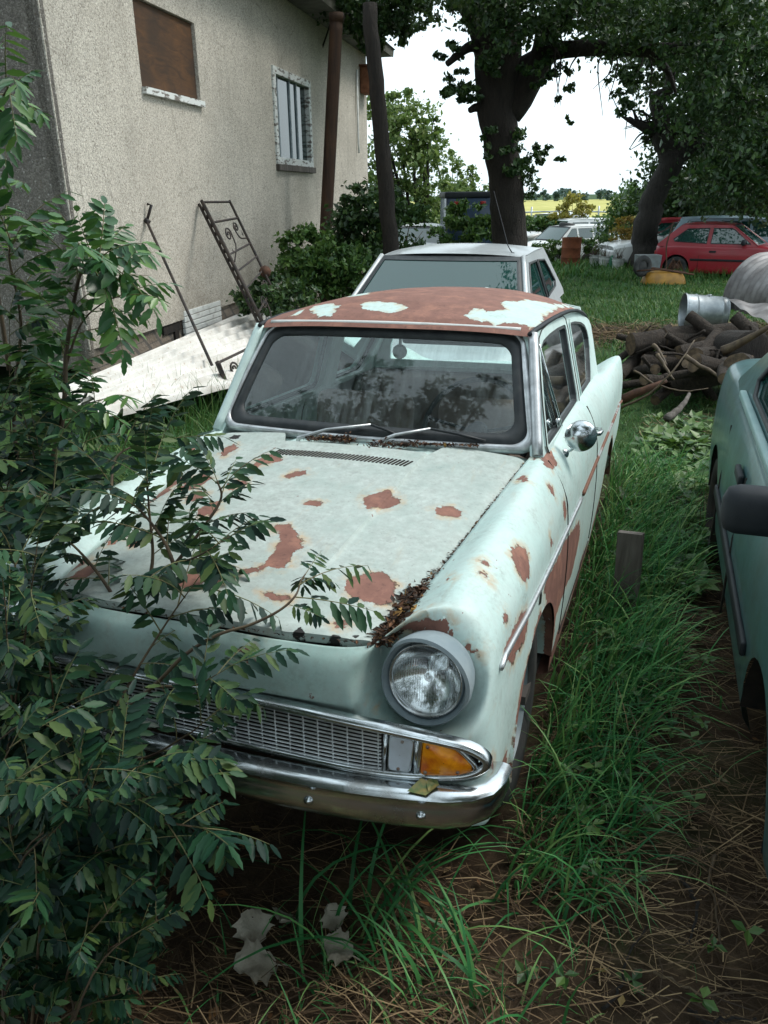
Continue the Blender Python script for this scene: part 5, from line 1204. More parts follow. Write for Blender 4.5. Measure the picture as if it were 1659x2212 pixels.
    for sx in (1,-1):
        fn=lambda a,z,d: Vector((sx*(sx_(z)-d),a,z))
        out=[(yA+.02,zb-.05),(yA,zb),(yB,zs),(yB+(yC-yB)*.5,zr-.004),(yC,zs),(yD,zb),(yD-.02,zb-.05)]
        holes=P['win']; b=MB(); b.plate(out,holes,fn,.03); b.build('window_frame',paint,root,smooth=False,fix=True)
        for h in holes:
            b=MB(); b.plate(h,[],lambda a,z,d: Vector((sx*(sx_(z)-.012),a,z))); gq=b.build('side_window',M[glass],root,smooth=False)
            if not lo: b=MB(); b.loop([fn(a,z,-.002) for a,z in h],.011,5); b.build('window_rubber',M['rubber'],gq)
        if not lo:
            if P.get('doorlines'):
                for yd in [q_ for q_ in P['doorlines'] if not any(abs(q_-w_)<wr+.10 for w_ in wy)]:
                    b=MB(); pts=[Vector((sx*(Wd*(1.0 if z<.62 else .985)+.001),yd+(0),z)) for z in np.linspace(.22,zb-.14,8)]; b.tube(pts,.005,4); b.build('door_gap',M['black'],body_)
            b=MB()
            for yh in P.get('handles',[]): b.box((sx*(Wd*.995+.008),yh,zb-.16),(.022,.16,.045),bev=.008)
            if P.get('handles'): b.build('door_handle',M['darkplastic'],body_,angle=50)
            if P.get('strip'): b=MB(); b.box((sx*(Wd+.006),(wy[0]+wy[1])/2,P['strip']),(.02,wy[1]-wy[0]-2*wr-.12,.05),bev=.008); b.build('side_strip',M['darkplastic'],body_)
        if P.get('mirror'):
            my,mz=P['mirror']; b=MB(); b.box((sx*(Wd*.93+.09),my,mz),(.24,.10,.135),bev=.04); b.tube([(sx*(Wd*.9),my+.02,mz-.06),(sx*(Wd*.93+.02),my,mz-.03)],.02,6); b.build('door_mirror',M['darkplastic'],root,angle=60)
        for yy in wy: 
            wh=wheel(root,sx*(Wd-(P.get('inset',.10) if yy<0 else .10)),yy,wr,r=wr,w=.17,sx=sx,rimmat=P.get('rim','alu'),tyre=P.get('tyre','tyre'))
            b=MB(); pr=[[Vector((sx*x_,yy-math.cos(a)*(wr+.055),wr+math.sin(a)*(wr+.055))) for x_ in (Wd-.012,Wd-.3)] for a in [PI*i/12 for i in range(13)]]; b.grid(pr); b.build('wheel_arch',M['black'],body_)
    # screens
    def scr(y0,y1,nm,front):
        n2=8 if lo else 16
        P0=lambda s,t,o: Vector((s*(sx_(zb+(zs-zb)*t)-.008),y0+(y1-y0)*t-(.09 if front else -.06)*(1-s*s)*(1-.4*t),zb-.01+(zs-zb+.012)*t))+Vector((0,-1 if front else 1,.6)).normalized()*o
        b=MB(); b.grid([[P0(s*.93,.06+.87*t,.004) for s in np.linspace(-1,1,n2)] for t in np.linspace(0,1,8)],flip=not front); gq=b.build(nm,M[P.get('wglass',glass)],root)
        b=MB(); A=[];B=[]
        for (s0,t0,s1,t1) in ((-1,0,1,0),(1,0,1,1),(1,1,-1,1),(-1,1,-1,0)):
            for q in range(10):
                u=q/10; A.append((s0+(s1-s0)*u,t0+(t1-t0)*u)); 
        B=[(s*.915,.075+t*.85) for s,t in A]; b.grid([[P0(s,t,.0) for s,t in A],[P0(s,t,.008) for s,t in A],[P0(s,t,.010) for s,t in B]],wrap=True); b.build('screen_frame',M['rubber'] if front else paint,gq)
        return P0
    P0=scr(yA,yB,'windscreen',True); scr(yD,yC,'rear_window',False)
    if not lo:
        for sx in (1,-1):
            b=MB(); b.tube([P0(sx*1.0,t,.004) for t in np.linspace(0,1,8)],.022,6); b.build('screen_pillar',paint,root)
        b=MB(); b.box((0,(yB+yD)/2,zb-.12),(Wb*1.7,yD-yA-.5,.1)); b.build('interior',M['black'],root,smooth=False)
    z=zt(L0+.1)
    for sx in (1,-1):
        b=MB(); b.box((sx*Wd*.60,L0+.035,z-.12),(Wd*.42,.10,.11),bev=.02); b.build('headlight',M['lens'] if not lo else M['blank'],root,angle=50)
        b=MB(); b.box((sx*Wd*.68,L1-.03,zt(L1)-.14),(Wd*.30,.09,.15),bev=.02); b.build('tail_light',M['taill'],root,angle=50)
    b=MB(); b.box((0,L0+.02,.40),(Wd*1.74,.16,.20),bev=.05); b.build('front_bumper',M[P.get('bump','darkplastic')],root,angle=60)
    b=MB(); b.box((0,L1-.02,.42),(Wd*1.78,.16,.20),bev=.05); b.build('rear_bumper',M[P.get('bump','darkplastic')],root,angle=60)
    return root
M['taill']=simple('red_lamp_plastic',(.35,.01,.01),(.25,.012,.01),5,.2)
def hatch(zr=1.38,zb=.92):
    return dict(L0=-1.80,L1=1.78,W=.80,top=[(-1.80,.66),(-1.74,.72),(-1.5,.80),(-.72,.93),(0,.935),(1.2,.93),(1.6,.90),(1.75,.86),(1.78,.80)],wheels=(-1.12,1.20),wr=.28,
      cab=(-.68,-.02,1.18,1.72),zb=zb,zr=zr,win=[[(-.42,zb+.03),(.60,zb+.03),(.56,zr-.09),(.10,zr-.08),(.02,zr-.12)],[(.68,zb+.03),(1.40,zb+.05),(1.46,zb+.10),(1.12,zr-.10),(.64,zr-.09)]],doorlines=(-.5,.66),handles=(.48,),strip=.50,mirror=(-.36,zb+.07),roofw=.74)
# silver hatchback right behind
yaw_s=-.32
c=Vector((.60,7.0,0)); 
Ps=hatch(1.37,.93); Ps['win']=[[(-.40,.96),(.56,.96),(.50,1.285),(.10,1.29),(.03,1.25)],[(.64,.97),(1.22,1.0),(1.30,1.05),(.98,1.26),(.58,1.285)]]
Ps['W']=.83; Ps['mirror']=None
sil=gen_car('silver_hatchback','silver three-door hatchback with tinted windscreen and thin aerial, nose behind the old mint car',(c.x,c.y,-.06),yaw_s,M['silver'],Ps)
b=MB(); q=Vector((.50,.13,1.36)); b.tube([q,q+Vector((-.05,.02,.07)),q+Vector((-.20,.08,.50))],[.006,.004,.0025],5); b.lathe([(.016,-.01),(.014,.015),(0,.02)],10,Matrix.Translation(q)); b.build('aerial',M['darkplastic'],sil)
M['beltm']=simple('pale_belt_moulding',(.22,.36,.36),(.30,.42,.42),8,.4)
# grey-green car on the right
Pt=dict(L0=-1.85,L1=1.90,W=.82,top=[(-1.85,.62),(-1.75,.70),(-1.5,.78),(-1.0,.90),(.0,.93),(.8,.94),(1.2,.955),(1.55,.95),(1.78,.91),(1.90,.80)],wheels=(-1.04,1.10),wr=.26,cab=(-1.0,-.35,.55,1.12),zb=.93,zr=1.34,
  win=[[(-.80,.96),(-.06,.96),(-.08,1.27),(-.32,1.27),(-.39,1.24)],[(.0,.96),(.56,.96),(.68,1.01),(.50,1.24),(.42,1.27),(-.02,1.27)]],doorlines=(-.85,-.03,.72),handles=(.06,),strip=.46,mirror=(-.90,.985),roofw=.72,glass='tint',rim='black',tyre='black',inset=.26)
grn=gen_car('green_sedan','dark grey-green sedan with black door mirror parked along the right edge','(2.117,2.503,0)' and (2.117,2.503,0),-.326,M['teal'],Pt)
b=MB(); 
for sx in (1,-1): b=MB(); b.box((sx*.778,-.08,.925),(.03,1.72,.035),bev=.008); b.build('belt_strip',M['beltm'],grn)
# red hatchback
pr=gy(1508,560,21.2)
Pr=hatch(1.34,.86); Pr.update(rim='rustdark'); Pr['win']=[[(-.52,.89),(.42,.89),(.40,1.25),(-.02,1.25),(-.10,1.21)],[(.52,.89),(1.30,.93),(1.34,.98),(1.02,1.23),(.50,1.25)]]
Pr['handles']=(.34,); Pr['L0']=-1.95; Pr['top']=[(-1.95,.60),(-1.88,.66),(-1.6,.74),(-.72,.87),(0,.875),(1.2,.88),(1.6,.86),(1.75,.82),(1.78,.76)]
gen_car('red_hatchback','faded red three-door hatchback with black mirror sitting in tall grass',(pr.x+.85,21.2,gh(pr.x,21.2)-.05),1.02,M['red'],Pr)
# white coupe
pc=gy(1480,560,25)
Pc=dict(L0=-2.15,L1=2.1,W=.84,top=[(-2.15,.60),(-2.05,.66),(-1.6,.74),(-.75,.86),(0,.88),(1.2,.92),(2.0,.90),(2.1,.80)],wheels=(-1.30,1.28),wr=.30,cab=(-.70,.15,1.0,1.9),zb=.86,zr=1.24,
  win=[[(-.35,.89),(.62,.89),(.60,1.16),(.24,1.16)],[(.68,.89),(1.45,.91),(1.0,1.15),(.66,1.16)]],doorlines=(-.35,.7),roofw=.70,mirror=(-.25,.93),rim='rustdark',bump='whitebump')
M['whitebump']=M['whitecar']
gen_car('white_coupe','low white coupe with rusty wheel poking out left of the red hatchback',(pc.x-.35,25.0,gh(pc.x,25.0)+.04),-1.50,M['whitecar'],Pc)
wag=dict(L0=-2.0,L1=2.1,W=.82,top=[(-2.0,.66),(-1.9,.74),(-1.0,.90),(0,.93),(2.0,.93),(2.1,.88)],wheels=(-1.25,1.25),wr=.29,cab=(-.95,-.30,1.75,2.02),zb=.92,zr=1.42,
  win=[[(-.68,.96),(-.02,.96),(-.04,1.34),(-.28,1.34)],[(.06,.96),(.78,.96),(.76,1.34),(.04,1.34)],[(.86,.96),(1.72,.96),(1.60,1.34),(.84,1.34)]],roofw=.76)
van=dict(wag); van['zr']=1.62; van['win']=[[(a,.96 if z<1.2 else 1.50) for a,z in h] for h in wag['win']]
def far(label,x,Y,yaw,P,mat,name='parked_car',dz=0): p=gy(x,500,Y); return gen_car(name,label,(p.x,Y,gh(p.x,Y)+dz),yaw,M[mat],P,lo=True,group='old cars parked along the field fence')
far('small white wagon with dark windows parked beside the tyre post',1222,33,-1.05,wag,'whitecar')
far('taller white van farthest left behind the white wagon',1185,38,-1.05,van,'whitecar',dz=.15)
far('white wagon half hidden by weeds, right of the tyre post',1288,36,1.9,van,'whitecar')
far('white sedan with wide windscreen facing out left of the dark blue trailer',903,21,-.25,hatch(1.30,.86),'whitecar')
far('second white car farther back, just left of the blue trailer',948,30,.3,hatch(1.5,.95),'whitecar')
far('pale blue car roof showing behind the red hatchback',1620,22.5,1.2,wag,'bluecar')
far('dark red car roof showing between the white coupe and the thicket',1500,26,1.4,hatch(1.40,.9),'red')
# blue trailer
M['bluep']=carpaint('dark_blue_paint',(.008,.035,.085),(.01,.02,.03),.6,.4)
cc=gy(1042,470,20); GZ0=gh(cc.x,20)-.02; tb=empty('box_trailer',(cc.x,20,0),'dark blue box trailer with two red reflectors, overgrown, left of the big tree trunk','trailer')
b=MB(); b.box((cc.x,20.9,.80),(1.75,1.9,1.86),bev=.05); b.build('body',M['bluep'],tb,o=(cc.x,20,0))
b=MB(); b.box((cc.x,20.9,1.775),(1.82,1.96,.14),bev=.03); b.build('roof',M['darkplastic'],tb,o=(cc.x,20,0))
for sx in (-.62,.0,.62):
    b=MB(); b.box((cc.x+sx,19.94,1.60),(.13,.03,.07),bev=.01); b.build('reflector',M['taill'],tb,o=(cc.x,20,0))
for sx in (-.7,.7): wheel(tb,sx,1.0,.30+GZ0,r=.30,w=.16,sx=1 if sx>0 else -1)
b=MB(); b.box((cc.x,19.93,.02),(1.7,.08,.1)); b.build('rear_bumper',M['rustdark'],tb,o=(cc.x,20,0))
# ================================================================ yard clutter
def at0(x,y): return grd(x,y)
RPI=math.pi
m,nt,bb,out=newmat('rusted_barrel'); g=N(nt); n1=g.noise(g.coord('Object'),5,6,.7)
g.l(g.ramp(n1,[(.3,(.09,.028,.012)),(.6,(.20,.060,.024)),(.8,(.28,.12,.06))]),bb.inputs['Base Color']); bb.inputs['Roughness'].default_value=.9; M['barrel']=m
p=at0(1231,577); b=MB(); r=.285; prof=[(0,.01),(r,.0),(r*1.02,.03),(r,.05)]
for k in (.29,.56): prof+= [(r,k-.03),(r*1.04,k),(r,k+.03)]
prof+=[(r,.80),(r*1.03,.83),(r*1.03,.85),(r*.95,.85),(r*.95,.60)]
b.lathe(prof,32,Matrix.Translation(p)); b.build('steel_drum',M['barrel'],o=p,label='rusty brown steel drum standing in the lawn right of the silver hatchback',cat='barrel',angle=40)
p=at0(1228,572)+Vector((0,1.6,0)); b=MB(); b.tube([p+Vector((0,0,-.1)),p+Vector((0,0,1.10)) ],[.06,.05],6); b.build('wooden_post',M['wood'],o=p,label='grey wooden post behind the rusty drum, carrying an old tyre',cat='post')
pt=gy(1225,487,p.y); b=MB(); b.lathe([(.17,-.07),(.19,-.10),(.27,-.10),(.31,-.05),(.31,.05),(.27,.10),(.19,.10),(.17,.07)],28,Matrix.Translation(pt)@Matrix.Rotation(.12,4,'Y')); b.build('old_tyre',M['tyre'],o=pt,label='black tyre lying flat on top of the wooden post',cat='tyre')
def bucket(x,y,col,label,r=.14,h=.34,name='bucket'):
    p=at0(x,y); b=MB(); b.lathe([(0,.005),(r*.86,.0),(r*.88,.02),(r*.96,h*.72),(r*1.05,h*.73),(r*1.05,h*.78),(r*.98,h*.80),(r,h*.97),(r*1.05,h),(r*.97,h*1.0),(r*.95,h*.6)],24,Matrix.Translation(p)@Matrix.Rotation(random.uniform(-.06,.06),4,'X'))
    o=b.build(name,M[col],o=p,label=label,cat='bucket',group='plastic buckets of twigs on the lawn',angle=40); b=MB()
    b.lathe([(0,h*.86),(r*.95,h*.84)],16,Matrix.Translation(p)); b.build('soil',M['black'],o,o=p)
    b=MB()
    for i in range(16):
        s_=p+Vector((random.uniform(-.08,.08),random.uniform(-.08,.08),h*.8)); t=s_+Vector((random.gauss(0,.10),random.gauss(0,.1),random.uniform(.12,.42))); b.tube(cr([s_,s_.lerp(t,.5)+Vector((random.gauss(0,.03),0,0)),t],3),[.009,.008,.007,.006,.005,.004,.003],4)
    b.build('twig',M['stem'],o=None or p,label='bundle of dry twigs standing in the '+label.split(' with')[0],cat='twigs',kind='stuff')
M['pail']=simple('white_plastic',(.55,.57,.56),(.36,.37,.36),9,.45,0,.05); M['pailg']=simple('green_plastic',(.01,.10,.05),(.02,.14,.07),9,.4)
bucket(1283,577,'pail','left white plastic bucket with dry twigs',.155,.36); bucket(1305,580,'pail','middle white plastic bucket with dry twigs',.17,.36); bucket(1334,582,'pail','right greyish plastic bucket with dry twigs',.175,.32)
p=at0(1317,580)+Vector((0,-.15,0)); b=MB(); b.lathe([(0,0),(.08,.0),(.085,.03),(.085,.24),(.05,.32),(.03,.34),(.03,.38),(0,.385)],16,Matrix.Translation(p)); b.build('green_jug',M['pailg'],o=p,label='green plastic jug wedged between the white buckets',cat='jug')
# grey bin
p=at0(1400,604)+Vector((.1,.5,0)); b=MB(); b.plate(rpoly([(-.30,-.22),(.30,-.22),(.30,.22),(-.30,.22)],.06),[],lambda x,y,d: p+Vector((x*(.85 if d<.1 else 1),y,d+.0)),.56); b.build('grey_bin',simple('grey_plastic',(.20,.23,.24),(.14,.15,.15),6,.6),o=p,label='grey plastic tub standing between the white coupe wheel and red hatchback',cat='tub',smooth=False)
# wheelbarrow upside down
p=at0(1432,612); wb=empty('wheelbarrow',p,'upturned yellow wheelbarrow with a big black wheel, lying in the grass','wheelbarrow')
b=MB(); P=[]
for (k,z) in ((1.0,.0),(1.0,.03),(.93,.14),(.80,.25),(.5,.285),(.01,.29)):
    P.append([p+Vector((math.copysign(abs(math.cos(a))**.55,math.cos(a))*.50*k,math.copysign(abs(math.sin(a))**.55,math.sin(a))*.32*k,z)) for a in [2*PI*i/36 for i in range(36)]])
b.grid(P,wrap=True); b.build('tray',simple('yellow_tray_paint',(.42,.21,.02),(.26,.13,.02),6,.5,0,.2),wb,o=p)
b=MB()
for s_ in (-.2,.2): b.tube([p+Vector((-.72,s_*.4,.30)),p+Vector((-.2,s_,.34)),p+Vector((.62,s_*1.3,.22))],.022,6); b.tube([p+Vector((.15,s_,.33)),p+Vector((.25,s_,.55)),p+Vector((.38,s_,.30))],.015,5)
b.build('frame',M['rustdark'],wb,o=p)
Mx=Matrix.Translation(gy(1388,575,p.y+.0)-p)@Matrix.Rotation(PI/2+.0,4,'X')@Matrix.Rotation(.35,4,'Y')
b=MB(); b.lathe([(.13,-.03),(.17,-.05),(.235,-.04),(.25,0),(.235,.04),(.17,.05),(.13,.03)],30,Mx); b.lathe([(0,.03),(.05,.035),(.14,.01)],20,Mx); b.build('wheel',M['tyre'],wb)
q0=gy(1413,606,20.4); q1=gy(1455,480,20.8); b=MB(); b.tube(cr([q0,gy(1438,585,20.5),gy(1440,530,20.7),q1],6),.018,6); b.build('bent_rod',M['rustdark'],o=q0,label='bent dark metal rod leaning against the side of the red hatchback',cat='rod')
# stump
p=at0(1335,572)+Vector((-.1,2.0,0)); b=MB(); limb(b,[p+Vector((-.6,0,-.1)),p+Vector((-.2,0,.35)),p+Vector((.25,.1,.62)),p+Vector((.4,.1,.95))],[.22,.24,.2,.05],9,.12); limb(b,[p+Vector((.5,0,-.1)),p+Vector((.3,0,.4)),p+Vector((-.1,.1,.7))],[.28,.2,.06],9,.12)
b.build('stump',M['bark'],o=p,label='dark uprooted tree stump behind the buckets',cat='stump')
# galvanised bin lying on its side
def galv():
    m,nt,bb,out=newmat('galvanised_steel'); g=N(nt); co=g.coord('Object'); v=g.vor(co,26,out='Color'); sp=g.n('SeparateColor'); g.l(v,sp.inputs[0])
    n1=g.noise(co,4,5); g.l(g.mix(g.rng(n1,.4,.65,0,.7),g.ramp(sp.outputs[0],[(0,(.36,.40,.43)),(1,(.50,.54,.56))]),(.20,.22,.23)),bb.inputs['Base Color']); bb.inputs['Metallic'].default_value=.75; bb.inputs['Roughness'].default_value=.42; return m
M['galv']=galv()
e0=gy(1476,672,11.35); ax=Vector((.93,-.12,-.03)).normalized(); Mx=Matrix.Translation(e0)@ax.to_track_quat('Z','Y').to_matrix().to_4x4()
b=MB(); prof=[(.0,.58),(.20,.58),(.20,.56),(.212,.55),(.215,.50),(.223,.49),(.217,.48)]
for i in range(2): pass
prof+=[(.232,.16),(.242,.15),(.234,.14),(.238,.02),(.250,.01),(.250,-.01),(.236,-.005),(.230,.02),(.20,.55),(0,.555)]
b.lathe(prof,40,Mx); bn=b.build('rubbish_bin',M['galv'],o=e0,label='galvanised steel rubbish bin lying on its side, open end to the left',cat='rubbish bin',angle=40)
b=MB(); b.tube([Mx@Vector((.235*math.cos(a),.235*math.sin(a),.30+.05*math.sin((a-1.2)/.6*PI))) for a in np.linspace(1.2,1.8,8)],.008,5); b.build('handle',M['galv'],bn,o=e0)
# corrugated shelter fragment
m=simple('weathered_corrugated_iron',(.30,.29,.29),(.13,.12,.12),4,.6,.35,.3,40); M['corr']=m
o_=gy(1668,640,10.6)
sc=empty('corrugated_culvert',(o_.x,o_.y,0),'curved piece of grey corrugated iron with a dark hollow, at the right edge','metal sheet'); b=MB(); P=[]
for i in range(60):
    s=i/59; row=[]
    for j in range(70):
        t=j/69; a=math.radians(200-190*s); R_=.62+.020*math.sin(t*2*PI*9); row.append(Vector((o_.x+.42+math.cos(a)*R_-.25*(1-s)*t*.2,o_.y-.1+t*1.3+math.cos(a)*.25,.42+math.sin(a)*R_*.85+.04*nz(s*3,t*3,1))))
    P.append(row)
b.grid(P); b.grid([[p*1+Vector((0,0,0))-(Vector((p.x-o_.x-.42,0,p.z-.42)).normalized()*.012) for p in r_] for r_ in P],flip=True); b.build('curved_sheet',m,sc,o=(o_.x,o_.y,0))
b=MB(); b.grid([[Vector((o_.x+.42+math.cos(a)*.57*k,o_.y+1.1,.42+math.sin(a)*.50*k)) for a in np.linspace(-.2,PI+.2,20)] for k in (0.01,1)]); b.build('hollow_dark',M['black'],sc,o=(o_.x,o_.y,0))  # black sheet put in for the shade inside the hollow
A=gy(1572,655,10.6);B=gy(1600,668,10.0);Cc=gy(1665,700,9.3);D=gy(1670,668,9.9)
b=MB(); b.grid([[A.lerp(D,t)+Vector((0,0,.015*math.sin(t*9)+.05)) for t in np.linspace(0,1,20)],[A.lerp(B,.5).lerp(Cc.lerp(D,.5),t)+Vector((0,0,.02*math.sin(t*9)+.03)) for t in np.linspace(0,1,20)],[B.lerp(Cc,t)+Vector((0,0,.012*math.sin(t*11))) for t in np.linspace(0,1,20)]]); b.build('sheet_flap',M['corr'],o=A,label='flat torn sheet of grey metal lying over the galvanised bin',cat='metal sheet')
# plank stub
A=gy(1334,1150,3.12);B=gy(1387,1156,3.06); base=gz(1345,1345,0); Mz=Matrix.Rotation(-.12,3,'Z')
b=MB(); w_=(B-A).length; c0=base; c1=(A+B)/2; ex=(B-A).normalized(); up_=(c1-c0).normalized(); th_=ex.cross(up_)*-.035
V=[]; 
for u in np.linspace(0,1,12):
    c=c0.lerp(c1,u)-up_*(.08*(1-u)); 
    for sx,tt in ((-.5,0),(.5,0),(.5,1),(-.5,1)): V.append(c+ex*w_*(sx+.015*nz(u*8,sx*5,1))+th_*tt+(up_*(.012*nz(sx*20,tt*3,1)) if u==1 else Vector()))
F=[(i*4+j,i*4+(j+1)%4,(i+1)*4+(j+1)%4,(i+1)*4+j) for i in range(11) for j in range(4)]+[(44,45,46,47)]
b.add(V,F); b.build('wooden_plank',M['wood'],o=base,label='weathered grey plank end standing upright in the grass beside the old car',cat='plank',smooth=False,fix=True)
# fence
def fence():
    y=37.5; root=empty('pipe_fence',gb(1300,y),'long steel pipe-rail fence between the yard and the field','fence'); o=root.location; b=MB()
    x0=gy(1100,455,y).x-14; x1=x0+60; b.tube([(x,y,1.02+.03*math.sin(x)) for x in np.linspace(x0,x1,40)],.035,6); b.build('rail',M['galv'],root,o=o)
    for x in np.arange(x0,x1,3.0): b=MB(); b.tube([(x,y,-.05),(x,y,1.25)],.04,6); b.build('post',M['galv'],root,o=o)
fence()
# firewood
M['logend']=simple('cut_wood_end',(.17,.115,.068),(.05,.034,.022),20,.8,0,.3)
def logmesh(nm,r,L,seed):
    b=MB(); n_=12; k=8; V=[];F=[]
    for i in range(k):
        t=i/(k-1)
        for j in range(n_):
            a=2*PI*j/n_; rr=r*(1+.16*nz(math.cos(a)*2+seed,math.sin(a)*2+t*1.5,1))*(1-.15*t); V.append((L*(t-.5),math.cos(a)*rr,math.sin(a)*rr+.04*L*math.sin(PI*t+seed)))
    for i in range(k-1):
        for j in range(n_): F.append((i*n_+j,(i+1)*n_+j,(i+1)*n_+(j+1)%n_,i*n_+(j+1)%n_))
    b.add(V,F); o=b.build('log',M['barklog'],angle=60); 
    for i,sg in ((0,1),(k-1,-1)):
        c=MB(); cen=Vector((L*(i/(k-1)-.5)-sg*.004,0,.04*L*math.sin(PI*i/(k-1)+seed))); ring=[Vector(V[i*n_+j])-Vector((sg*.003,0,0)) for j in range(n_)]
        c.grid([ring,[cen+(p-cen)*.5 for p in ring],[cen+(p-cen)*.02 for p in ring]],wrap=True,flip=sg<0); c.build('cut_end',M['logend'],o,smooth=False)
    return o
M['barklog']=bark('log_bark',(.012,.009,.007),(.10,.072,.052),18,1.0)
protos=[logmesh('log',.085,.62,1.2),logmesh('log',.065,.75,2.7),logmesh('log',.05,.85,4.1),logmesh('log',.11,.50,5.3),logmesh('log',.038,.95,6.9)]
used=[False]*5; desc=['stout','medium','slim','very thick short','thin']
def place(k,pos,rot,label):
    if not used[k]: o=protos[k]; used[k]=True
    else: o=copy_tree(protos[k])
    o.location=pos; o.rotation_euler=rot; tag(o,label,'log','logs of the firewood pile'); return o
R0=random.Random(11)
cpx=gz(1520,860,0)
where=['at the left of the firewood heap','in the middle of the firewood heap','at the right of the firewood heap']; lay=['on the ground','halfway up','on top']
for i in range(64):
    lyr=0 if i<26 else (1 if i<46 else 2); xr=[(-.45,1.15),(-.30,1.1),(-.1,1.1)][lyr]; x=R0.uniform(*xr); y=R0.uniform(-.1,1.35)-.25*lyr+.1; z=.08+.13*lyr+R0.uniform(-.03,.05)+.10*max(0,y-.5)
    ang=R0.gauss(.2,.9) if R0.random()<.6 else R0.uniform(0,3.1); k=R0.choice([0,1,1,2,2,3,4,4]) if lyr<2 else R0.choice([0,1,2,3,4])
    pp=Vector((cpx.x+x,cpx.y+y,z)); t3=0 if x<-.1 else (1 if x<.6 else 2)
    place(k,pp,(R0.uniform(0,6),R0.gauss(0,.30),ang),f"{desc[k].replace('very thick short','thick short')} log {lay[lyr]} {where[t3]}")
for k,(x,y,z,ang) in enumerate([(-.20,.95,.36,.18),(.15,1.0,.40,.12),(.60,1.0,.42,.10)]): place(3,Vector((cpx.x+x,cpx.y+y,z)),(0,0,ang),f"thick log lying along the {['left','middle','right'][k]} back ridge of the firewood pile")
def stick(pts,r,label,mat='stem',name='branch',cat='branch',grp='loose branches on the firewood pile'):
    P=cr(pts,5); b=MB(); n_=len(P); P=[p+Vector((R0.gauss(0,.0025),R0.gauss(0,.0025),R0.gauss(0,.0025))) for p in P]; b.tube(P,[r*(1-.6*i/(n_-1)) for i in range(n_)],6); b.build(name,M[mat],o=P[0],label=label,cat=cat,group=grp)
G=lambda x,y,Y: gy(x,y,Y)
stick([G(1338,882,6.4),G(1400,852,6.3),G(1455,800,6.3),G(1500,735,6.5)],.013,'long pinkish branch curving up across the front of the firewood pile')
stick([G(1345,862,6.5),G(1400,838,6.4),G(1440,822,6.4)],.045,'reddish split log poking out left of the firewood pile',cat='log',name='split_log',mat='rustdark')
stick([G(1370,800,6.7),G(1420,832,6.5),G(1480,845,6.4),G(1530,838,6.4)],.010,'thin grey branch lying low across the firewood pile')
stick([G(1420,765,6.9),G(1436,790,6.8),G(1455,820,6.6)],.02,'forked pale branch on top of the firewood pile')
stick([G(1560,760,7.0),G(1610,735,6.9),G(1665,705,6.8)],.05,'long pale debarked branch rising to the right of the firewood pile')
stick([G(1440,905,6.0),G(1470,880,6.1),G(1490,850,6.3)],.035,'lichen-whitened branch end at the foot of the firewood pile','wood')
stick([G(1480,770,6.8),G(1530,800,6.6),G(1580,830,6.4)],.022,'grey branch slanting down the front right of the firewood pile')
stick([G(1410,745,7.3),G(1425,760,7.2),G(1440,790,7.0)],.022,'short stub branch sticking up from the firewood ridge')
for i in range(26):
    x=R0.uniform(-.5,1.1); y=R0.uniform(-.25,1.1); z=.12+.22*max(0,min(1,(y+.3)))+R0.uniform(0,.12); a=R0.uniform(0,3.14); L=R0.uniform(.25,.7); A=Vector((cpx.x+x,cpx.y+y,z)); d=Vector((math.cos(a),math.sin(a)*.6,R0.gauss(0,.35)))*L*.5
    stick([A-d,A+Vector((R0.gauss(0,.04),R0.gauss(0,.04),R0.gauss(0,.04))),A+d],R0.uniform(.008,.022),'dead barked branch lying loose among the logs of the firewood pile','barklog')
e=gy(1625,760,7.2); b=MB(); b.lathe([(0,0),(.17,0),(.19,.01),(.195,.5),(.0,.5)],16,Matrix.Translation(e)@Matrix.Rotation(PI/2-.15,4,'X')@Matrix.Rotation(0,4,'Z')@Matrix.Scale(-1,4,(0,0,1))); b.build('round_log',M['bark'],o=e,label='big round dark log seen end-on above the firewood, below the culvert',cat='log',angle=40)
# broken strip hanging off the old car side
M['strip2']=M['iron']
# ================================================================ grass
def grass(name,pts,h,w,mat,bend=(.3,.9),seg=4,label='',cat='grass',dirb=None,tilt=.25,zoff=0):
    n=len(pts); pts=np.asarray(pts); a=rng.uniform(0,2*PI,n)
    if dirb is not None: a=rng.normal(dirb[0],dirb[1],n)
    d=np.stack([np.cos(a),np.sin(a),np.zeros(n)],1); side=np.stack([-np.sin(a),np.cos(a),np.zeros(n)],1)
    tw=rng.normal(0,.6,n); side=side*np.cos(tw)[:,None]+d*np.sin(tw)[:,None]
    H=h[0]+(h[1]-h[0])*rng.random(n)**1.3; B=rng.uniform(*bend,n); W=w*rng.uniform(.6,1.3,n)
    z0=np.array([gh(x,y) for x,y in pts]) if n<150000 else np.zeros(n)
    V=np.empty((n,(seg+1)*2,3)); base=np.c_[pts,z0+zoff-.01]
    th0=rng.normal(0,tilt,n)
    for i in range(seg+1):
        t=i/seg; ang=th0+B*t*1.7; # integrate arc
        # position along a curved blade
        if i==0: pos=base.copy()
        else: pos=pos+(d*np.sin(ang)[:,None]+np.array([0,0,1])*np.cos(ang)[:,None])*(H/seg)[:,None]
        ww=W*(1-t**1.6)*.5+.0003
        V[:,2*i]=pos-side*ww[:,None]; V[:,2*i+1]=pos+side*ww[:,None]
    V[:,:,2]=np.maximum(V[:,:,2],(z0+.004)[:,None])
    k=(seg+1)*2; F=[]
    idx=np.arange(n)[:,None]*k
    for i in range(seg): F.append(np.concatenate([idx+2*i,idx+2*i+1,idx+2*i+3,idx+2*i+2],1))
    return from_np(name,V.reshape(-1,3),np.concatenate(F),mat,o=(float(pts[:,0].mean()),float(pts[:,1].mean()),0),label=label,cat=cat,kind='stuff',smooth=True)
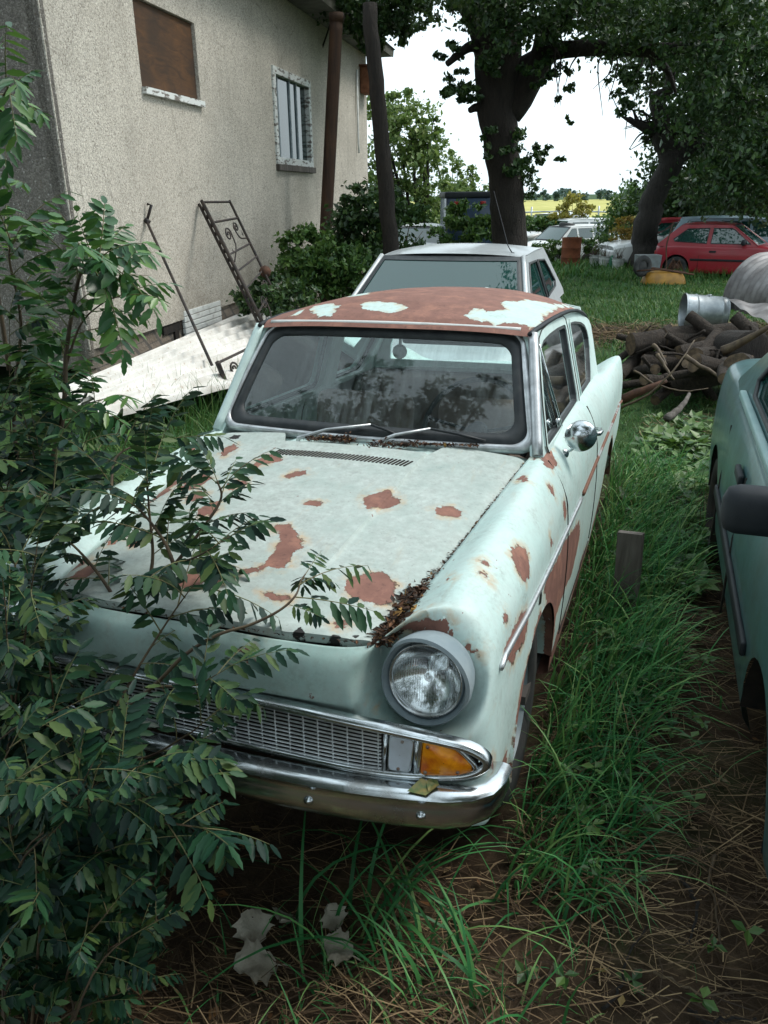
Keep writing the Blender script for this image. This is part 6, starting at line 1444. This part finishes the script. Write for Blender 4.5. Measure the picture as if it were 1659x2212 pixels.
def gm(name,cols,trans=.25,rough=.5): return leafmat(name,cols,trans,rough,.35,1.2)
M['g1']=gm('long_grass',[(.012,.085,.026),(.030,.17,.050),(.085,.28,.080),(.28,.42,.14)])
M['g2']=gm('lawn_grass',[(.014,.060,.014),(.030,.11,.026),(.06,.17,.035),(.15,.20,.06)])
M['straw']=gm('dry_straw',[(.022,.013,.008),(.060,.036,.019),(.14,.088,.045),(.34,.24,.13)],.1,.7)
carS=lambda lx,ly: np.array(L2W((lx,ly,0)))[:2]
# clear zones: not under the car bodies
def incar(p):
    d=np.asarray(p)-np.array([cx,cy]); c_,s_=math.cos(yaw),math.sin(yaw); lx=d[:,0]*c_-d[:,1]*s_; ly=d[:,0]*s_+d[:,1]*c_; return lx,ly
def scatter(n,x0,x1,y0,y1,f):
    P=np.c_[rng.uniform(x0,x1,n),rng.uniform(y0,y1,n)]; k=f(P); return P[rng.random(len(P))<k]
def gsed(P): # inside the green sedan footprint
    d=P-np.array([2.117,2.503]); c_,s_=math.cos(-.326),math.sin(-.326); lx=d[:,0]*c_+d[:,1]*s_; ly=-d[:,0]*s_+d[:,1]*c_; return (np.abs(lx)<.80)&(np.abs(ly)<1.85)
def nzv(P,s,ox=0): return np.array([noise.noise(Vector((x*s+ox,y*s,0))) for x,y in P])
# long grass along the right side of the old car
def f1(P):
    lx,ly=incar(P); band=np.exp(-((lx-.93)/.25)**2); band=np.where(lx<.70,0,band); band*=np.clip((3.6-ly)/1.0,0,1)*np.clip((ly+1.55)/.35,0,1); band=np.where(ly<-.65,band*np.clip(1-(lx-.95)/.5,.15,1),band)
    cut=np.clip((P[:,1]-1.45-.15*nzv(P,3))/.35,.03,1)*np.clip((np.interp(P[:,1],[1.5,1.75,2.45,3.2,5],[.98,1.06,1.17,1.24,1.75])+.12*nzv(P,2.5,4)-lx)/.14,.015,1); return np.clip(band*(1+.9*nzv(P,2.2)),0,1)*cut*(~gsed(P))
P=scatter(64000,-.2,3.2,.8,6,f1); grass('long_grass',P,(.14,.40),.0085,M['g1'],(.4,1.15),5,'long arching green grass along the side of the old mint car',dirb=(-.9,1.1))
print('long',len(P))
def f2(P):
    lx,ly=incar(P); k=np.where((lx>-1.0)&(lx<.74)&(ly>-.62)&(ly<3.2),0,1)*np.where((lx>.3)&(lx<.95)&(ly<-.5),.8,.16); k=k*(P[:,1]<2.6)*np.clip((.75-P[:,0])/.5,.12,1); return k*np.clip(.8+1.5*nzv(P,1.8,5),0.05,1)*(~gsed(P))
P=scatter(6500,-1.4,1.6,.7,2.6,f2); grass('sparse_grass',P,(.05,.22),.006,M['g1'],(.4,1.2),5,'sparse dark grass tufts in front of the old car bumper')
# tall loose blades in front of the bumper
P=np.array([(-.25+.35*rng.random(),1.35+.25*rng.random()) for _ in range(26)]); grass('tall_grass',P,(.40,.62),.011,M['g1'],(.9,1.5),8,'few tall arching grass blades under the old car bumper',dirb=(0,1.4),tilt=.15)
P=np.array([(-.05+.3*rng.random(),1.24+.2*rng.random()) for _ in range(24)]); grass('tall_grass',P,(.28,.46),.010,M['g1'],(.8,1.3),8,'clump of tall grass blades near the bottom edge of the photo',dirb=(2.6,.5),tilt=.2)
# lawn
def f3(P):
    st=np.exp(-((P[:,1]-11.6)/.55)**2)*(P[:,0]>1.5); lx,ly=incar(P)
    k=np.where((lx>-.8)&(lx<.8)&(ly>-.8)&(ly<3.2),0,1)*(1-.93*st); 
    k=k*np.where((P[:,1]<5.2)&(lx>1.25),.15,1); left=P[:,0]<-(4.85-.2155*P[:,1])+.02
    return k*np.where(left,0,1)*np.clip(.75+1.1*nzv(P,.9,2),.08,1)*(~gsed(P))
P=scatter(52000,-2.6,4.5,4.2,9.5,f3); grass('lawn_grass',P,(.035,.11),.009,M['g2'],(.3,1.0),2,'short green yard grass between the old car and the firewood')
P=scatter(62000,.3,10.5,9.5,21,f3); grass('lawn_grass',P,(.06,.16),.020,M['g2'],(.3,.9),2,'green lawn of the yard reaching back to the red hatchback')
P=scatter(20000,-1,16,21,36,lambda P: np.ones(len(P))*.9); grass('rough_grass',P,(.12,.40),.05,M['g2'],(.3,.8),2,'rough grass around the old cars along the fence')
P=scatter(2600,5.4,10.5,20.2,21.6,lambda P: np.ones(len(P))*.8); grass('tall_grass',P,(.18,.38),.022,M['g2'],(.3,.8),3,'taller grass growing up against the red hatchback')
P=scatter(9000,-2.6,-.6,1.8,7.6,lambda P: np.where((incar(P)[0]<-.78),.9,0)*np.clip(.7+1.3*nzv(P,1.2),.1,1)); grass('lawn_grass',P,(.06,.24),.009,M['g2'],(.3,1.1),4,'green grass between the white metal sheet and the old car')
P=scatter(700,-2.3,-1.2,5.8,7.9,lambda P: np.ones(len(P))*.6); grass('tall_grass',P,(.25,.5),.006,M['g2'],(.2,.8),4,'thin grass stems growing up along the edge of the white sheet')
P=scatter(9000,-.2,3.2,.9,6,lambda P: f1(P)*.35); grass('dry_blades',P[:1300],(.14,.36),.006,M['straw'],(.3,1.2),5,'dead straw-coloured blades standing in the long grass',dirb=(-.6,1.4))
Pc=scatter(2600,.2,2.6,1.2,5.5,lambda P: np.clip(f1(P)*.6+.10,0,1)*(incar(P)[0]>.8)*(~gsed(P))); C=[];D=[];Nn=[];Sz=[]
for x,y in Pc[:900]:
    s_=rng.uniform(.014,.034); h_=rng.uniform(.02,.16); a0=rng.uniform(0,6.3)
    for j in range(rng.integers(3,6)):
        a=a0+j*1.9; C.append((x+math.cos(a)*s_*.7,y+math.sin(a)*s_*.7,gh(x,y)+h_)); D.append((math.cos(a),math.sin(a),rng.uniform(-.2,.5))); Nn.append((rng.normal()*.3,rng.normal()*.3,1)); Sz.append(s_*1.5)
V,F=leaves_np(C,D,Nn,np.array(Sz)); from_np('small_weeds',V,F,M['leafmid'],o=(1.2,3,0),label='small leafy weeds mixed through the long grass',cat='weeds',kind='stuff')
# weeds: broad leaves between old car and green sedan
C=[];D=[];Nn=[];Sz=[]
Pw=scatter(560,.9,2.6,3.2,6.2,lambda P: np.where((incar(P)[0]>.85),.8,0)*(~gsed(P)))
for x,y in Pw:
    n_=rng.integers(4,9); a0=rng.uniform(0,6.3); s_=rng.uniform(.05,.11)
    for j in range(n_):
        a=a0+2*PI*j/n_; C.append((x+math.cos(a)*s_*.6,y+math.sin(a)*s_*.6,.05+rng.uniform(0,.06))); D.append((math.cos(a),math.sin(a),rng.uniform(.0,.8))); Nn.append((-math.cos(a)*.4,-math.sin(a)*.4,1)); Sz.append(s_*rng.uniform(.8,1.2))
V,F=leaves_np(C,D,Nn,np.array(Sz)*1.1); from_np('broadleaf_weeds',V,F,M['leafmid'],o=(1.8,5,0),label='broad-leaved green weeds between the old car and the green sedan',cat='weeds',kind='stuff')
# straw, dead stems
def ribbons(name,n,f,L,w,mat,label,zr=(.004,.05),cat='straw',box=(-1.2,2.2,.7,4.6),tl=.18):
    P=scatter(n,box[0],box[1],box[2],box[3],f); n=len(P); a=rng.uniform(0,PI,n)+0; a=np.where(rng.random(n)<.6,rng.normal(2.9,.5,n),a); e=rng.normal(0,tl,n); Ls=rng.uniform(*L,n)
    d=np.stack([np.cos(a)*np.cos(e),np.sin(a)*np.cos(e),np.sin(e)],1); s_=np.stack([-np.sin(a),np.cos(a),rng.normal(0,.3,n)],1)
    c=np.c_[P,[gh(x,y) for x,y in P]]; c[:,2]+=rng.uniform(*zr,n)+np.abs(d[:,2])*Ls*.5
    W=w*rng.uniform(.5,1.4,n)[:,None]; k=.14*Ls[:,None]*rng.normal(size=(n,3))*[1,1,.35]; V=np.stack([c-d*Ls[:,None]/2-s_*W,c-d*Ls[:,None]/2+s_*W,c+k+s_*W,c+k-s_*W,c+d*Ls[:,None]/2-s_*W*.6,c+d*Ls[:,None]/2+s_*W*.6],1)
    i=np.arange(n)[:,None]*6; F=np.concatenate([np.concatenate([i,i+1,i+2,i+3],1),np.concatenate([i+3,i+2,i+5,i+4],1)]); return from_np(name,V.reshape(-1,3),F,mat,o=(.5,2,0),label=label,cat=cat,kind='stuff')
fs=lambda P: np.clip(.75+.9*nzv(P,1.3,9),.1,1)*np.where((incar(P)[0]>-.75)&(incar(P)[0]<.7)&(incar(P)[1]>-.3),0,1)
ribbons('straw_litter',30000,fs,(.03,.20),.0013,M['straw'],'dry straw and dead grass stems matted over the dark soil')
ribbons('straw_litter',9000,lambda P: np.exp(-((P[:,1]-11.6)/.6)**2),(.1,.4),.006,M['straw'],'brown straw strip crossing the lawn beside the galvanised bin',box=(1.5,6.5,10.2,13))
ribbons('straw_litter',9000,lambda P: np.clip(.2+1.6*nzv(P,1.0,3),0,.9)*(incar(P)[0]>.8),(.04,.15),.003,M['straw'],'scattered dry grass on the lawn behind the old car',box=(1,5,4.5,10.5))
# dead leaves lying about
nl=520; P=scatter(nl,-1.0,1.8,.9,4.2,fs); k=len(P); C=np.c_[P,[gh(x,y)+.02 for x,y in P]]; V,F=leaves_np(C,rdir(k)*[1,1,.25],rdir(k)*.5+[0,0,1],rng.uniform(.02,.05,k))
from_np('fallen_leaves',V,F,leafmat('fallen_leaves',[(.05,.025,.012),(.16,.07,.02),(.24,.16,.05),(.30,.22,.14)],0,.7),o=(.3,2,0),label='small brown and yellow fallen leaves scattered on the straw',cat='leaves',kind='stuff')
def bigleaf(x,y,s,rz,label,tilt):
    p=gz(x,y,.055); b=MB(); P=[]
    M_=Matrix.Translation(p)@Matrix.Rotation(rz,4,'Z')@Matrix.Rotation(tilt,4,'X')
    for i in range(12):
        t=i/11; w=s*.55*math.sin(PI*min(1,t*.95+.03))**.7*(1+.22*math.sin(t*22)); row=[]
        for j in range(9):
            u=j/4-1; row.append(M_@Vector((u*w,(t-.4)*s,.10*s*abs(u)+.05*s*math.sin(t*7+u*4)-.15*s*(t-.5)**2+.022*s*math.cos(j*PI))))
        P.append(row)
    b.grid(P); b.tube([M_@Vector((0,-.4*s,0)),M_@Vector((.05*s,-.8*s,-.01))],.0025,4)
    return b.build('withered_leaf',M['pale'],o=p,label=label,cat='leaf',group='large withered pale leaves on the ground')
M['pale']=simple('withered_leaf',(.34,.32,.26),(.17,.15,.11),14,.75,0,.6,40,.01)
bigleaf(548,2010,.085,.3,'pale curled withered leaf standing over the larger one at the bottom left',.5); bigleaf(560,2085,.105,1.9,'largest crinkled pale withered leaf at the bottom left',.35)
bigleaf(622,1985,.075,2.6,'pale withered leaf with torn edge right of the curled one',.7); bigleaf(720,1985,.065,.6,'small upright pale withered leaf below the grass clump',1.0); bigleaf(735,2052,.08,1.3,'flat pale withered leaf below the small upright one',.3)
R1=random.Random(5)
tw=[((1490,2180),(1640,2200)),((1360,2090),(1655,2145)),((1470,1895),(1490,2040)),((1545,1850),(1560,2060)),((1270,1880),(1330,1720)),((1180,2110),(1260,1940)),((1300,2180),(1400,2000)),((1200,1745),(1310,1770)),((900,2100),(1110,2160))]
for i,(a,c) in enumerate(tw):
    A=gz(a[0],a[1],.03);B=gz(c[0],c[1],.035); mid=A.lerp(B,.5)+Vector((R1.gauss(0,.02),R1.gauss(0,.02),.015))
    lab=['thick bare twig along the bottom right edge','long brown twig running to the right edge near the bottom','dark crooked twig lying upright in the straw, left of its neighbour','dark crooked twig in the straw nearest the green sedan','curved dark twig under the long grass','short twig pointing at the long grass from below','slim twig crossing the straw at lower right','reddish twig just below the long grass edge','long thin twig on the ground at bottom centre'][i]
    stick([A,A.lerp(mid,.5)+Vector((R1.gauss(0,.012),R1.gauss(0,.012),0)),mid,B],.0065 if i in (0,2,3) else .0045,lab,'bark2' if i%2==0 else 'stem','twig','twig','bare twigs lying on the straw')
# ================================================================ ash-leaved shrubs
def leaflet(L,W,n=7):
    V=[];F=[]
    for i in range(n+1):
        t=i/n; w=W*.5*(math.sin(PI*t**.8)**.8 if 0<t<1 else 0)*(1.0 if i%2 else .80)
        V+= [(t*L,-w,.18*w),(t*L,0,0),(t*L,w,.18*w)]
        if 0<t<1: V[-3]=(t*L+.02*L,-w,.25*w); V[-1]=(t*L+.02*L,w,.25*w)
    for i in range(n):
        a=i*3;b_=(i+1)*3; F+=[(a,a+1,b_+1,b_),(a+1,a+2,b_+2,b_+1)]
    return np.array(V),F
def pinnate(seed,L=.19,pairs=7,lw=.021,ll=.062):
    r_=random.Random(seed); V=[];F=[]; RV=[];RF=[]
    droop=r_.uniform(.25,.9)
    def rach(t): return Vector((L*t,0,-droop*L*.5*t*t)),math.atan(-droop*t)
    for k in range(pairs*2+1):
        last=k==pairs*2; t=1.0 if last else .20+.78*(k//2)/(pairs-.4)
        p,pt=rach(t); sg=0 if last else (1 if k%2 else -1)
        
        if r_.random()<.06 and not last: continue
        sz=(.72+.5*math.sin(PI*min(1,(.15+t*.72))))*r_.uniform(.88,1.1)
        lv,lf=leaflet(ll*sz,lw*sz*r_.uniform(.9,1.15)); a=0 if last else sg*math.radians(r_.uniform(56,72)-14*t)
        Mx=Matrix.Translation(p)@Matrix.Rotation(-pt,4,'Y')@Matrix.Rotation(a,4,'Z')@Matrix.Rotation(math.radians(r_.uniform(8,40)+14*droop),4,'Y')@Matrix.Rotation(r_.gauss(0,.22),4,'X')
        b0=len(V); V+=[tuple(Mx@Vector(v)) for v in lv]; F+=[tuple(i+b0 for i in f) for f in lf]
    m_=MB(); m_.tube([rach(t)[0] for t in np.linspace(-.02,1,7)],[.0022,.002,.0018,.0016,.0014,.001,.0007],4,caps=False)
    return np.array(V),np.array(F),np.array([tuple(v) for v in m_.V]),np.array(m_.F)
TP=[pinnate(s,L=.20*k,ll=.062*k2) for s,k,k2 in ((1,1,1),(2,1.1,.95),(3,.9,1.05),(4,1.0,1.12),(5,.78,.85),(6,1.15,1.02),(7,.95,.9),(8,.68,.75))]
def shrub(name,label,stems,base,mat,rs=None,extra=(),smat='stem'):
    """stems: list of (points, radius, leaves, leaf scale, start)"""
    base=Vector(base); root=empty(name,base,label,'shrub'); b=MB(); LV=[];LF=[];RV=[];RF=[]; n0=n1=0
    rr=rs or random.Random(3)
    items=[]
    for (pts,r,nl,sc,st) in stems:
        P=cr(pts,6); k=len(P); b.tube(P,[r*(1-.75*i/(k-1)) for i in range(k)],6)
        for j in range(nl):
            u=st+(1-st)*(j+.5)/nl; i=min(k-2,int(u*(k-1))); p=P[i].lerp(P[i+1],u*(k-1)-i); tg=(P[i+1]-P[i]).normalized()
            a=j*2.4+rr.uniform(-.4,.4); e1=tg.cross(Vector((.1,.2,1))).normalized(); e2=tg.cross(e1)
            d=(e1*math.cos(a)+e2*math.sin(a))*.85+tg*rr.uniform(.3,.75)+Vector((0,0,rr.uniform(.05,.5))); items.append((p,d.normalized(),sc*rr.uniform(.75,1.1)))
        items.append((P[-1],(P[-1]-P[-3]).normalized()+Vector((0,0,.1)),sc*.85))
    for it_ in extra: items.append(it_)
    for (p,d,sc) in items:
        if (p+d*.15*sc-C0).length<.62: continue
        T_=TP[rr.randrange(8)]; x=d.normalized(); z=Vector((rr.gauss(0,.28),rr.gauss(0,.28),1)); y=z.cross(x).normalized(); z=x.cross(y)
        R_=np.array([[x.x,y.x,z.x],[x.y,y.y,z.y],[x.z,y.z,z.z]])*sc; o_=np.array(p)
        LV.append(T_[0]@R_.T+o_); LF.append(T_[1]+n0); n0+=len(T_[0]); RV.append(T_[2]@R_.T+o_); RF.append(T_[3]+n1); n1+=len(T_[2])
    st_=b.build('stem',M[smat],root,o=base); from_np('leaf_stalk',np.concatenate(RV),np.concatenate(RF),M['greenstem'],st_,(base),smooth=True)
    from_np('foliage',np.concatenate(LV),np.concatenate(LF),mat,root,base,smooth=True)
    return len(items)
M['ash']=leafmat('ash_leaf_shaded',[(.0025,.014,.011),(.005,.025,.017),(.009,.041,.021),(.020,.068,.026),(.07,.11,.03)],.08,.5,.25,2.5)  # shaded copy of the leaf, the gloom put into its darker tones
M['ash2']=leafmat('ash_leaf_lit',[(.012,.060,.020),(.022,.095,.030),(.045,.14,.035),(.12,.24,.045)],.25,.36,.5,2.5)  # lit copy of the same leaf, brightness put into the colour
q=lambda x,y,Y: gy(x,y,Y)
R2=random.Random(21)
g0=q(120,1250,2.3); g0=Vector((g0.x,2.3,0))
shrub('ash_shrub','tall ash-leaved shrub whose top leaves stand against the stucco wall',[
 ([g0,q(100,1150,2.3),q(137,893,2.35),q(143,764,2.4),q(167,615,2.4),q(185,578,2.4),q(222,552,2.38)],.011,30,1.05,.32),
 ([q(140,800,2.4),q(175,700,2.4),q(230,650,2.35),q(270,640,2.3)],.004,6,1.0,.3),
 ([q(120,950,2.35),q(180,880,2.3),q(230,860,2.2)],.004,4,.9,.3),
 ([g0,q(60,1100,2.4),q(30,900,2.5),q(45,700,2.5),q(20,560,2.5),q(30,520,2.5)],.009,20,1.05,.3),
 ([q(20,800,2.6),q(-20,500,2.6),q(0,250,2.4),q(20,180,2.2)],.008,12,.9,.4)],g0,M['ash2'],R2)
g1=gz(150,1750,0); g1=Vector((-.95,1.55,0))
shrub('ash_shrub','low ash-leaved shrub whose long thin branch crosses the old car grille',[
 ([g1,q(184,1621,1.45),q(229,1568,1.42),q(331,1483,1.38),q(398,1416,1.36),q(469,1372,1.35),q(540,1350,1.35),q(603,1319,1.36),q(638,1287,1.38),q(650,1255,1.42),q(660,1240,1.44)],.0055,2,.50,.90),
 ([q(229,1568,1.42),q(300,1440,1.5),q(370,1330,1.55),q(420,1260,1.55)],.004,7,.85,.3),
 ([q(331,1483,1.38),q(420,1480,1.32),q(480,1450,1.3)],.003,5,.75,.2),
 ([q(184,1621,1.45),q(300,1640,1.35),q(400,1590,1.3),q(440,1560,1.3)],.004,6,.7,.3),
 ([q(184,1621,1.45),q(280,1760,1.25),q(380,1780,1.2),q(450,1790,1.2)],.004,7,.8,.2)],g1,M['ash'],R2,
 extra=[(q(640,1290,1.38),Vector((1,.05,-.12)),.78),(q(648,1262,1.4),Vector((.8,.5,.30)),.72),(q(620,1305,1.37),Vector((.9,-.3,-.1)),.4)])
g2=Vector((-.85,2.0,0))
shrub('ash_shrub','ash-leaved shrub with dark forked stems in front of the old car bonnet',[
 ([g2,q(238,1385,1.75),q(273,1336,1.72),q(318,1279,1.7),q(376,1221,1.7),q(451,1123,1.72),q(478,1074,1.75),q(469,1038,1.75)],.008,9,.72,.5),
 ([q(318,1279,1.7),q(330,1200,1.75),q(322,1100,1.8),q(318,1034,1.8)],.006,9,.78,.3),
 ([q(376,1221,1.7),q(353,1167,1.72),q(300,1100,1.75),q(240,1060,1.8)],.006,8,.78,.2),
 ([q(273,1336,1.72),q(220,1250,1.75),q(160,1180,1.8),q(110,1150,1.8)],.006,9,.8,.2),
 ([q(376,1221,1.7),q(430,1200,1.62),q(480,1170,1.6)],.004,6,.8,.2),
 ([q(240,1060,1.8),q(250,990,1.9),q(300,960,1.95),q(360,950,1.95)],.004,8,.85,.2)],g2,M['ash'],R2)
# dense growth filling the left side
def mass(label,base,targets,nl,sc,mat,seed):
    r_=random.Random(seed); base=Vector(base); st=[]
    for (x,y,Y) in targets:
        t=gy(x,y,Y); s_=base+Vector((r_.gauss(0,.10),r_.gauss(0,.10),0)); mid=s_.lerp(t,.55)+Vector((r_.gauss(0,.05),r_.gauss(0,.05),.10+.08*r_.random())); st.append(([s_,mid,t],.004,nl,sc*r_.uniform(.85,1.1),.30))
    shrub('ash_shrub',label,st,base,mat,r_)
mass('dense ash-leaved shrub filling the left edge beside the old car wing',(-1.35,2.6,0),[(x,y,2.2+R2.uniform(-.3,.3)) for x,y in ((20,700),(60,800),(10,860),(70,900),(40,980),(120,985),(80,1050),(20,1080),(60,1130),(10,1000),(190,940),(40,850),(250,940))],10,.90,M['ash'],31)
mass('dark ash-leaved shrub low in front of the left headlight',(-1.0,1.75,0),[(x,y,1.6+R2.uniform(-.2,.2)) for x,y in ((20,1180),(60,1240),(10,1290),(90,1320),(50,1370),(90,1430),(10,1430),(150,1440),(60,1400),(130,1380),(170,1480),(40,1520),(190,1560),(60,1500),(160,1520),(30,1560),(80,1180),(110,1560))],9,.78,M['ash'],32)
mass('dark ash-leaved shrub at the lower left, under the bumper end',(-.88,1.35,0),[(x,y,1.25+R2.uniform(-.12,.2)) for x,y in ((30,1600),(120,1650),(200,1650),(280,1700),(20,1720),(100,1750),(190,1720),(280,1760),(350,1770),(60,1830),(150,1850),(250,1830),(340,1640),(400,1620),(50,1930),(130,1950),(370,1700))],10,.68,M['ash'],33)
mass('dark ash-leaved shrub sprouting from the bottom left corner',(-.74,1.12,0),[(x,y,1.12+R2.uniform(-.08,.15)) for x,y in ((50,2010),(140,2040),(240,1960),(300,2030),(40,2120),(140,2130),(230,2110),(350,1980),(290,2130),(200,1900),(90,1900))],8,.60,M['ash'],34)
C=[];n_=5200; C=np.c_[rng.uniform(-1.9,-.55,n_),rng.uniform(1.1,3.6,n_),rng.uniform(.02,.55,n_)]; lx,ly=incar(C[:,:2]); C=C[(lx<-.80)|(ly<-.95)]; k=len(C)
V,F=leaves_np(C,rdir(k),rdir(k)+[0,0,1],rng.uniform(.03,.07,k)); from_np('undergrowth',V,F,M['leafdark'],o=(-1.2,2,0),label='dark leafy undergrowth beneath the ash-leaved shrubs at the left',cat='undergrowth',kind='stuff')
p=L2W((.60,-.735,.517)); V,F=leaves_np([p,p+Vector((.02,.01,.002))],[(1,.2,.05),(.4,1,0)],[(0,-.3,1),(0,-.2,1)],np.array([.070,.05])); from_np('fallen_leaf',V,F,simple('mottled_leaf',(.05,.12,.04),(.22,.18,.06),60),o=p,label='mottled green and yellow leaf lying on the chrome bumper end',cat='leaf')
# ================================================================ light
w=bpy.data.worlds.new('World'); scene.world=w; w.use_nodes=True; nt=w.node_tree; nt.nodes.clear(); g=N(nt)
out=g.n('OutputWorld'); bg=g.n('Background'); sky=g.n('TexSky',sky_type='NISHITA'); sky.sun_disc=False
SUN_EL,SUN_AZ=math.radians(52),math.radians(75)     # azimuth from +Y towards +X
sky.sun_elevation=SUN_EL; sky.sun_rotation=SUN_AZ; sky.air_density=1.0; sky.dust_density=4.0; sky.ozone_density=1.0
co=g.coord('Generated')
cl=g.rng(g.noise(co,2.2,6,.6),.30,.55)
bw=g.n('RGBToBW'); g.l(sky.outputs[0],bw.inputs[0])
grey=g.n('CombineColor'); 
ov=g.mix(1.0,bw.outputs[0],(.93,1.0,1.03),'MULTIPLY')
ov2=g.mix(.80,ov,(6.1,7.2,7.7))
col=g.mix(.90,sky.outputs[0],ov2)
g.l(col,bg.inputs[0]); bg.inputs[1].default_value=.15; g.l(bg.outputs[0],out.inputs[0])
sd=bpy.data.lights.new('sun','SUN'); sd.energy=1.5; sd.angle=math.radians(18); sd.color=(1,.95,.88)
so=bpy.data.objects.new('sun',sd); COL.objects.link(so)
dirv=Vector((math.sin(SUN_AZ)*math.cos(SUN_EL),math.cos(SUN_AZ)*math.cos(SUN_EL),math.sin(SUN_EL)))
so.rotation_euler=dirv.to_track_quat('Z','Y').to_euler()
scene.render.engine='CYCLES'
vs=scene.view_settings; vs.view_transform='Standard'; vs.look='None'; vs.gamma=1; vs.exposure=0.62
